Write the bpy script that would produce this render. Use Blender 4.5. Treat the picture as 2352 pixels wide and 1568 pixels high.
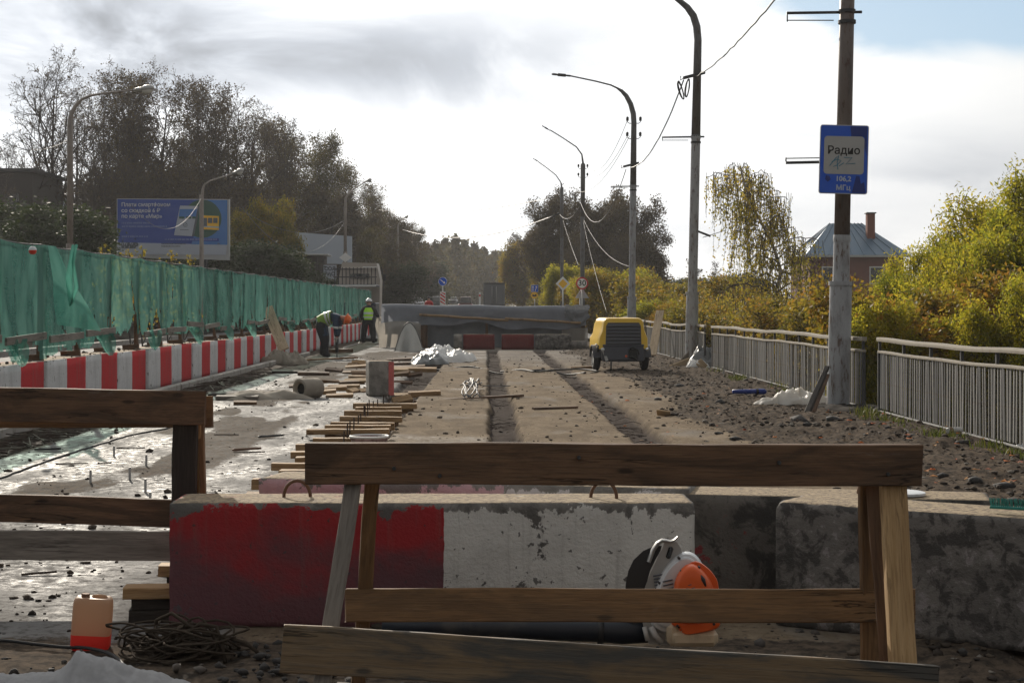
import bpy, bmesh, math, random
import numpy as np
from mathutils import Vector, Matrix, Euler, noise as mnoise
for o in list(bpy.data.objects): bpy.data.objects.remove(o)
SC = bpy.context.scene
COL = SC.collection
PI = math.pi
# ---- camera: eye 1.5 m over the deck, long axis of the deck = +Y; photo measured on a 2352 px wide view
F, VX, VY, H = 3700.0, 1115.0, 707.0, 1.5
cam = bpy.data.cameras.new('camera'); camo = bpy.data.objects.new('camera', cam); COL.objects.link(camo)
camo.location = (0, 0, H); camo.rotation_euler = (PI/2, 0, 0)
cam.sensor_width = 36; cam.lens = 36*F/2352
cam.shift_x = (1176-VX)/2352; cam.shift_y = -(783.5-VY)/2352
cam.clip_start = .1; cam.clip_end = 5000
SC.camera = camo
SUN_AZ, SUN_EL = math.radians(-17), math.radians(22)     # azimuth from +Y towards +X
# ---- exposure
SC.view_settings.view_transform = 'Standard'; SC.view_settings.look = 'None'
SC.view_settings.exposure = 0.0; SC.view_settings.gamma = 1.0; SC.view_settings.use_curve_mapping = False
SC.render.engine = 'CYCLES'
SC.cycles.use_denoising = True
SC.cycles.max_bounces = 7; SC.cycles.diffuse_bounces = 3; SC.cycles.glossy_bounces = 3
SC.cycles.transmission_bounces = 5; SC.cycles.transparent_max_bounces = 12; SC.cycles.volume_bounces = 0
SC.cycles.sample_clamp_indirect = 4; SC.cycles.sample_clamp_direct = 0
SC.cycles.caustics_reflective = False; SC.cycles.caustics_refractive = False
# ---- node helper
class NT:
    def __init__(s, tree): s.t = tree; s.L = tree.links
    def n(s, typ, props=None, **ins):
        nd = s.t.nodes.new(typ)
        for k, v in (props or {}).items(): setattr(nd, k, v)
        for k, v in ins.items():
            if k[0] == 'i' and k[1:].isdigit(): k = int(k[1:])
            else: k = k.replace('_', ' ')
            s.put(nd.inputs[k], v)
        return nd
    def put(s, sock, v):
        if hasattr(v, 'is_output'): s.L.new(v, sock)
        elif isinstance(v, bpy.types.Node): s.L.new(v.outputs[0], sock)
        else:
            try: sock.default_value = v
            except Exception: sock.default_value = (*v, 1)
    def m(s, op, a, b=0.0, c=0.0, clamp=False):
        return s.n('ShaderNodeMath', dict(operation=op, use_clamp=clamp), i0=a, i1=b, i2=c).outputs[0]
    def ss(s, x, a, b):     # smoothstep a..b
        nd = s.n('ShaderNodeMapRange', dict(interpolation_type='SMOOTHSTEP'), i0=x, i1=a, i2=b, i3=0.0, i4=1.0)
        return nd.outputs[0]
    def mix(s, f, a, b, typ='MIX'):
        nd = s.n('ShaderNodeMix', dict(data_type='RGBA', blend_type=typ))
        s.put(nd.inputs[0], f); s.put(nd.inputs[6], a); s.put(nd.inputs[7], b)
        return nd.outputs[2]
    def noise(s, vec, scale, detail=4, rough=.55, dist=0.0):
        nd = s.n('ShaderNodeTexNoise', Scale=scale, Detail=detail, Roughness=rough, Distortion=dist)
        if vec is not None: s.put(nd.inputs['Vector'], vec)
        return nd.outputs[0]
    def ramp(s, f, stops):
        nd = s.n('ShaderNodeValToRGB'); e = nd.color_ramp.elements
        while len(e) < len(stops): e.new(.5)
        for el, (p, c) in zip(e, stops): el.position = p; el.color = (*c, 1) if len(c) == 3 else c
        s.put(nd.inputs[0], f); return nd.outputs[0]
    def mapping(s, vec, scale=(1,1,1), loc=(0,0,0), rot=(0,0,0)):
        nd = s.n('ShaderNodeMapping', Scale=scale, Location=loc, Rotation=rot); s.put(nd.inputs[0], vec); return nd.outputs[0]
# ---- sky: physical sky with a broken cloud deck in front of it, brightest round the sun
W = bpy.data.worlds.new('World'); SC.world = W; W.use_nodes = True
def build_world():
    t = NT(W.node_tree); W.node_tree.nodes.clear()
    sky = t.n('ShaderNodeTexSky', dict(sky_type='NISHITA', sun_disc=False, sun_elevation=SUN_EL, sun_rotation=SUN_AZ,
              altitude=150, air_density=1.0, dust_density=1.2, ozone_density=1.0))
    d = t.n('ShaderNodeTexCoord').outputs['Generated']
    xyz = t.n('ShaderNodeSeparateXYZ', i0=d); x, y, z = xyz.outputs
    zz = t.m('ADD', t.m('MAXIMUM', z, 0.0), .16)
    pv = t.n('ShaderNodeCombineXYZ', i0=t.m('DIVIDE', x, zz), i1=t.m('DIVIDE', y, zz), i2=0.0).outputs[0]
    w1 = t.noise(t.mapping(pv, (1, 1, 1), (3.1, 1.7, .4)), .9, 7, .58, .5)
    w2 = t.noise(t.mapping(d, (1, 1, 2.2), (.3, .9, .2)), 6.0, 6, .55, .6)
    fwd = t.ss(y, .0, .6)
    def blob(x0, z0, sx, sz, k=1.0):     # soft elliptical feature of the cloud deck, edges frayed by noise
        wx = t.m('MULTIPLY_ADD', t.m('SUBTRACT', w2, .5), .10, x); wz = t.m('MULTIPLY_ADD', t.m('SUBTRACT', w2, .5), .06, z)
        a = t.m('POWER', t.m('DIVIDE', t.m('SUBTRACT', wx, x0), sx), 2.0); b = t.m('POWER', t.m('DIVIDE', t.m('SUBTRACT', wz, z0), sz), 2.0)
        e = t.m('EXPONENT', t.m('MULTIPLY', t.m('ADD', a, b), -1.0))
        return t.m('MULTIPLY', t.m('MULTIPLY', e, fwd), k)
    sun = (math.sin(SUN_AZ)*math.cos(SUN_EL), math.cos(SUN_AZ)*math.cos(SUN_EL), math.sin(SUN_EL))
    dot = t.n('ShaderNodeVectorMath', dict(operation='DOT_PRODUCT'), i0=d, i1=sun).outputs['Value']
    lobe = t.m('POWER', t.m('MULTIPLY_ADD', dot, .5, .5), 7.0)
    dark = t.m('ADD', t.m('ADD', blob(-.04, .158, .15, .030, .66), blob(-.27, .175, .15, .06, .80)),
               t.m('ADD', blob(.30, .085, .06, .022, .30), t.m('ADD', t.m('ADD', blob(.07, .10, .08, .025, .26), blob(.06, .21, .26, .026, .26)), t.m('ADD', blob(.20, .05, .10, .02, .30), blob(.05, .055, .05, .014, .25)))))
    shade = t.m('MULTIPLY', t.ss(w1, .38, .70), .40)
    shade = t.m('ADD', t.m('MULTIPLY', shade, t.m('SUBTRACT', 1.0, t.m('MULTIPLY', fwd, .6))), dark)
    shade = t.m('MULTIPLY', shade, t.m('MULTIPLY_ADD', t.ss(w2, .34, .62), .75, .55))
    lum = t.m('MULTIPLY_ADD', lobe, 1.36, .36)
    lum = t.m('MULTIPLY', lum, t.m('SUBTRACT', 1.0, t.m('MULTIPLY', shade, .62)))
    cc = t.mix(t.m('MULTIPLY', shade, 1.2, clamp=True), (1.0, 1.0, .985), (.91, .965, 1.05))
    cl = t.n('ShaderNodeVectorMath', dict(operation='SCALE'), i0=cc); t.put(cl.inputs['Scale'], lum)
    gap = t.m('ADD', t.m('ADD', blob(.34, .182, .13, .042, 1.25), blob(.225, .182, .06, .024, .62)), t.m('MULTIPLY', t.ss(w1, .62, .78), t.m('SUBTRACT', .75, t.m('MULTIPLY', fwd, .75))))
    gap = t.ss(gap, .22, .70)
    sk = t.n('ShaderNodeVectorMath', dict(operation='SCALE'), i0=sky.outputs[0]); sk.inputs['Scale'].default_value = .085
    skl = t.mix(.55, sk.outputs[0], (.44, .69, .95))
    col = t.mix(t.m('MULTIPLY', gap, .94), cl.outputs[0], skl)
    bg = t.n('ShaderNodeBackground', i0=col, Strength=1.0)
    out = t.n('ShaderNodeOutputWorld'); t.L.new(bg.outputs[0], out.inputs[0])
build_world()
sl = bpy.data.lights.new('sun', 'SUN'); sl.energy = 4.3; sl.angle = math.radians(.55); sl.color = (1.0, .90, .76)
so = bpy.data.objects.new('sun', sl); COL.objects.link(so)
so.rotation_euler = Vector((-math.sin(SUN_AZ)*math.cos(SUN_EL), -math.cos(SUN_AZ)*math.cos(SUN_EL), -math.sin(SUN_EL))).to_track_quat('-Z', 'Y').to_euler()

# ---- placing helpers: a point of the photo at a known distance, or on the deck
def at(px, py, Y): return Vector(((px-VX)*Y/F, Y, H-(py-VY)*Y/F))
def gnd(px, py, z=0.0):
    Y = (H-z)*F/(py-VY); return Vector(((px-VX)*Y/F, Y, z))
R = random.Random(7)
# ---- numpy noise
_rng = np.random.RandomState(11); _T = _rng.rand(256, 256)
def vnoise(x, y):
    xi = np.floor(x).astype(int); yi = np.floor(y).astype(int); fx = x-xi; fy = y-yi
    fx = fx*fx*(3-2*fx); fy = fy*fy*(3-2*fy)
    g = lambda a, b: _T[a & 255, b & 255]
    return (g(xi, yi)*(1-fx)+g(xi+1, yi)*fx)*(1-fy)+(g(xi, yi+1)*(1-fx)+g(xi+1, yi+1)*fx)*fy
def fbm(x, y, o=4):
    s = 0; a = .5
    for i in range(o): s = s+a*vnoise(x*2**i+i*17.3, y*2**i+i*9.1); a *= .5
    return s/(1-.5**o)
def sstep(x, a, b):
    t = np.clip((x-a)/(b-a), 0, 1); return t*t*(3-2*t)

# ---- objects
def props(o, label=None, cat=None, group=None, kind=None):
    if label: o['label'] = label
    if cat: o['category'] = cat
    if group: o['group'] = group
    if kind: o['kind'] = kind
    return o
def thing(name, label, cat, loc=(0,0,0), rotz=0.0, group=None, rot=None):
    o = bpy.data.objects.new(name, None); COL.objects.link(o); o.empty_display_size = .2
    o.location = loc; o.rotation_euler = rot if rot else (0, 0, rotz)
    return props(o, label, cat, group)
def kids(o): return [c for c in bpy.data.objects if c.parent == o]
_KID = {}
def copy_tree(o, parent=None):
    c = o.copy(); COL.objects.link(c); c.parent = parent
    for ch in KIDS.get(o.name, []): copy_tree(ch, c)
    return c
KIDS = {}
class MB:
    """collects one mesh; every point is stored relative to org"""
    def __init__(s, org=(0,0,0)):
        s.v = []; s.f = []; s.mi = []; s.g = []; s.o = Vector(org); s.cur = 0; s.usegl = False
    def add(s, vs, fs, gl=None):
        b = len(s.v); s.v += [tuple(Vector(p)-s.o) for p in vs]; s.f += [tuple(i+b for i in f) for f in fs]; s.mi += [s.cur]*len(fs)
        if gl is not None: s.usegl = True; s.g += [tuple(x) for x in gl]
        else: s.g += [tuple(p) for p in vs]
        return s
    def box(s, c, d, rot=None):
        M = rot.to_matrix() if isinstance(rot, Euler) else (rot or Matrix.Identity(3)); c = Vector(c); hx, hy, hz = d[0]/2, d[1]/2, d[2]/2
        P = [c+M @ Vector((x, y, z)) for x in (-hx, hx) for y in (-hy, hy) for z in (-hz, hz)]
        return s.add(P, [(0,1,3,2),(4,6,7,5),(0,4,5,1),(2,3,7,6),(0,2,6,4),(1,5,7,3)])
    def cbox(s, c, d, ch=.01, rot=None):
        """box with chamfered edges"""
        M = rot.to_matrix() if isinstance(rot, Euler) else (rot or Matrix.Identity(3)); c = Vector(c)
        ch = min(ch, min(d)*.45); h = [d[0]/2, d[1]/2, d[2]/2]; idx = {}; P = []
        for sx in (-1,1):
            for sy in (-1,1):
                for sz in (-1,1):
                    for ax in range(3):
                        p = [sx*(h[0]-ch), sy*(h[1]-ch), sz*(h[2]-ch)]; p[ax] = (sx, sy, sz)[ax]*h[ax]
                        idx[(sx,sy,sz,ax)] = len(P); P.append(c+M @ Vector(p))
        fs = []
        for ax in range(3):
            a, b = [k for k in range(3) if k != ax]
            for sg in (-1,1):
                q = []
                for sa, sb in ((-1,-1),(1,-1),(1,1),(-1,1)):
                    k = [0,0,0]; k[ax] = sg; k[a] = sa; k[b] = sb; q.append(idx[(*k, ax)])
                fs.append(tuple(q))
        for ax in range(3):      # edges along ax
            a, b = [k for k in range(3) if k != ax]
            for sa in (-1,1):
                for sb in (-1,1):
                    k0 = [0,0,0]; k1 = [0,0,0]; k0[ax] = -1; k1[ax] = 1; k0[a] = k1[a] = sa; k0[b] = k1[b] = sb
                    fs.append((idx[(*k0,a)], idx[(*k1,a)], idx[(*k1,b)], idx[(*k0,b)]))
        for sx in (-1,1):
            for sy in (-1,1):
                for sz in (-1,1): fs.append(tuple(idx[(sx,sy,sz,ax)] for ax in range(3)))
        return s.add(P, fs)
    def board(s, p0, p1, w, t, up=(0,0,1), n=8, jit=.003, ch=.004, rng=None, warp=0.0):
        """sawn board from p0 to p1: w across (along up), t thick; chamfered, slightly uneven, grain coordinates stored"""
        rng = rng or R; p0 = Vector(p0); p1 = Vector(p1); ax = (p1-p0); L = ax.length; ax.normalize()
        up = Vector(up); up = (up-ax*up.dot(ax)).normalized(); sd = ax.cross(up)
        prof = [(-w/2+ch,-t/2),(w/2-ch,-t/2),(w/2,-t/2+ch),(w/2,t/2-ch),(w/2-ch,t/2),(-w/2+ch,t/2),(-w/2,t/2-ch),(-w/2,-t/2+ch)]
        P = []; G = []; off = rng.random()*50; k = len(prof); ph = rng.random()*6
        for i in range(n+1):
            f = i/n; ce = p0+ax*(L*f)+up*(warp*math.sin(f*PI)+jit*.5*math.sin(ph+f*9))
            for (a, b) in prof:
                e = .012*rng.uniform(-1,1) if i in (0, n) and jit > 0 else 0
                P.append(ce+up*(a+jit*rng.uniform(-.5,.5))+sd*(b+jit*.5*rng.uniform(-.5,.5))+ax*e*min(1, w*4))
                G.append((L*f+off, a+off*.37, b+off*.11))
        fs = [(i*k+j, i*k+(j+1)%k, (i+1)*k+(j+1)%k, (i+1)*k+j) for i in range(n) for j in range(k)]
        fs += [tuple(range(k-1,-1,-1)), tuple(n*k+j for j in range(k))]
        return s.add(P, fs, G)
    def tube(s, pts, r, n=8, caps=True):
        pts = [Vector(p) for p in pts]; m = len(pts); rs = r if isinstance(r, (list, tuple)) else [r]*m
        P = []; nx = None
        for i, p in enumerate(pts):
            d = (pts[min(i+1, m-1)]-pts[max(i-1, 0)]).normalized()
            if nx is None: nx = d.orthogonal().normalized()
            else:
                nx = nx-d*nx.dot(d); nx = nx.normalized() if nx.length > 1e-6 else d.orthogonal().normalized()
            ny = d.cross(nx)
            P += [p+(nx*math.cos(2*PI*j/n)+ny*math.sin(2*PI*j/n))*rs[i] for j in range(n)]
        fs = [(i*n+j, i*n+(j+1)%n, (i+1)*n+(j+1)%n, (i+1)*n+j) for i in range(m-1) for j in range(n)]
        if caps: fs += [tuple(range(n-1,-1,-1)), tuple((m-1)*n+j for j in range(n))]
        return s.add(P, fs)
    def lathe(s, prof, n=24, M=None, c=(0,0,0), caps=False):
        """prof: (radius, height) pairs turned about local z"""
        M = M or Matrix.Identity(3); c = Vector(c); m = len(prof)
        P = [c+M @ Vector((r*math.cos(2*PI*j/n), r*math.sin(2*PI*j/n), z)) for (r, z) in prof for j in range(n)]
        fs = [(i*n+j, i*n+(j+1)%n, (i+1)*n+(j+1)%n, (i+1)*n+j) for i in range(m-1) for j in range(n)]
        if caps: fs += [tuple(range(n-1,-1,-1)), tuple((m-1)*n+j for j in range(n))]
        return s.add(P, fs)
    def prism(s, poly, d0, d1, M=None, c=(0,0,0)):
        """polygon in local xy, extruded along local z from d0 to d1"""
        M = M or Matrix.Identity(3); c = Vector(c); k = len(poly)
        P = [c+M @ Vector((a, b, d0)) for a, b in poly]+[c+M @ Vector((a, b, d1)) for a, b in poly]
        return s.add(P, [tuple(range(k-1,-1,-1)), tuple(range(k, 2*k))]+[(i, (i+1)%k, k+(i+1)%k, k+i) for i in range(k)])
    def grid(s, fn, nu, nv):
        P = [fn(i/nu, j/nv) for i in range(nu+1) for j in range(nv+1)]
        G = [(i/nu, j/nv, 0) for i in range(nu+1) for j in range(nv+1)]
        return s.add(P, [(i*(nv+1)+j, (i+1)*(nv+1)+j, (i+1)*(nv+1)+j+1, i*(nv+1)+j+1) for i in range(nu) for j in range(nv)])
    def ell(s, c, r, nu=12, nv=8, M=None):
        M = M or Matrix.Identity(3); c = Vector(c)
        prof = [(math.sin(PI*i/nv), -math.cos(PI*i/nv)) for i in range(nv+1)]
        P = [c+M @ Vector((a*math.cos(2*PI*j/nu)*r[0], a*math.sin(2*PI*j/nu)*r[1], z*r[2])) for a, z in prof for j in range(nu)]
        return s.add(P, [(i*nu+j, i*nu+(j+1)%nu, (i+1)*nu+(j+1)%nu, (i+1)*nu+j) for i in range(nv) for j in range(nu)])
    def mesh(s, name, mats, smooth=False):
        me = bpy.data.meshes.new(name); me.from_pydata(s.v, [], s.f)
        for m in (mats if isinstance(mats, (list, tuple)) else [mats]): me.materials.append(m)
        if any(s.mi): me.polygons.foreach_set('material_index', s.mi)
        if s.usegl:
            a = me.attributes.new('gl', 'FLOAT_VECTOR', 'POINT'); a.data.foreach_set('vector', np.array(s.g, dtype=np.float32).ravel())
        if smooth: me.polygons.foreach_set('use_smooth', [True]*len(s.f)); 
        me.validate(); me.update()
        if smooth and smooth is not True:
            try: me.set_sharp_from_angle(angle=math.radians(smooth))
            except Exception: pass
        return me
    def build(s, name, mats, parent=None, smooth=False, loc=None, rot=None, label=None, kind=None):
        return link(name, s.mesh(name, mats, smooth), parent, loc, rot, label, kind)
def link(name, me, parent=None, loc=None, rot=None, label=None, kind=None):
    o = bpy.data.objects.new(name, me); COL.objects.link(o)
    if parent is not None: o.parent = parent; KIDS.setdefault(parent.name, []).append(o)
    if loc is not None: o.location = loc
    if rot is not None: o.rotation_euler = rot
    if label: o['label'] = label
    if kind: o['kind'] = kind
    return o
def meshnp(name, V, Fq, mats, smooth=False, n=None):
    """numpy mesh: V (n,3), Fq (m,k)"""
    me = bpy.data.meshes.new(name); k = Fq.shape[1]
    me.vertices.add(len(V)); me.vertices.foreach_set('co', np.asarray(V, dtype=np.float32).ravel())
    me.loops.add(Fq.size); me.loops.foreach_set('vertex_index', np.asarray(Fq, dtype=np.int32).ravel())
    me.polygons.add(len(Fq)); me.polygons.foreach_set('loop_start', np.arange(0, Fq.size, k, dtype=np.int32))
    try: me.polygons.foreach_set('loop_total', np.full(len(Fq), k, dtype=np.int32))
    except Exception: pass
    for m in (mats if isinstance(mats, (list, tuple)) else [mats]): me.materials.append(m)
    if smooth: me.polygons.foreach_set('use_smooth', np.ones(len(Fq), dtype=bool))
    me.update(calc_edges=True)
    return me
def rsec(w, d, r, n=4):
    P = []
    for cx, cy, a0 in ((w/2-r, d/2-r, 0), (-w/2+r, d/2-r, PI/2), (-w/2+r, -d/2+r, PI), (w/2-r, -d/2+r, 1.5*PI)):
        for i in range(n+1): a = a0+PI/2*i/n; P.append((cx+r*math.cos(a), cy+r*math.sin(a)))
    return P
def loft(b, secs, caps=True):
    n = len(secs[0]); P = [p for s_ in secs for p in s_]
    fs = [(i*n+j, i*n+(j+1)%n, (i+1)*n+(j+1)%n, (i+1)*n+j) for i in range(len(secs)-1) for j in range(n)]
    if caps: fs += [tuple(range(n-1, -1, -1)), tuple((len(secs)-1)*n+j for j in range(n))]
    b.add(P, fs)
def rotz(a): return Matrix.Rotation(a, 3, 'Z')
def lerp(a, b, t): return a+(b-a)*t
FACE = Matrix(((1,0,0),(0,0,-1),(0,1,0)))      # local xy plane -> upright plane facing the camera (local z -> -Y)
def text(s, size, mat, parent, loc, rot, ext=.001, name='lettering', bold=0.0, align='CENTER', shear=0.0, sx=1.0):
    cu = bpy.data.curves.new('txt', 'FONT'); cu.body = s; cu.size = size; cu.extrude = ext; cu.offset = bold; cu.align_x = align; cu.align_y = 'CENTER'; cu.shear = shear
    cu.resolution_u = 3
    o = bpy.data.objects.new('txt', cu); COL.objects.link(o)
    dg = bpy.context.evaluated_depsgraph_get(); me = bpy.data.meshes.new_from_object(o.evaluated_get(dg)); bpy.data.objects.remove(o)
    me.materials.clear(); me.materials.append(mat); me.name = name
    if sx != 1.0: me.transform(Matrix.Diagonal((sx, 1, 1, 1)))
    return link(name, me, parent, loc, rot)
# ---------------------------------------------------------------- materials
def newmat(name):
    m = bpy.data.materials.new(name); m.use_nodes = True; m.node_tree.nodes.clear(); t = NT(m.node_tree)
    out = t.n('ShaderNodeOutputMaterial'); return m, t, out
def bsdf(t, out, col, rough=.7, metal=0.0, bump=None, bd=.01, bs=.5, spec=.5, **kw):
    p = t.n('ShaderNodeBsdfPrincipled', Base_Color=col, Roughness=rough, Metallic=metal)
    p.inputs['Specular IOR Level'].default_value = spec
    for k, v in kw.items(): t.put(p.inputs[k.replace('_', ' ')], v)
    if bump is not None:
        b = t.n('ShaderNodeBump', Strength=bs, Distance=bd, Height=bump); t.L.new(b.outputs[0], p.inputs['Normal'])
    t.L.new(p.outputs[0], out.inputs[0]); return p
def coord(t, which='Object'): return t.n('ShaderNodeTexCoord').outputs[which]
def wpos(t): return t.n('ShaderNodeNewGeometry').outputs['Position']
def simple(name, col, rough=.6, metal=0.0, var=.25, scale=8.0, bd=.0, spec=.5, dirt=None, dscale=3.0, dcut=(.5,.7)):
    """colour with blotches, optional dirt of another colour, roughness that varies"""
    m, t, out = newmat(name); c = coord(t)
    nz = t.noise(c, scale, 5, .6); v = t.m('MULTIPLY_ADD', nz, 2*var, 1-var)
    cc = t.n('ShaderNodeVectorMath', dict(operation='SCALE'), i0=(*col,)); t.put(cc.inputs['Scale'], v); cc = cc.outputs[0]
    if dirt is not None:
        dm = t.ss(t.noise(c, dscale, 6, .65, .4), *dcut); cc = t.mix(dm, cc, dirt)
    bsdf(t, out, cc, t.m('MULTIPLY_ADD', nz, .25, rough-.12, clamp=True), metal, t.noise(c, scale*6, 4, .6) if bd else None, bd or .01, .6, spec)
    return m
def wood(name, c1, c2, dark, rough=.75, stain=.4, grain=1.0):
    m, t, out = newmat(name)
    a = t.n('ShaderNodeAttribute', dict(attribute_name='gl')).outputs['Vector']
    oi = t.n('ShaderNodeObjectInfo').outputs['Random']
    off = t.n('ShaderNodeCombineXYZ', i0=t.m('MULTIPLY', oi, 37.0), i1=t.m('MULTIPLY', oi, 11.0), i2=0.0).outputs[0]
    a = t.n('ShaderNodeVectorMath', dict(operation='ADD'), i0=a, i1=off).outputs[0]
    g = t.noise(t.mapping(a, (1.6, 34, 34)), 1.0*grain, 6, .65, 1.2)
    g2 = t.noise(t.mapping(a, (9, 150, 150)), 1.0, 3, .6)
    kn = t.n('ShaderNodeTexVoronoi', dict(voronoi_dimensions='2D'), Scale=1.0); t.put(kn.inputs['Vector'], t.mapping(a, (3.0, 8.5, 1.0)))
    knot = t.m('MULTIPLY', t.m('GREATER_THAN', t.n('ShaderNodeSeparateColor', i0=kn.outputs['Color']).outputs[0], .72), 1.0); knot = t.m('MULTIPLY', knot, t.m('SUBTRACT', 1.0, t.ss(t.m('MULTIPLY_ADD', t.m('SUBTRACT', g, .5), .10, kn.outputs['Distance']), .05, .13)))
    col = t.mix(t.ss(g, .3, .72), c1, c2)
    st = t.m('MULTIPLY', t.ss(t.noise(t.mapping(a, (1.1, 5, 5)), 1.6, 7, .66, .9), .42, .62), stain)
    col = t.mix(st, col, dark); col = t.mix(t.m('MULTIPLY', knot, .8), col, tuple(x*.6 for x in dark))
    col = t.mix(t.m('MULTIPLY', t.ss(g2, .48, .68), .5), col, dark)
    g3 = t.noise(t.mapping(a, (.8, 13, 13), (5, 3, 1)), 1.0, 5, .6, .6); crack = t.m('MULTIPLY', t.m('SUBTRACT', 1.0, t.ss(t.m('ABSOLUTE', t.m('SUBTRACT', g3, .5)), .004, .016)), t.ss(t.noise(t.mapping(a, (1.4, 3, 3), (2, 9, 4)), 1.0, 3, .5), .48, .60))
    col = t.mix(t.m('MULTIPLY', crack, .75), col, tuple(x*.35 for x in dark))
    cem = t.ss(t.noise(t.mapping(a, (3, 9, 9), (1, 4, 8)), 1.6, 8, .72, .6), .60, .72); col = t.mix(t.m('MULTIPLY', cem, .45), col, tuple(.5*x+.10 for x in c2))
    bsdf(t, out, col, rough, 0, t.m('SUBTRACT', t.m('ADD', t.m('MULTIPLY', g, .6), t.m('MULTIPLY', g2, .4)), crack), .006, .8, .3)
    return m
M = {}
M['wood_dark'] = wood('weathered_dark_wood', (.135,.076,.044), (.20,.115,.066), (.055,.036,.025), stain=.7)
M['wood_brown'] = wood('brown_wood', (.19,.105,.048), (.27,.158,.076), (.075,.050,.032), stain=.5)
M['wood_grey'] = wood('greyed_wood', (.20,.175,.15), (.30,.265,.23), (.10,.085,.07), stain=.4)
M['wood_stained'] = wood('stained_board', (.17,.115,.065), (.23,.165,.10), (.075,.072,.066), stain=.95)
M['wood_raw'] = wood('raw_pine', (.40,.25,.115), (.52,.35,.18), (.20,.115,.05), stain=.35)
M['wood_pale'] = wood('pale_plank', (.46,.35,.23), (.60,.48,.34), (.28,.20,.13), stain=.3)
M['wood_beam'] = wood('formwork_timber', (.33,.20,.095), (.45,.29,.15), (.15,.09,.045), stain=.5)
M['wood_black'] = wood('blackened_timber', (.035,.028,.022), (.06,.048,.038), (.02,.017,.015), stain=.6)
M['steel_rust'] = simple('rusty_steel', (.16,.085,.05), .75, .3, .4, 20, .002, dirt=(.07,.04,.03))
M['rebar'] = simple('rebar', (.075,.055,.045), .85, .0, .3, 30, spec=.2)
M['steel_dark'] = simple('dark_steel', (.06,.06,.062), .5, .5, .25, 12)
M['galv'] = simple('galvanised', (.42,.42,.41), .45, .6, .2, 9)
M['black_rubber'] = simple('black_rubber', (.016,.016,.017), .7, 0, .3, 12)
M['black_plastic'] = simple('black_plastic', (.022,.024,.028), .45, 0, .2, 10, dirt=(.10,.09,.08), dcut=(.6,.8))
M['blue_black'] = simple('dark_tube', (.012,.018,.030), .45, 0, .25, 6, dirt=(.05,.05,.05))
M['grey_plastic'] = simple('grey_plastic', (.34,.34,.33), .45, 0, .2, 8, dirt=(.16,.15,.13))
M['white_plastic'] = simple('white_plastic', (.62,.64,.66), .35, 0, .12, 8, dirt=(.28,.28,.27), dcut=(.55,.75))
M['cream_plastic'] = simple('cream_plastic', (.60,.50,.36), .4, 0, .2, 10, dirt=(.25,.2,.14))
M['orange'] = simple('orange_plastic', (.72,.115,.018), .38, 0, .15, 8, dirt=(.30,.10,.05), dcut=(.62,.8))
M['yellow'] = simple('yellow_paint', (.86,.55,.055), .32, 0, .05, 3, dirt=(.30,.20,.06), dcut=(.68,.85))
M['charcoal'] = simple('charcoal_plastic', (.075,.080,.098), .5, 0, .2, 6, dirt=(.07,.06,.05), dcut=(.6,.8))
M['grille'] = simple('grille', (.15,.16,.18), .5, .2, .2, 8)
M['chrome'] = simple('chrome', (.7,.7,.7), .2, .9, .1, 5)
M['white_paint'] = simple('white_paint', (.72,.72,.70), .5, 0, .1, 6, dirt=(.45,.43,.40), dcut=(.6,.8))
M['sign_back'] = simple('sign_back', (.45,.46,.47), .5, .3, .12, 6)
M['black'] = simple('black_print', (.012,.012,.012), .5, 0, .1)
M['sign_red'] = simple('sign_red', (.55,.03,.03), .4, 0, .1)
M['sign_blue'] = simple('sign_blue', (.012,.10,.60), .4, 0, .1)
M['sign_navy'] = simple('sign_dark_film', (.008,.028,.20), .4, 0, .1)
M['sign_yellow'] = simple('sign_yellow', (.95,.55,.03), .4, 0, .08)
M['sign_white'] = simple('sign_white', (.84,.84,.82), .4, 0, .06)
M['sign_grey'] = simple('sign_greyed_white', (.42,.42,.41), .5, 0, .1)
M['sign_pale'] = simple('sign_pale_letters', (.45,.52,.60), .5, 0, .1)
M['graffiti'] = simple('graffiti', (.05,.22,.32), .5, 0, .1)
M['glass'] = simple('dark_glass', (.015,.018,.02), .08, 0, .1, 2, spec=.7)
M['lamp_glass'] = simple('lamp_glass', (.66,.66,.62), .2, 0, .1, 2, spec=.6)
def pole_mat(name, base, dirt, rust):
    m, t, out = newmat(name); c = coord(t)
    a = t.noise(t.mapping(c, (3, 3, .7)), 2.2, 6, .65, .3); b = t.noise(t.mapping(c, (5, 5, 1.4)), 3.0, 5, .7)
    col = t.mix(t.ss(a, .42, .68), base, dirt); col = t.mix(t.m('MULTIPLY', t.ss(b, .53, .66), .85), col, rust)
    bsdf(t, out, col, t.m('MULTIPLY_ADD', a, .3, .4), .1, b, .004, .5); return m
M['pole'] = pole_mat('painted_pole', (.36,.37,.385), (.24,.24,.245), (.10,.055,.035))
M['pole_up'] = pole_mat('rusted_upper_pole', (.16,.13,.115), (.10,.085,.08), (.09,.05,.035))
M['pole_dark'] = pole_mat('dark_pole', (.15,.15,.155), (.10,.10,.10), (.09,.06,.045))
M['pole_conc'] = pole_mat('concrete_pole', (.33,.29,.26), (.24,.21,.19), (.20,.17,.15))
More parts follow.
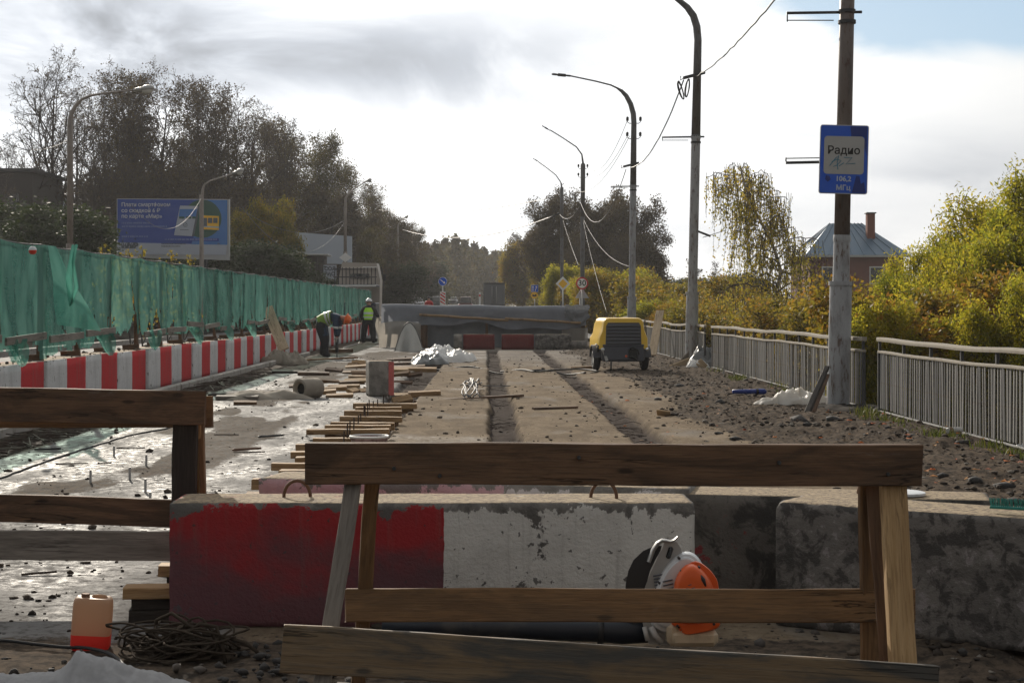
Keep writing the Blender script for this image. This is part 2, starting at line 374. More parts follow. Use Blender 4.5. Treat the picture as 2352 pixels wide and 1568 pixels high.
# painted concrete: which = local x limits of the red part, chips show concrete
def painted_block(name, red, white, split=None, chip=.5, stripes=None, bare=(.26,.245,.225), dark=(.055,.05,.048), darkamt=.3, topz=.57, low=None, nsc=5.0, grime=None, dust=.97):
    m, t, out = newmat(name); c = coord(t); s = t.n('ShaderNodeSeparateXYZ', i0=c).outputs
    n1 = t.noise(c, nsc, 9, .70, .4); n2 = t.noise(t.mapping(c, (1,1,1), (7,3,1)), 2.2, 6, .6, .5); n3 = t.noise(c, 60.0, 4, .6); n4 = t.noise(t.mapping(c, (1,1,1), (1,9,4)), 13.0, 6, .7)
    cc = t.mix(t.ss(n2, .35, .65), bare, tuple(x*.62 for x in bare))
    cc = t.mix(t.m('MULTIPLY', t.ss(n1, .47, .57), darkamt), cc, dark)
    if red is not None:
        if stripes:
            ph = t.m('FRACT', t.m('DIVIDE', s[1], stripes)); isr = t.m('LESS_THAN', t.m('MULTIPLY_ADD', t.m('SUBTRACT', n4, .5), .02, ph), .5)
        elif split is not None: isr = t.m('LESS_THAN', t.m('MULTIPLY_ADD', t.m('SUBTRACT', n1, .5), .03, s[0]), split)
        else: isr = 1.0
        fade = t.mix(t.m('MULTIPLY', t.ss(n2, .42, .70), .55), red, low if low else tuple(x*.55+.02 for x in red))
        wv = t.mix(t.m('MULTIPLY', t.ss(n2, .4, .7), .35), white, tuple(x*.6 for x in white))
        pt = t.mix(isr, wv, fade)
        # paint is gone along the top edge, and in flakes
        edge = t.m('MULTIPLY', t.ss(s[2], topz-.17, topz+.015), 1.0)
        mask = t.m('ADD', t.m('MULTIPLY', n1, .80), t.m('ADD', t.m('MULTIPLY', n4, .20), t.m('MULTIPLY', t.m('POWER', edge, 3.0), .17)))
        th = t.m('MULTIPLY_ADD', isr, .055, chip); gone = t.ss(t.m('SUBTRACT', mask, th), 0.0, .018)
        strk = t.noise(t.mapping(c, (14, 6, .9)), 1.6, 5, .6); pt = t.mix(t.m('MULTIPLY', t.ss(strk, .50, .75), .30), pt, (.17,.155,.14)); pits = t.ss(t.noise(c, 30.0, 3, .55), .66, .70); pt = t.mix(t.m('MULTIPLY', pits, .8), pt, (.06,.055,.05))
        cc = t.mix(gone, pt, cc)
    if grime is not None: cc = t.mix(t.m('MULTIPLY', t.m('MULTIPLY_ADD', isr, .72, .08), t.ss(t.m('ADD', t.m('MULTIPLY', n2, .55), t.m('MULTIPLY', s[2], -.75)), -.10, .14)), cc, grime)
    up = t.n('ShaderNodeSeparateXYZ', i0=t.n('ShaderNodeNewGeometry').outputs['Normal']).outputs[2]
    dm = t.m('MULTIPLY', t.m('MULTIPLY', t.ss(up, .75, .95), dust), t.ss(t.m("ADD", n1, t.m("MULTIPLY", n4, .5)), .48, .66)); cc = t.mix(dm, cc, t.mix(t.ss(t.noise(c, 40, 4, .7), .42, .62), (.36,.28,.18), (.16,.12,.085)))
    bsdf(t, out, cc, .9, 0, t.m('ADD', t.m('MULTIPLY', n3, .8), t.m('MULTIPLY', n4, 1.6)), .010, .8, .25); return m
M['conc_front'] = painted_block('red_white_painted_block', (.36,.030,.034), (.66,.64,.60), split=0.056, chip=.56, low=(.19,.042,.048), dark=(.085,.08,.075), darkamt=.65, nsc=3.6, grime=(.095,.070,.080), topz=.585)
M['conc_pink'] = painted_block('faded_pink_block', (.52,.34,.36), (.55,.52,.52), split=.2, chip=.56, darkamt=.35)
M['conc_dark'] = painted_block('sooty_block', (.27,.25,.245), (.3,.3,.3), split=9, chip=.36, bare=(.21,.195,.18), dark=(.064,.060,.057), darkamt=.9, nsc=11.0, low=(.22,.19,.19))
M['conc_mid'] = painted_block('dark_block_red_traces', (.24,.05,.055), (.3,.3,.3), split=9, chip=.345, bare=(.16,.145,.13), dark=(.045,.042,.04), darkamt=.9, nsc=5.5)
M['conc_bare'] = painted_block('bare_block', None, None, bare=(.36,.335,.305), darkamt=.35)
M['conc_redfar'] = painted_block('red_block_far', (.17,.032,.032), (.6,.6,.6), split=9, chip=.66)
M['conc_upright'] = painted_block('upright_block', (.62,.16,.15), (.30,.27,.25), split=9, chip=.7)
M['barrier'] = painted_block('striped_barrier', (.56,.030,.036), (.66,.66,.67), stripes=2.2, chip=.60, topz=.41, low=(.42,.05,.055), nsc=4.0)
def leafmat(name, cols, trans=.45, rough=.6):
    m, t, out = newmat(name)
    g = t.n('ShaderNodeNewGeometry'); oi = t.n('ShaderNodeObjectInfo').outputs['Random']
    big = t.noise(coord(t), .55, 3, .5)
    f = t.m('ADD', t.m('MULTIPLY', g.outputs['Random Per Island'], .55), t.m('ADD', t.m('MULTIPLY_ADD', big, 1.1, -.36), t.m('MULTIPLY_ADD', oi, .3, -.15)), clamp=True)
    k = len(cols); col = t.ramp(f, [(i/(k-1), c) for i, c in enumerate(cols)])
    p = t.n('ShaderNodeBsdfPrincipled', Base_Color=col, Roughness=rough); p.inputs['Specular IOR Level'].default_value = .35
    tr = t.n('ShaderNodeBsdfTranslucent', i0=col)
    mx = t.n('ShaderNodeMixShader', i0=trans); t.L.new(p.outputs[0], mx.inputs[1]); t.L.new(tr.outputs[0], mx.inputs[2]); t.L.new(mx.outputs[0], out.inputs[0]); return m
M['leaf_willow'] = leafmat('willow_leaf', [(.12,.15,.016),(.25,.26,.022),(.42,.37,.03),(.48,.37,.03),(.58,.37,.03)], .70)
M['leaf_gold'] = leafmat('golden_leaf', [(.085,.090,.016),(.19,.165,.022),(.30,.22,.026),(.32,.17,.026),(.20,.095,.03)], .58)
M['leaf_birch'] = leafmat('birch_leaf', [(.20,.20,.03),(.38,.32,.035),(.52,.36,.04),(.44,.25,.04)], .58)
M['leaf_brown'] = leafmat('brown_leaf', [(.050,.042,.030),(.085,.062,.038),(.11,.085,.035),(.13,.09,.04)], .35)
M['leaf_dim'] = leafmat('late_leaf', [(.035,.038,.016),(.075,.068,.018),(.13,.10,.02),(.10,.06,.025)], .4)
M['leaf_green'] = leafmat('dark_green_leaf', [(.022,.035,.012),(.035,.052,.016),(.055,.068,.018)], .4)
M['grass'] = leafmat('grass_blade', [(.035,.055,.010),(.09,.11,.02),(.17,.15,.035)], .4)
M['bark'] = simple('bark', (.062,.052,.045), .9, 0, .35, 4, .01)
M['bark_birch'] = simple('birch_bark', (.40,.37,.33), .8, 0, .2, 3, dirt=(.06,.05,.045), dscale=4, dcut=(.5,.6))
M['twig'] = simple('twig', (.075,.060,.050), .9, 0, .3, 3)
def cloth(name, col, rough=.8, trans=0.0, bs=.5, sc=9, alpha=0.0, spec=.3, var=.2):
    m, t, out = newmat(name); c = coord(t); n = t.noise(c, sc, 6, .6, .5); n2 = t.noise(c, sc*14, 3, .6)
    cc = t.n('ShaderNodeVectorMath', dict(operation='SCALE'), i0=(*col,)); t.put(cc.inputs['Scale'], t.m('MULTIPLY_ADD', n, 2*var, 1-var)); cc = cc.outputs[0]
    p = bsdf(t, out, cc, rough, 0, t.m('ADD', n, t.m('MULTIPLY', n2, .3)), .012, bs, spec); last = p
    if trans:
        tr = t.n('ShaderNodeBsdfTranslucent', i0=cc); mx = t.n('ShaderNodeMixShader', i0=trans); t.L.new(p.outputs[0], mx.inputs[1]); t.L.new(tr.outputs[0], mx.inputs[2]); last = mx
    if alpha:
        tp = t.n('ShaderNodeBsdfTransparent'); mx = t.n('ShaderNodeMixShader', i0=alpha); t.L.new(last.outputs[0], mx.inputs[1]); t.L.new(tp.outputs[0], mx.inputs[2]); last = mx
    t.L.new(last.outputs[0], out.inputs[0]); return m
M['felt'] = cloth('grey_felt', (.46,.46,.47), .95, .35, .4, 25)
M['tarp'] = cloth('blue_grey_tarp', (.27,.285,.325), .45, .35, .5, 3)
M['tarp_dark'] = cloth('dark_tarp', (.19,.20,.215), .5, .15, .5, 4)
M['film'] = cloth('white_film', (.86,.87,.88), .3, .6, .9, 5, spec=.6)
M['film_grey'] = cloth('grey_film', (.21,.22,.225), .35, .3, .9, 4, spec=.5)
M['film_clear'] = cloth('cloudy_film', (.40,.37,.33), .35, .5, .6, 3, alpha=.12)
M['felt_dark'] = cloth('soaked_dark_felt', (.035,.030,.027), .95, 0, .6, 8, spec=.1)
M['sheet_cream'] = cloth('cream_plastic_sheet', (.74,.71,.66), .4, .5, .7, 6, spec=.4)
M['sack'] = cloth('burlap', (.34,.30,.25), .95, .1, .8, 10)
def netmat():
    m, t, out = newmat('green_debris_net'); c = coord(t)
    w = t.noise(t.mapping(c, (1, 1, 22)), 6.0, 3, .6); fold = t.noise(t.mapping(c, (1, 1.0, .4)), 2.6, 4, .55, .8)
    col = t.mix(t.ss(fold, .35, .68), (.075,.215,.185), (.16,.36,.31)); col = t.mix(t.m('MULTIPLY', t.ss(w, .45, .7), .35), col, (.18,.44,.37))
    sc_ = t.n('ShaderNodeVectorMath', dict(operation='SCALE'), i0=col); t.put(sc_.inputs['Scale'], t.m('MULTIPLY_ADD', t.n('ShaderNodeObjectInfo').outputs['Random'], .45, .75)); col = sc_.outputs[0]; d = t.n('ShaderNodeBsdfDiffuse', i0=col); tr = t.n('ShaderNodeBsdfTranslucent', i0=col); mx = t.n('ShaderNodeMixShader', i0=.62); t.L.new(d.outputs[0], mx.inputs[1]); t.L.new(tr.outputs[0], mx.inputs[2])
    tp = t.n('ShaderNodeBsdfTransparent', i0=(.75,1,.93)); al = t.m('MULTIPLY_ADD', w, .22, .27); m2 = t.n('ShaderNodeMixShader', i0=al); t.L.new(mx.outputs[0], m2.inputs[1]); t.L.new(tp.outputs[0], m2.inputs[2])
    t.L.new(m2.outputs[0], out.inputs[0]); return m
M['net'] = netmat()
def canmat():
    m, t, out = newmat('translucent_canister'); z = t.n('ShaderNodeSeparateXYZ', i0=coord(t)).outputs[2]
    full = t.m('LESS_THAN', z, .070); col = t.mix(full, (.52,.38,.27), (.70,.065,.055))
    p = t.n('ShaderNodeBsdfPrincipled', Base_Color=col, Roughness=.45); tr = t.n('ShaderNodeBsdfTranslucent', i0=col)
    mx = t.n('ShaderNodeMixShader', i0=.55); t.L.new(p.outputs[0], mx.inputs[1]); t.L.new(tr.outputs[0], mx.inputs[2]); t.L.new(mx.outputs[0], out.inputs[0]); return m
M['can'] = canmat()
# ground of the stripped bridge deck: zones come from per-vertex attributes (mud, wet, sand, pit), grain from noise
def deckmat():
    m, t, out = newmat('stripped_bridge_deck'); c = wpos(t)
    A = lambda n: t.n('ShaderNodeAttribute', dict(attribute_name=n)).outputs['Fac']
    mud, wet, sand, pit = A('mud'), A('wet'), A('sand'), A('pit')
    n1 = t.noise(t.mapping(c, (1.0, .45, 1)), 2.3, 8, .68, .3); n2 = t.noise(c, 24.0, 6, .7); n3 = t.noise(c, 90.0, 4, .65); n4 = t.noise(t.mapping(c, (.8,.35,1),(4,2,0)), 1.1, 7, .65, .5)
    n5 = t.noise(t.mapping(c, (.55, 2.6, 1), (9,1,0)), 1.6, 8, .70, .4); n6 = t.noise(c, 11.0, 6, .72)
    conc = t.mix(t.ss(n4, .35, .68), (.145,.14,.135), (.29,.28,.27)); conc = t.mix(t.m('MULTIPLY', t.ss(n6, .46, .64), .7), conc, (.075,.068,.062))
    sandc = t.mix(t.ss(n1, .34, .68), (.255,.20,.140), (.145,.113,.080)); sandc = t.mix(t.m('MULTIPLY', t.ss(n5, .50, .72), .45), sandc, (.15,.115,.08)); sandc = t.mix(t.m('MULTIPLY', t.ss(n6, .45, .66), .75), sandc, (.13,.095,.066)); sandc = t.mix(t.m('MULTIPLY', t.ss(n2, .52, .66), .75), sandc, (.075,.058,.045)); sandc = t.mix(t.m('MULTIPLY', t.ss(n4, .52, .72), .55), sandc, (.25,.235,.215))
    col = t.mix(t.m('MULTIPLY', sand, t.ss(t.m('ADD', n4, t.m('MULTIPLY', sand, .3)), .42, .62)), conc, sandc)
    mudc = t.mix(t.ss(n6, .35, .65), (.042,.036,.031), (.125,.096,.072)); 
    mm = t.ss(t.m('ADD', mud, t.m('MULTIPLY', t.m('SUBTRACT', t.m('ADD', t.m('MULTIPLY', n1, .6), t.m('MULTIPLY', n2, .4)), .5), 1.5)), .42, .62)
    col = t.mix(mm, col, mudc)
    spk = t.m('MULTIPLY', t.ss(n2, .60, .67), .55); col = t.mix(spk, col, (.035,.032,.030))
    pitc = t.mix(n2, (.030,.026,.024), (.08,.06,.05)); col = t.mix(pit, col, pitc)
    wm = t.m('MULTIPLY', wet, t.m('SUBTRACT', 1.0, t.m('MULTIPLY', mm, .75))); pud = t.ss(t.m('ADD', n1, t.m('MULTIPLY', n4, .4)), .55, .85)
    wm = t.m('MULTIPLY', wm, t.m('MULTIPLY_ADD', pud, .75, .20), clamp=True); wm = t.m('MULTIPLY', wm, t.m('SUBTRACT', 1.0, t.m('MULTIPLY', t.ss(t.m('ADD', t.m('MULTIPLY', n6, .6), t.m('MULTIPLY', n1, .4)), .44, .60), .88)))
    col = t.mix(wm, col, t.mix(.62, col, (.02,.02,.02)))
    rough = t.m('SUBTRACT', .95, t.m('MULTIPLY', wm, .62))
    h = t.m('ADD', t.m('MULTIPLY', n6, t.m('MULTIPLY_ADD', wm, -.75, 1.0)), t.m('ADD', t.m('MULTIPLY', n2, .7), t.m('MULTIPLY', n3, .55)))
    p = bsdf(t, out, col, rough, 0, h, .015, .6, .5); t.put(p.inputs['Specular IOR Level'], t.m('MULTIPLY_ADD', wm, .40, .02)); return m
M['deck'] = deckmat()
M['asphalt'] = simple('asphalt', (.055,.055,.056), .85, 0, .3, 3, .01, dirt=(.11,.10,.09), dscale=.6)
M['soil'] = simple('earth', (.075,.062,.042), .95, 0, .4, 1.5, .02, dirt=(.055,.062,.022), dscale=.4)
M['kerb'] = simple('kerb_concrete', (.33,.31,.285), .9, 0, .25, 5, .006, dirt=(.15,.13,.11))
M['rubble'] = None
def rubblemat():
    m, t, out = newmat('rubble'); g = t.n('ShaderNodeNewGeometry').outputs['Random Per Island']
    col = t.ramp(g, [(0,(.028,.023,.020)),(.55,(.058,.046,.037)),(.92,(.105,.083,.063)),(1,(.26,.24,.21))])
    bsdf(t, out, col, .9, 0, t.noise(coord(t), 40, 4), .01, .7, .25); return m
M['rubble'] = rubblemat()
M['rubble_dark'] = simple('dark_paving_chunk', (.045,.042,.040), .9, 0, .35, 9, .01, dirt=(.12,.10,.085))
M['fallen_leaf'] = leafmat('fallen_leaf', [(.30,.05,.015),(.40,.10,.02),(.35,.16,.03),(.55,.45,.35)], .3)
M['roof_blue'] = simple('blue_tin_roof', (.075,.135,.20), .45, .3, .15, 1.2)
M['brick_wall'] = simple('red_rendered_wall', (.20,.095,.075), .9, 0, .2, 2, .01)
M['chimney'] = simple('chimney_brick', (.20,.065,.04), .9, 0, .25, 3, .01)
M['wall_dark'] = simple('dark_house_wall', (.06,.052,.050), .9, 0, .2, 1)
M['wall_pale'] = simple('pale_wall', (.48,.54,.62), .8, 0, .1, .6)
M['fill_blue'] = simple('print_blue', (.035,.085,.37), .55, 0, .1, 1)
M['fill_sky'] = simple('print_sky', (.07,.22,.55), .55, 0, .1, 1)
M['fill_green'] = simple('print_green', (.035,.11,.08), .55, 0, .15, 1)
M['fill_white'] = simple('print_white', (.46,.50,.58), .55, 0, .06, 1)
M['fill_paleblue'] = simple('print_pale_blue', (.18,.24,.34), .55, 0, .06, 1)
M['fill_text'] = simple('print_text_white', (.66,.69,.75), .55, 0, .05, 1)
M['fill_small'] = simple('print_small_text', (.20,.27,.52), .55, 0, .05, 1)
M['fill_grey'] = simple('print_grey', (.10,.12,.15), .55, 0, .05, 1)
M['hivis'] = simple('hi_vis', (.42,.80,.03), .6, 0, .12, 6)
M['hivis_dull'] = simple('hi_vis_green', (.22,.36,.05), .6, 0, .12, 6)
M['reflect'] = simple('reflective_band', (.62,.64,.62), .3, .2, .1, 6)
M['clothes'] = simple('dark_work_clothes', (.016,.018,.024), .9, 0, .3, 10, .004)
M['jacket'] = simple('blue_work_jacket', (.022,.045,.085), .9, 0, .25, 10, .004)
M['skin'] = simple('skin', (.42,.24,.17), .6, 0, .1, 10)
M['hat_orange'] = simple('orange_helmet', (.85,.16,.02), .3, 0, .05, 4)
M['hat_white'] = simple('white_helmet', (.72,.73,.75), .3, 0, .05, 4)
M['glove'] = simple('glove', (.30,.28,.25), .9, 0, .2, 10)
M['car_dark'] = simple('car_dark', (.02,.022,.028), .25, .2, .1, 2)
M['car_white'] = simple('car_white', (.55,.56,.58), .3, 0, .06, 2)
M['car_red'] = simple('car_dark_red', (.09,.018,.018), .3, .2, .1, 2)
M['car_grey'] = simple('car_grey', (.18,.18,.19), .3, .3, .1, 2)
M['headlight'] = simple('headlight_glass', (.7,.72,.74), .1, .3, .05, 2)
M['taillight'] = simple('tail_light', (.45,.02,.015), .2, 0, .05, 2)
M['truck_box'] = simple('truck_box', (.16,.165,.175), .6, .1, .1, 1)
M['truck_cab'] = simple('beige_cab', (.42,.37,.32), .5, 0, .12, 2)
M['truck_blue'] = simple('dark_blue_body', (.022,.028,.045), .45, .1, .15, 2)
M['pole_wood'] = simple('peeled_pole', (.30,.20,.11), .8, 0, .2, 6, dirt=(.15,.10,.06))
M['rail_paint'] = simple('railing_top_paint', (.30,.265,.21), .6, 0, .15, 6, dirt=(.22,.15,.09), dscale=5, dcut=(.58,.72))
M['rail_grey'] = simple('railing_grey', (.215,.208,.198), .6, .1, .2, 8, dirt=(.15,.085,.05), dscale=6, dcut=(.56,.7))
M['rope'] = simple('hemp_rope', (.060,.047,.036), .98, 0, .45, 60, .006, spec=.05)
M['wire_pale'] = simple('pale_wire', (.10,.10,.105), .6, .0, .15, 10)
M['teal'] = simple('teal_brush', (.01,.20,.17), .6, 0, .2, 10)
M['lampred'] = simple('warning_lamp_red', (.75,.06,.03), .3, 0, .1, 8)
M['cardboard'] = simple('plywood_offcut', (.48,.34,.20), .8, 0, .12, 8)
M['barrel'] = simple('painted_can', (.40,.30,.30), .5, .3, .2, 8, dirt=(.10,.06,.05), dscale=6, dcut=(.45,.6))
# ---------------------------------------------------------------- ground, deck, far road
def rise(y): return np.clip((np.asarray(y, float)-72)*.0095, 0, 2.2)
def gz(x, y):
    x = np.asarray(x, float); y = np.asarray(y, float)
    z = -.25+rise(y)-4.0*sstep(x, 6.2, 12)*(1-sstep(y, 110, 190))+2.2*sstep(-x, 17, 45)+1.5*sstep(x, 25, 90)*sstep(y, 60, 200)
    return z+.5*(fbm(x*.05+40, y*.05+40, 3)-.5)*sstep(np.abs(x), 14, 30)
def gz1(x, y): return float(gz(np.array([x]), np.array([y]))[0])
xs = np.concatenate([np.linspace(-900, -60, 14), np.linspace(-55, 60, 60), np.linspace(66, 900, 14)])
ys = np.concatenate([np.linspace(-120, 0, 6), np.linspace(6, 260, 64), np.linspace(280, 1600, 20)])
XX, YY = np.meshgrid(xs, ys, indexing='ij'); nx, ny = XX.shape
idx = np.arange(nx*ny).reshape(nx, ny)
def gridq(nx, ny):
    idx = np.arange(nx*ny).reshape(nx, ny)
    return np.stack([idx[:-1, :-1], idx[1:, :-1], idx[1:, 1:], idx[:-1, 1:]], -1).reshape(-1, 4)
props(link('ground', meshnp('ground', np.stack([XX, YY, gz(XX, YY)], -1).reshape(-1, 3), gridq(nx, ny), M['soil'], True)), kind='structure')
# deck heightfield, denser near the camera
DX0, DX1 = -6.0, 5.72
xs = np.linspace(DX0, DX1, 352); ys = 4.4*np.exp(np.linspace(0, math.log(72/4.4), 470))
X, Y = np.meshgrid(xs, ys, indexing='ij')
wob = .10*(fbm(X*0+3, Y*.9, 3)-.5)+.05*(fbm(X*0+9, Y*5, 2)-.5)
def band(a, b, e=.05): return sstep(X+wob, a-e, a+e)*(1-sstep(X+wob, b-e, b+e))
pit = np.clip(band(-1.66, -1.15)*sstep(Y, 7.4, 8.0)+band(.06, .43, .03)+band(1.70, 2.10)+band(-5.45, -4.88)*(1-sstep(Y, 36, 44)), 0, 1)*sstep(Y, 8.3, 8.9)*(1-sstep(Y, 57, 58))
rub = sstep(X+1.2*(fbm(X*.7, Y*.3, 3)-.5), 2.3, 3.4)
rub = np.maximum(rub, sstep(X, 1.5, 2.6)*(1-sstep(Y, 11.0, 12.5)))
sandpatch = np.exp(-((X-2.6)/.75)**2-((Y-14)/3.2)**2)
rub = np.clip(rub-.75*sandpatch, 0, 1)
lump = fbm(X*2.2, Y*2.0, 5); fine = fbm(X*9, Y*8, 4)
Z = .014*(fbm(X*1.5, Y*1.2, 4)-.5)+rub*(.14*(lump-.42)+.085*(fine-.5)+.05*(fbm(X*22, Y*18, 3)-.5))
leftmud = np.clip(band(-4.0, -2.5, .5)*sstep(fbm(X*1.1, Y*.3, 4), .36, .56)*1.15, 0, 1)*sstep(Y, 9, 11)
leftmud = np.maximum(leftmud, sstep(Y, 26, 40)*(X < -1.1)*(.45+.5*sstep(fbm(X*.8+3, Y*.3, 4), .4, .6)))
leftmud = np.maximum(leftmud, sstep(-X, 4.6, 4.9)*.8)
Z += leftmud*(.03*(fine-.3))
fore = 1-sstep(Y+.5*(fbm(X*2, Y*2, 3)-.5), 7.0, 7.6)
Z += fore*(.05*(lump-.5)+.025*(fine-.5))
Z -= pit*(.08+.07*fine)
deck = meshnp('bridge_deck', np.stack([X, Y, Z], -1).reshape(-1, 3), gridq(*X.shape), M['deck'], True)
wet = (1-sstep(X, -2.15, -1.65))*(1-.45*sstep(Y, 45, 60))*(1-fore)*np.clip(.45+1.1*fbm(X*.6+5, Y*.25, 3), 0, 1)
wet = np.maximum(wet, .75*sstep(fbm(X*.35+2, Y*.8+9, 3)+.25*np.exp(-((Y-18.5)/1.6)**2), .62, .78)*(1-sstep(X, .0, .06))*sstep(X, -1.2, -1.1)*sstep(Y, 12, 15))
sand = sstep(X, -1.25, -1.1)*(1-.55*sstep(Y, 36, 50))+.9*sandpatch
mud = np.clip(rub*.97+leftmud*.9+fore*.9, 0, 1)
for nm, arr in (('mud', mud), ('wet', wet), ('sand', np.clip(sand, 0, 1)), ('pit', pit)):
    deck.attributes.new(nm, 'FLOAT', 'POINT').data.foreach_set('value', arr.astype(np.float32).ravel())
props(link('ground_bridge_deck', deck), kind='structure')
_zi = Z
def dz(x, y):
    """height of the deck surface"""
    i = int(round((x-DX0)/(DX1-DX0)*351)); j = int(round(math.log(max(y, 4.41)/4.4)/math.log(72/4.4)*469))
    return float(_zi[min(max(i, 0), 351), min(max(j, 0), 469)])
b = MB(); b.box((-.14, 33, -.62), (11.7, 90, .7)); props(b.build('bridge_slab', M['kerb']), kind='structure')
# traffic side of the bridge, then the road running on to the wood
def sheet(name, pts, z, mat):
    b = MB(); b.add([(x, y, z) for x, y in pts], [tuple(range(len(pts)))]); return props(b.build(name, mat), kind='structure')
b = MB(); b.box((-10.6, 33, -.10), (8.4, 90, .2)); props(b.build('traffic_lane_road', M['asphalt']), kind='structure')
b = MB(); b.add([(x, y, float(rise(y))-.02) for y in (78, 89, 104, 150, 200, 260, 304, 500, 760) for x in (((-14.75, 5.6) if y < 90 else (-10.6, 4.7)))], [(2*i, 2*i+1, 2*i+3, 2*i+2) for i in range(7)]); props(b.build('road', M['asphalt']), kind='structure')
b = MB()
for i in range(24): b.box((-10.6, 10+i*6, .006 if i < 11 else float(rise(10+i*6))-.008), (.12, 2.5, .006))
props(b.build('road_lane_marking', M['white_paint']), kind='structure')
b = MB()
for xx in (-10.75, 4.85):
    for i in range(20): y = 104+i*12; b.box((xx, y+6, float(rise(y+6))+.03), (.3, 11.95, .14), Euler((.0095 if y < 300 else 0, 0, 0)))
b.box((-14.95, 33, .08), (.35, 90, .2)); props(b.build('kerb', M['kerb']), kind='structure')
# ---- rubble, clods, leaves: nobody could count them
ICO = bmesh.new(); bmesh.ops.create_icosphere(ICO, subdivisions=1, radius=1); ICO.verts.ensure_lookup_table()
ICOV = np.array([v.co[:] for v in ICO.verts]); ICOF = np.array([[v.index for v in f.verts] for f in ICO.faces]); ICO.free()
def stones(name, items, mat, seed=1, label=None):
    rs = np.random.RandomState(seed); V = []; Fs = []
    for k, (x, y, z, r, fl) in enumerate(items):
        q = ICOV*(1+rs.uniform(-.45, .40, (len(ICOV), 1)))*np.array([r*rs.uniform(.75, 1.5), r*rs.uniform(.75, 1.4), r*fl])
        a = rs.uniform(0, 6.28); ca, sa = math.cos(a), math.sin(a)
        q = np.stack([q[:, 0]*ca-q[:, 1]*sa, q[:, 0]*sa+q[:, 1]*ca, q[:, 2]], -1)+np.array([x, y, z+r*fl*.35])
        V.append(q); Fs.append(ICOF+k*len(ICOV))
    return props(link(name, meshnp(name, np.concatenate(V), np.concatenate(Fs), mat)), label, None, None, 'stuff')
rr = random.Random(5); it = []
while len(it) < 10500:
    y = 5.2*math.exp(rr.random()*math.log(58/5.2)); x = rr.uniform(1.3, 5.6); j = rr.random()
    i_ = min(max(int((x-DX0)/(DX1-DX0)*351), 0), 351); j_ = min(max(int(math.log(y/4.4)/math.log(72/4.4)*469), 0), 469)
    if rub[i_, j_] < .35 and j > .12: continue
    it.append((x, y, dz(x, y), (.006+.026*rr.random()**4)*(1 if y < 20 else 1.3), rr.uniform(.35, .8)))
stones('rubble', it, M['rubble'], 2)
it = []
while len(it) < 2300:
    y = 7.2*math.exp(rr.random()*math.log(50/7.2)); x = rr.uniform(-4.9, 1.7)
    if x > -2 and rr.random() > .55: continue
    if fbm(np.array([x*.8]), np.array([y*.5]), 3)[0] < .46 and rr.random() > .3: continue
    it.append((x, y, dz(x, y), .007+.026*rr.random()**4, rr.uniform(.4, .9)))
stones('mud_clods', it, M['rubble'], 3)
it = []
for _ in range(420):
    x = rr.uniform(-2.6, 3.4); y = rr.uniform(5.4, 7.5); it.append((x, y, dz(x, y), .005+.022*rr.random()**3, rr.uniform(.5, 1)))
for _ in range(110):
    x = rr.gauss(-.85, .22); y = rr.uniform(6.1, 7.2); it.append((x, y, dz(x, y)+.01, .008+.024*rr.random()**2, rr.uniform(.5, .9)))
stones('foreground_rubble', it, M['rubble_dark'], 4)
V = []; Fq = []; rs = np.random.RandomState(8)
for k in range(300):
    y = 6*math.exp(rs.rand()*math.log(30/6)); x = 5.6-abs(rs.normal(0, 1.2)) if k % 3 else rs.uniform(1.5, 5.6); s = rs.uniform(.012, .035)
    q = np.array([[-1,-.6,0],[1,-.7,.3],[1.2,.6,0],[-.8,.8,.4]])*s; a = rs.rand()*6.28; ca, sa = math.cos(a), math.sin(a)
    q = np.stack([q[:,0]*ca-q[:,1]*sa, q[:,0]*sa+q[:,1]*ca, q[:,2]*rs.uniform(.3, 2.2)], -1)+np.array([x, y, dz(x, y)+.03]); V.append(q); Fq.append(np.arange(4)+4*k)
props(link('fallen_leaves', meshnp('fallen_leaves', np.concatenate(V), np.array(Fq), M['fallen_leaf'])), kind='stuff')
# ---- reinforcement left bare in the grooves
def groove_bars(x0, x1, ya, yb, n, r, skew, seed, zl=(-.14, -.07)):
    g = random.Random(seed); b = MB()
    for i in range(n):
        y = ya*math.exp(g.random()*math.log(yb/ya)); w = x1-x0; z = g.uniform(*zl)
        p = [(x0-.05*g.random(), y, z), (x0+w*.35, y+g.uniform(-.12, .12)*skew, z+g.uniform(0, .05)), (x0+w*.7, y+g.uniform(-.15, .15)*skew, z+g.uniform(-.02, .05)), (x1+.06*g.random(), y+g.uniform(-.2, .2)*skew, z)]
        b.tube(p, r*g.uniform(.7, 1.2), 4, False)
    return b
bb = groove_bars(.05, .45, 8.6, 56, 110, .0045, 1.6, 1)
for q in (groove_bars(1.68, 2.14, 8.6, 56, 110, .005, 2.2, 2), groove_bars(-1.68, -1.13, 8.4, 50, 140, .006, 1.5, 3), groove_bars(-5.45, -4.88, 9, 38, 300, .008, 2.5, 4, (-.07, .06))): bb.add(q.v, q.f)
props(bb.build('exposed_rebar_mesh', M['rebar']), kind='stuff')
# pale kerb edging beside the striped barrier
t = thing('edging_kerb', 'long pale concrete edging laid at the foot of the striped barrier', 'kerb', (-5.62, 9, 0))
for i in range(18):
    b = MB(); b.cbox((0, i*2.4, .055), (.14, 2.36, .13), .02, Euler((0, .02*math.sin(i*3), .006*math.sin(i*5)))); b.build('kerb_stone', M['kerb'], t)
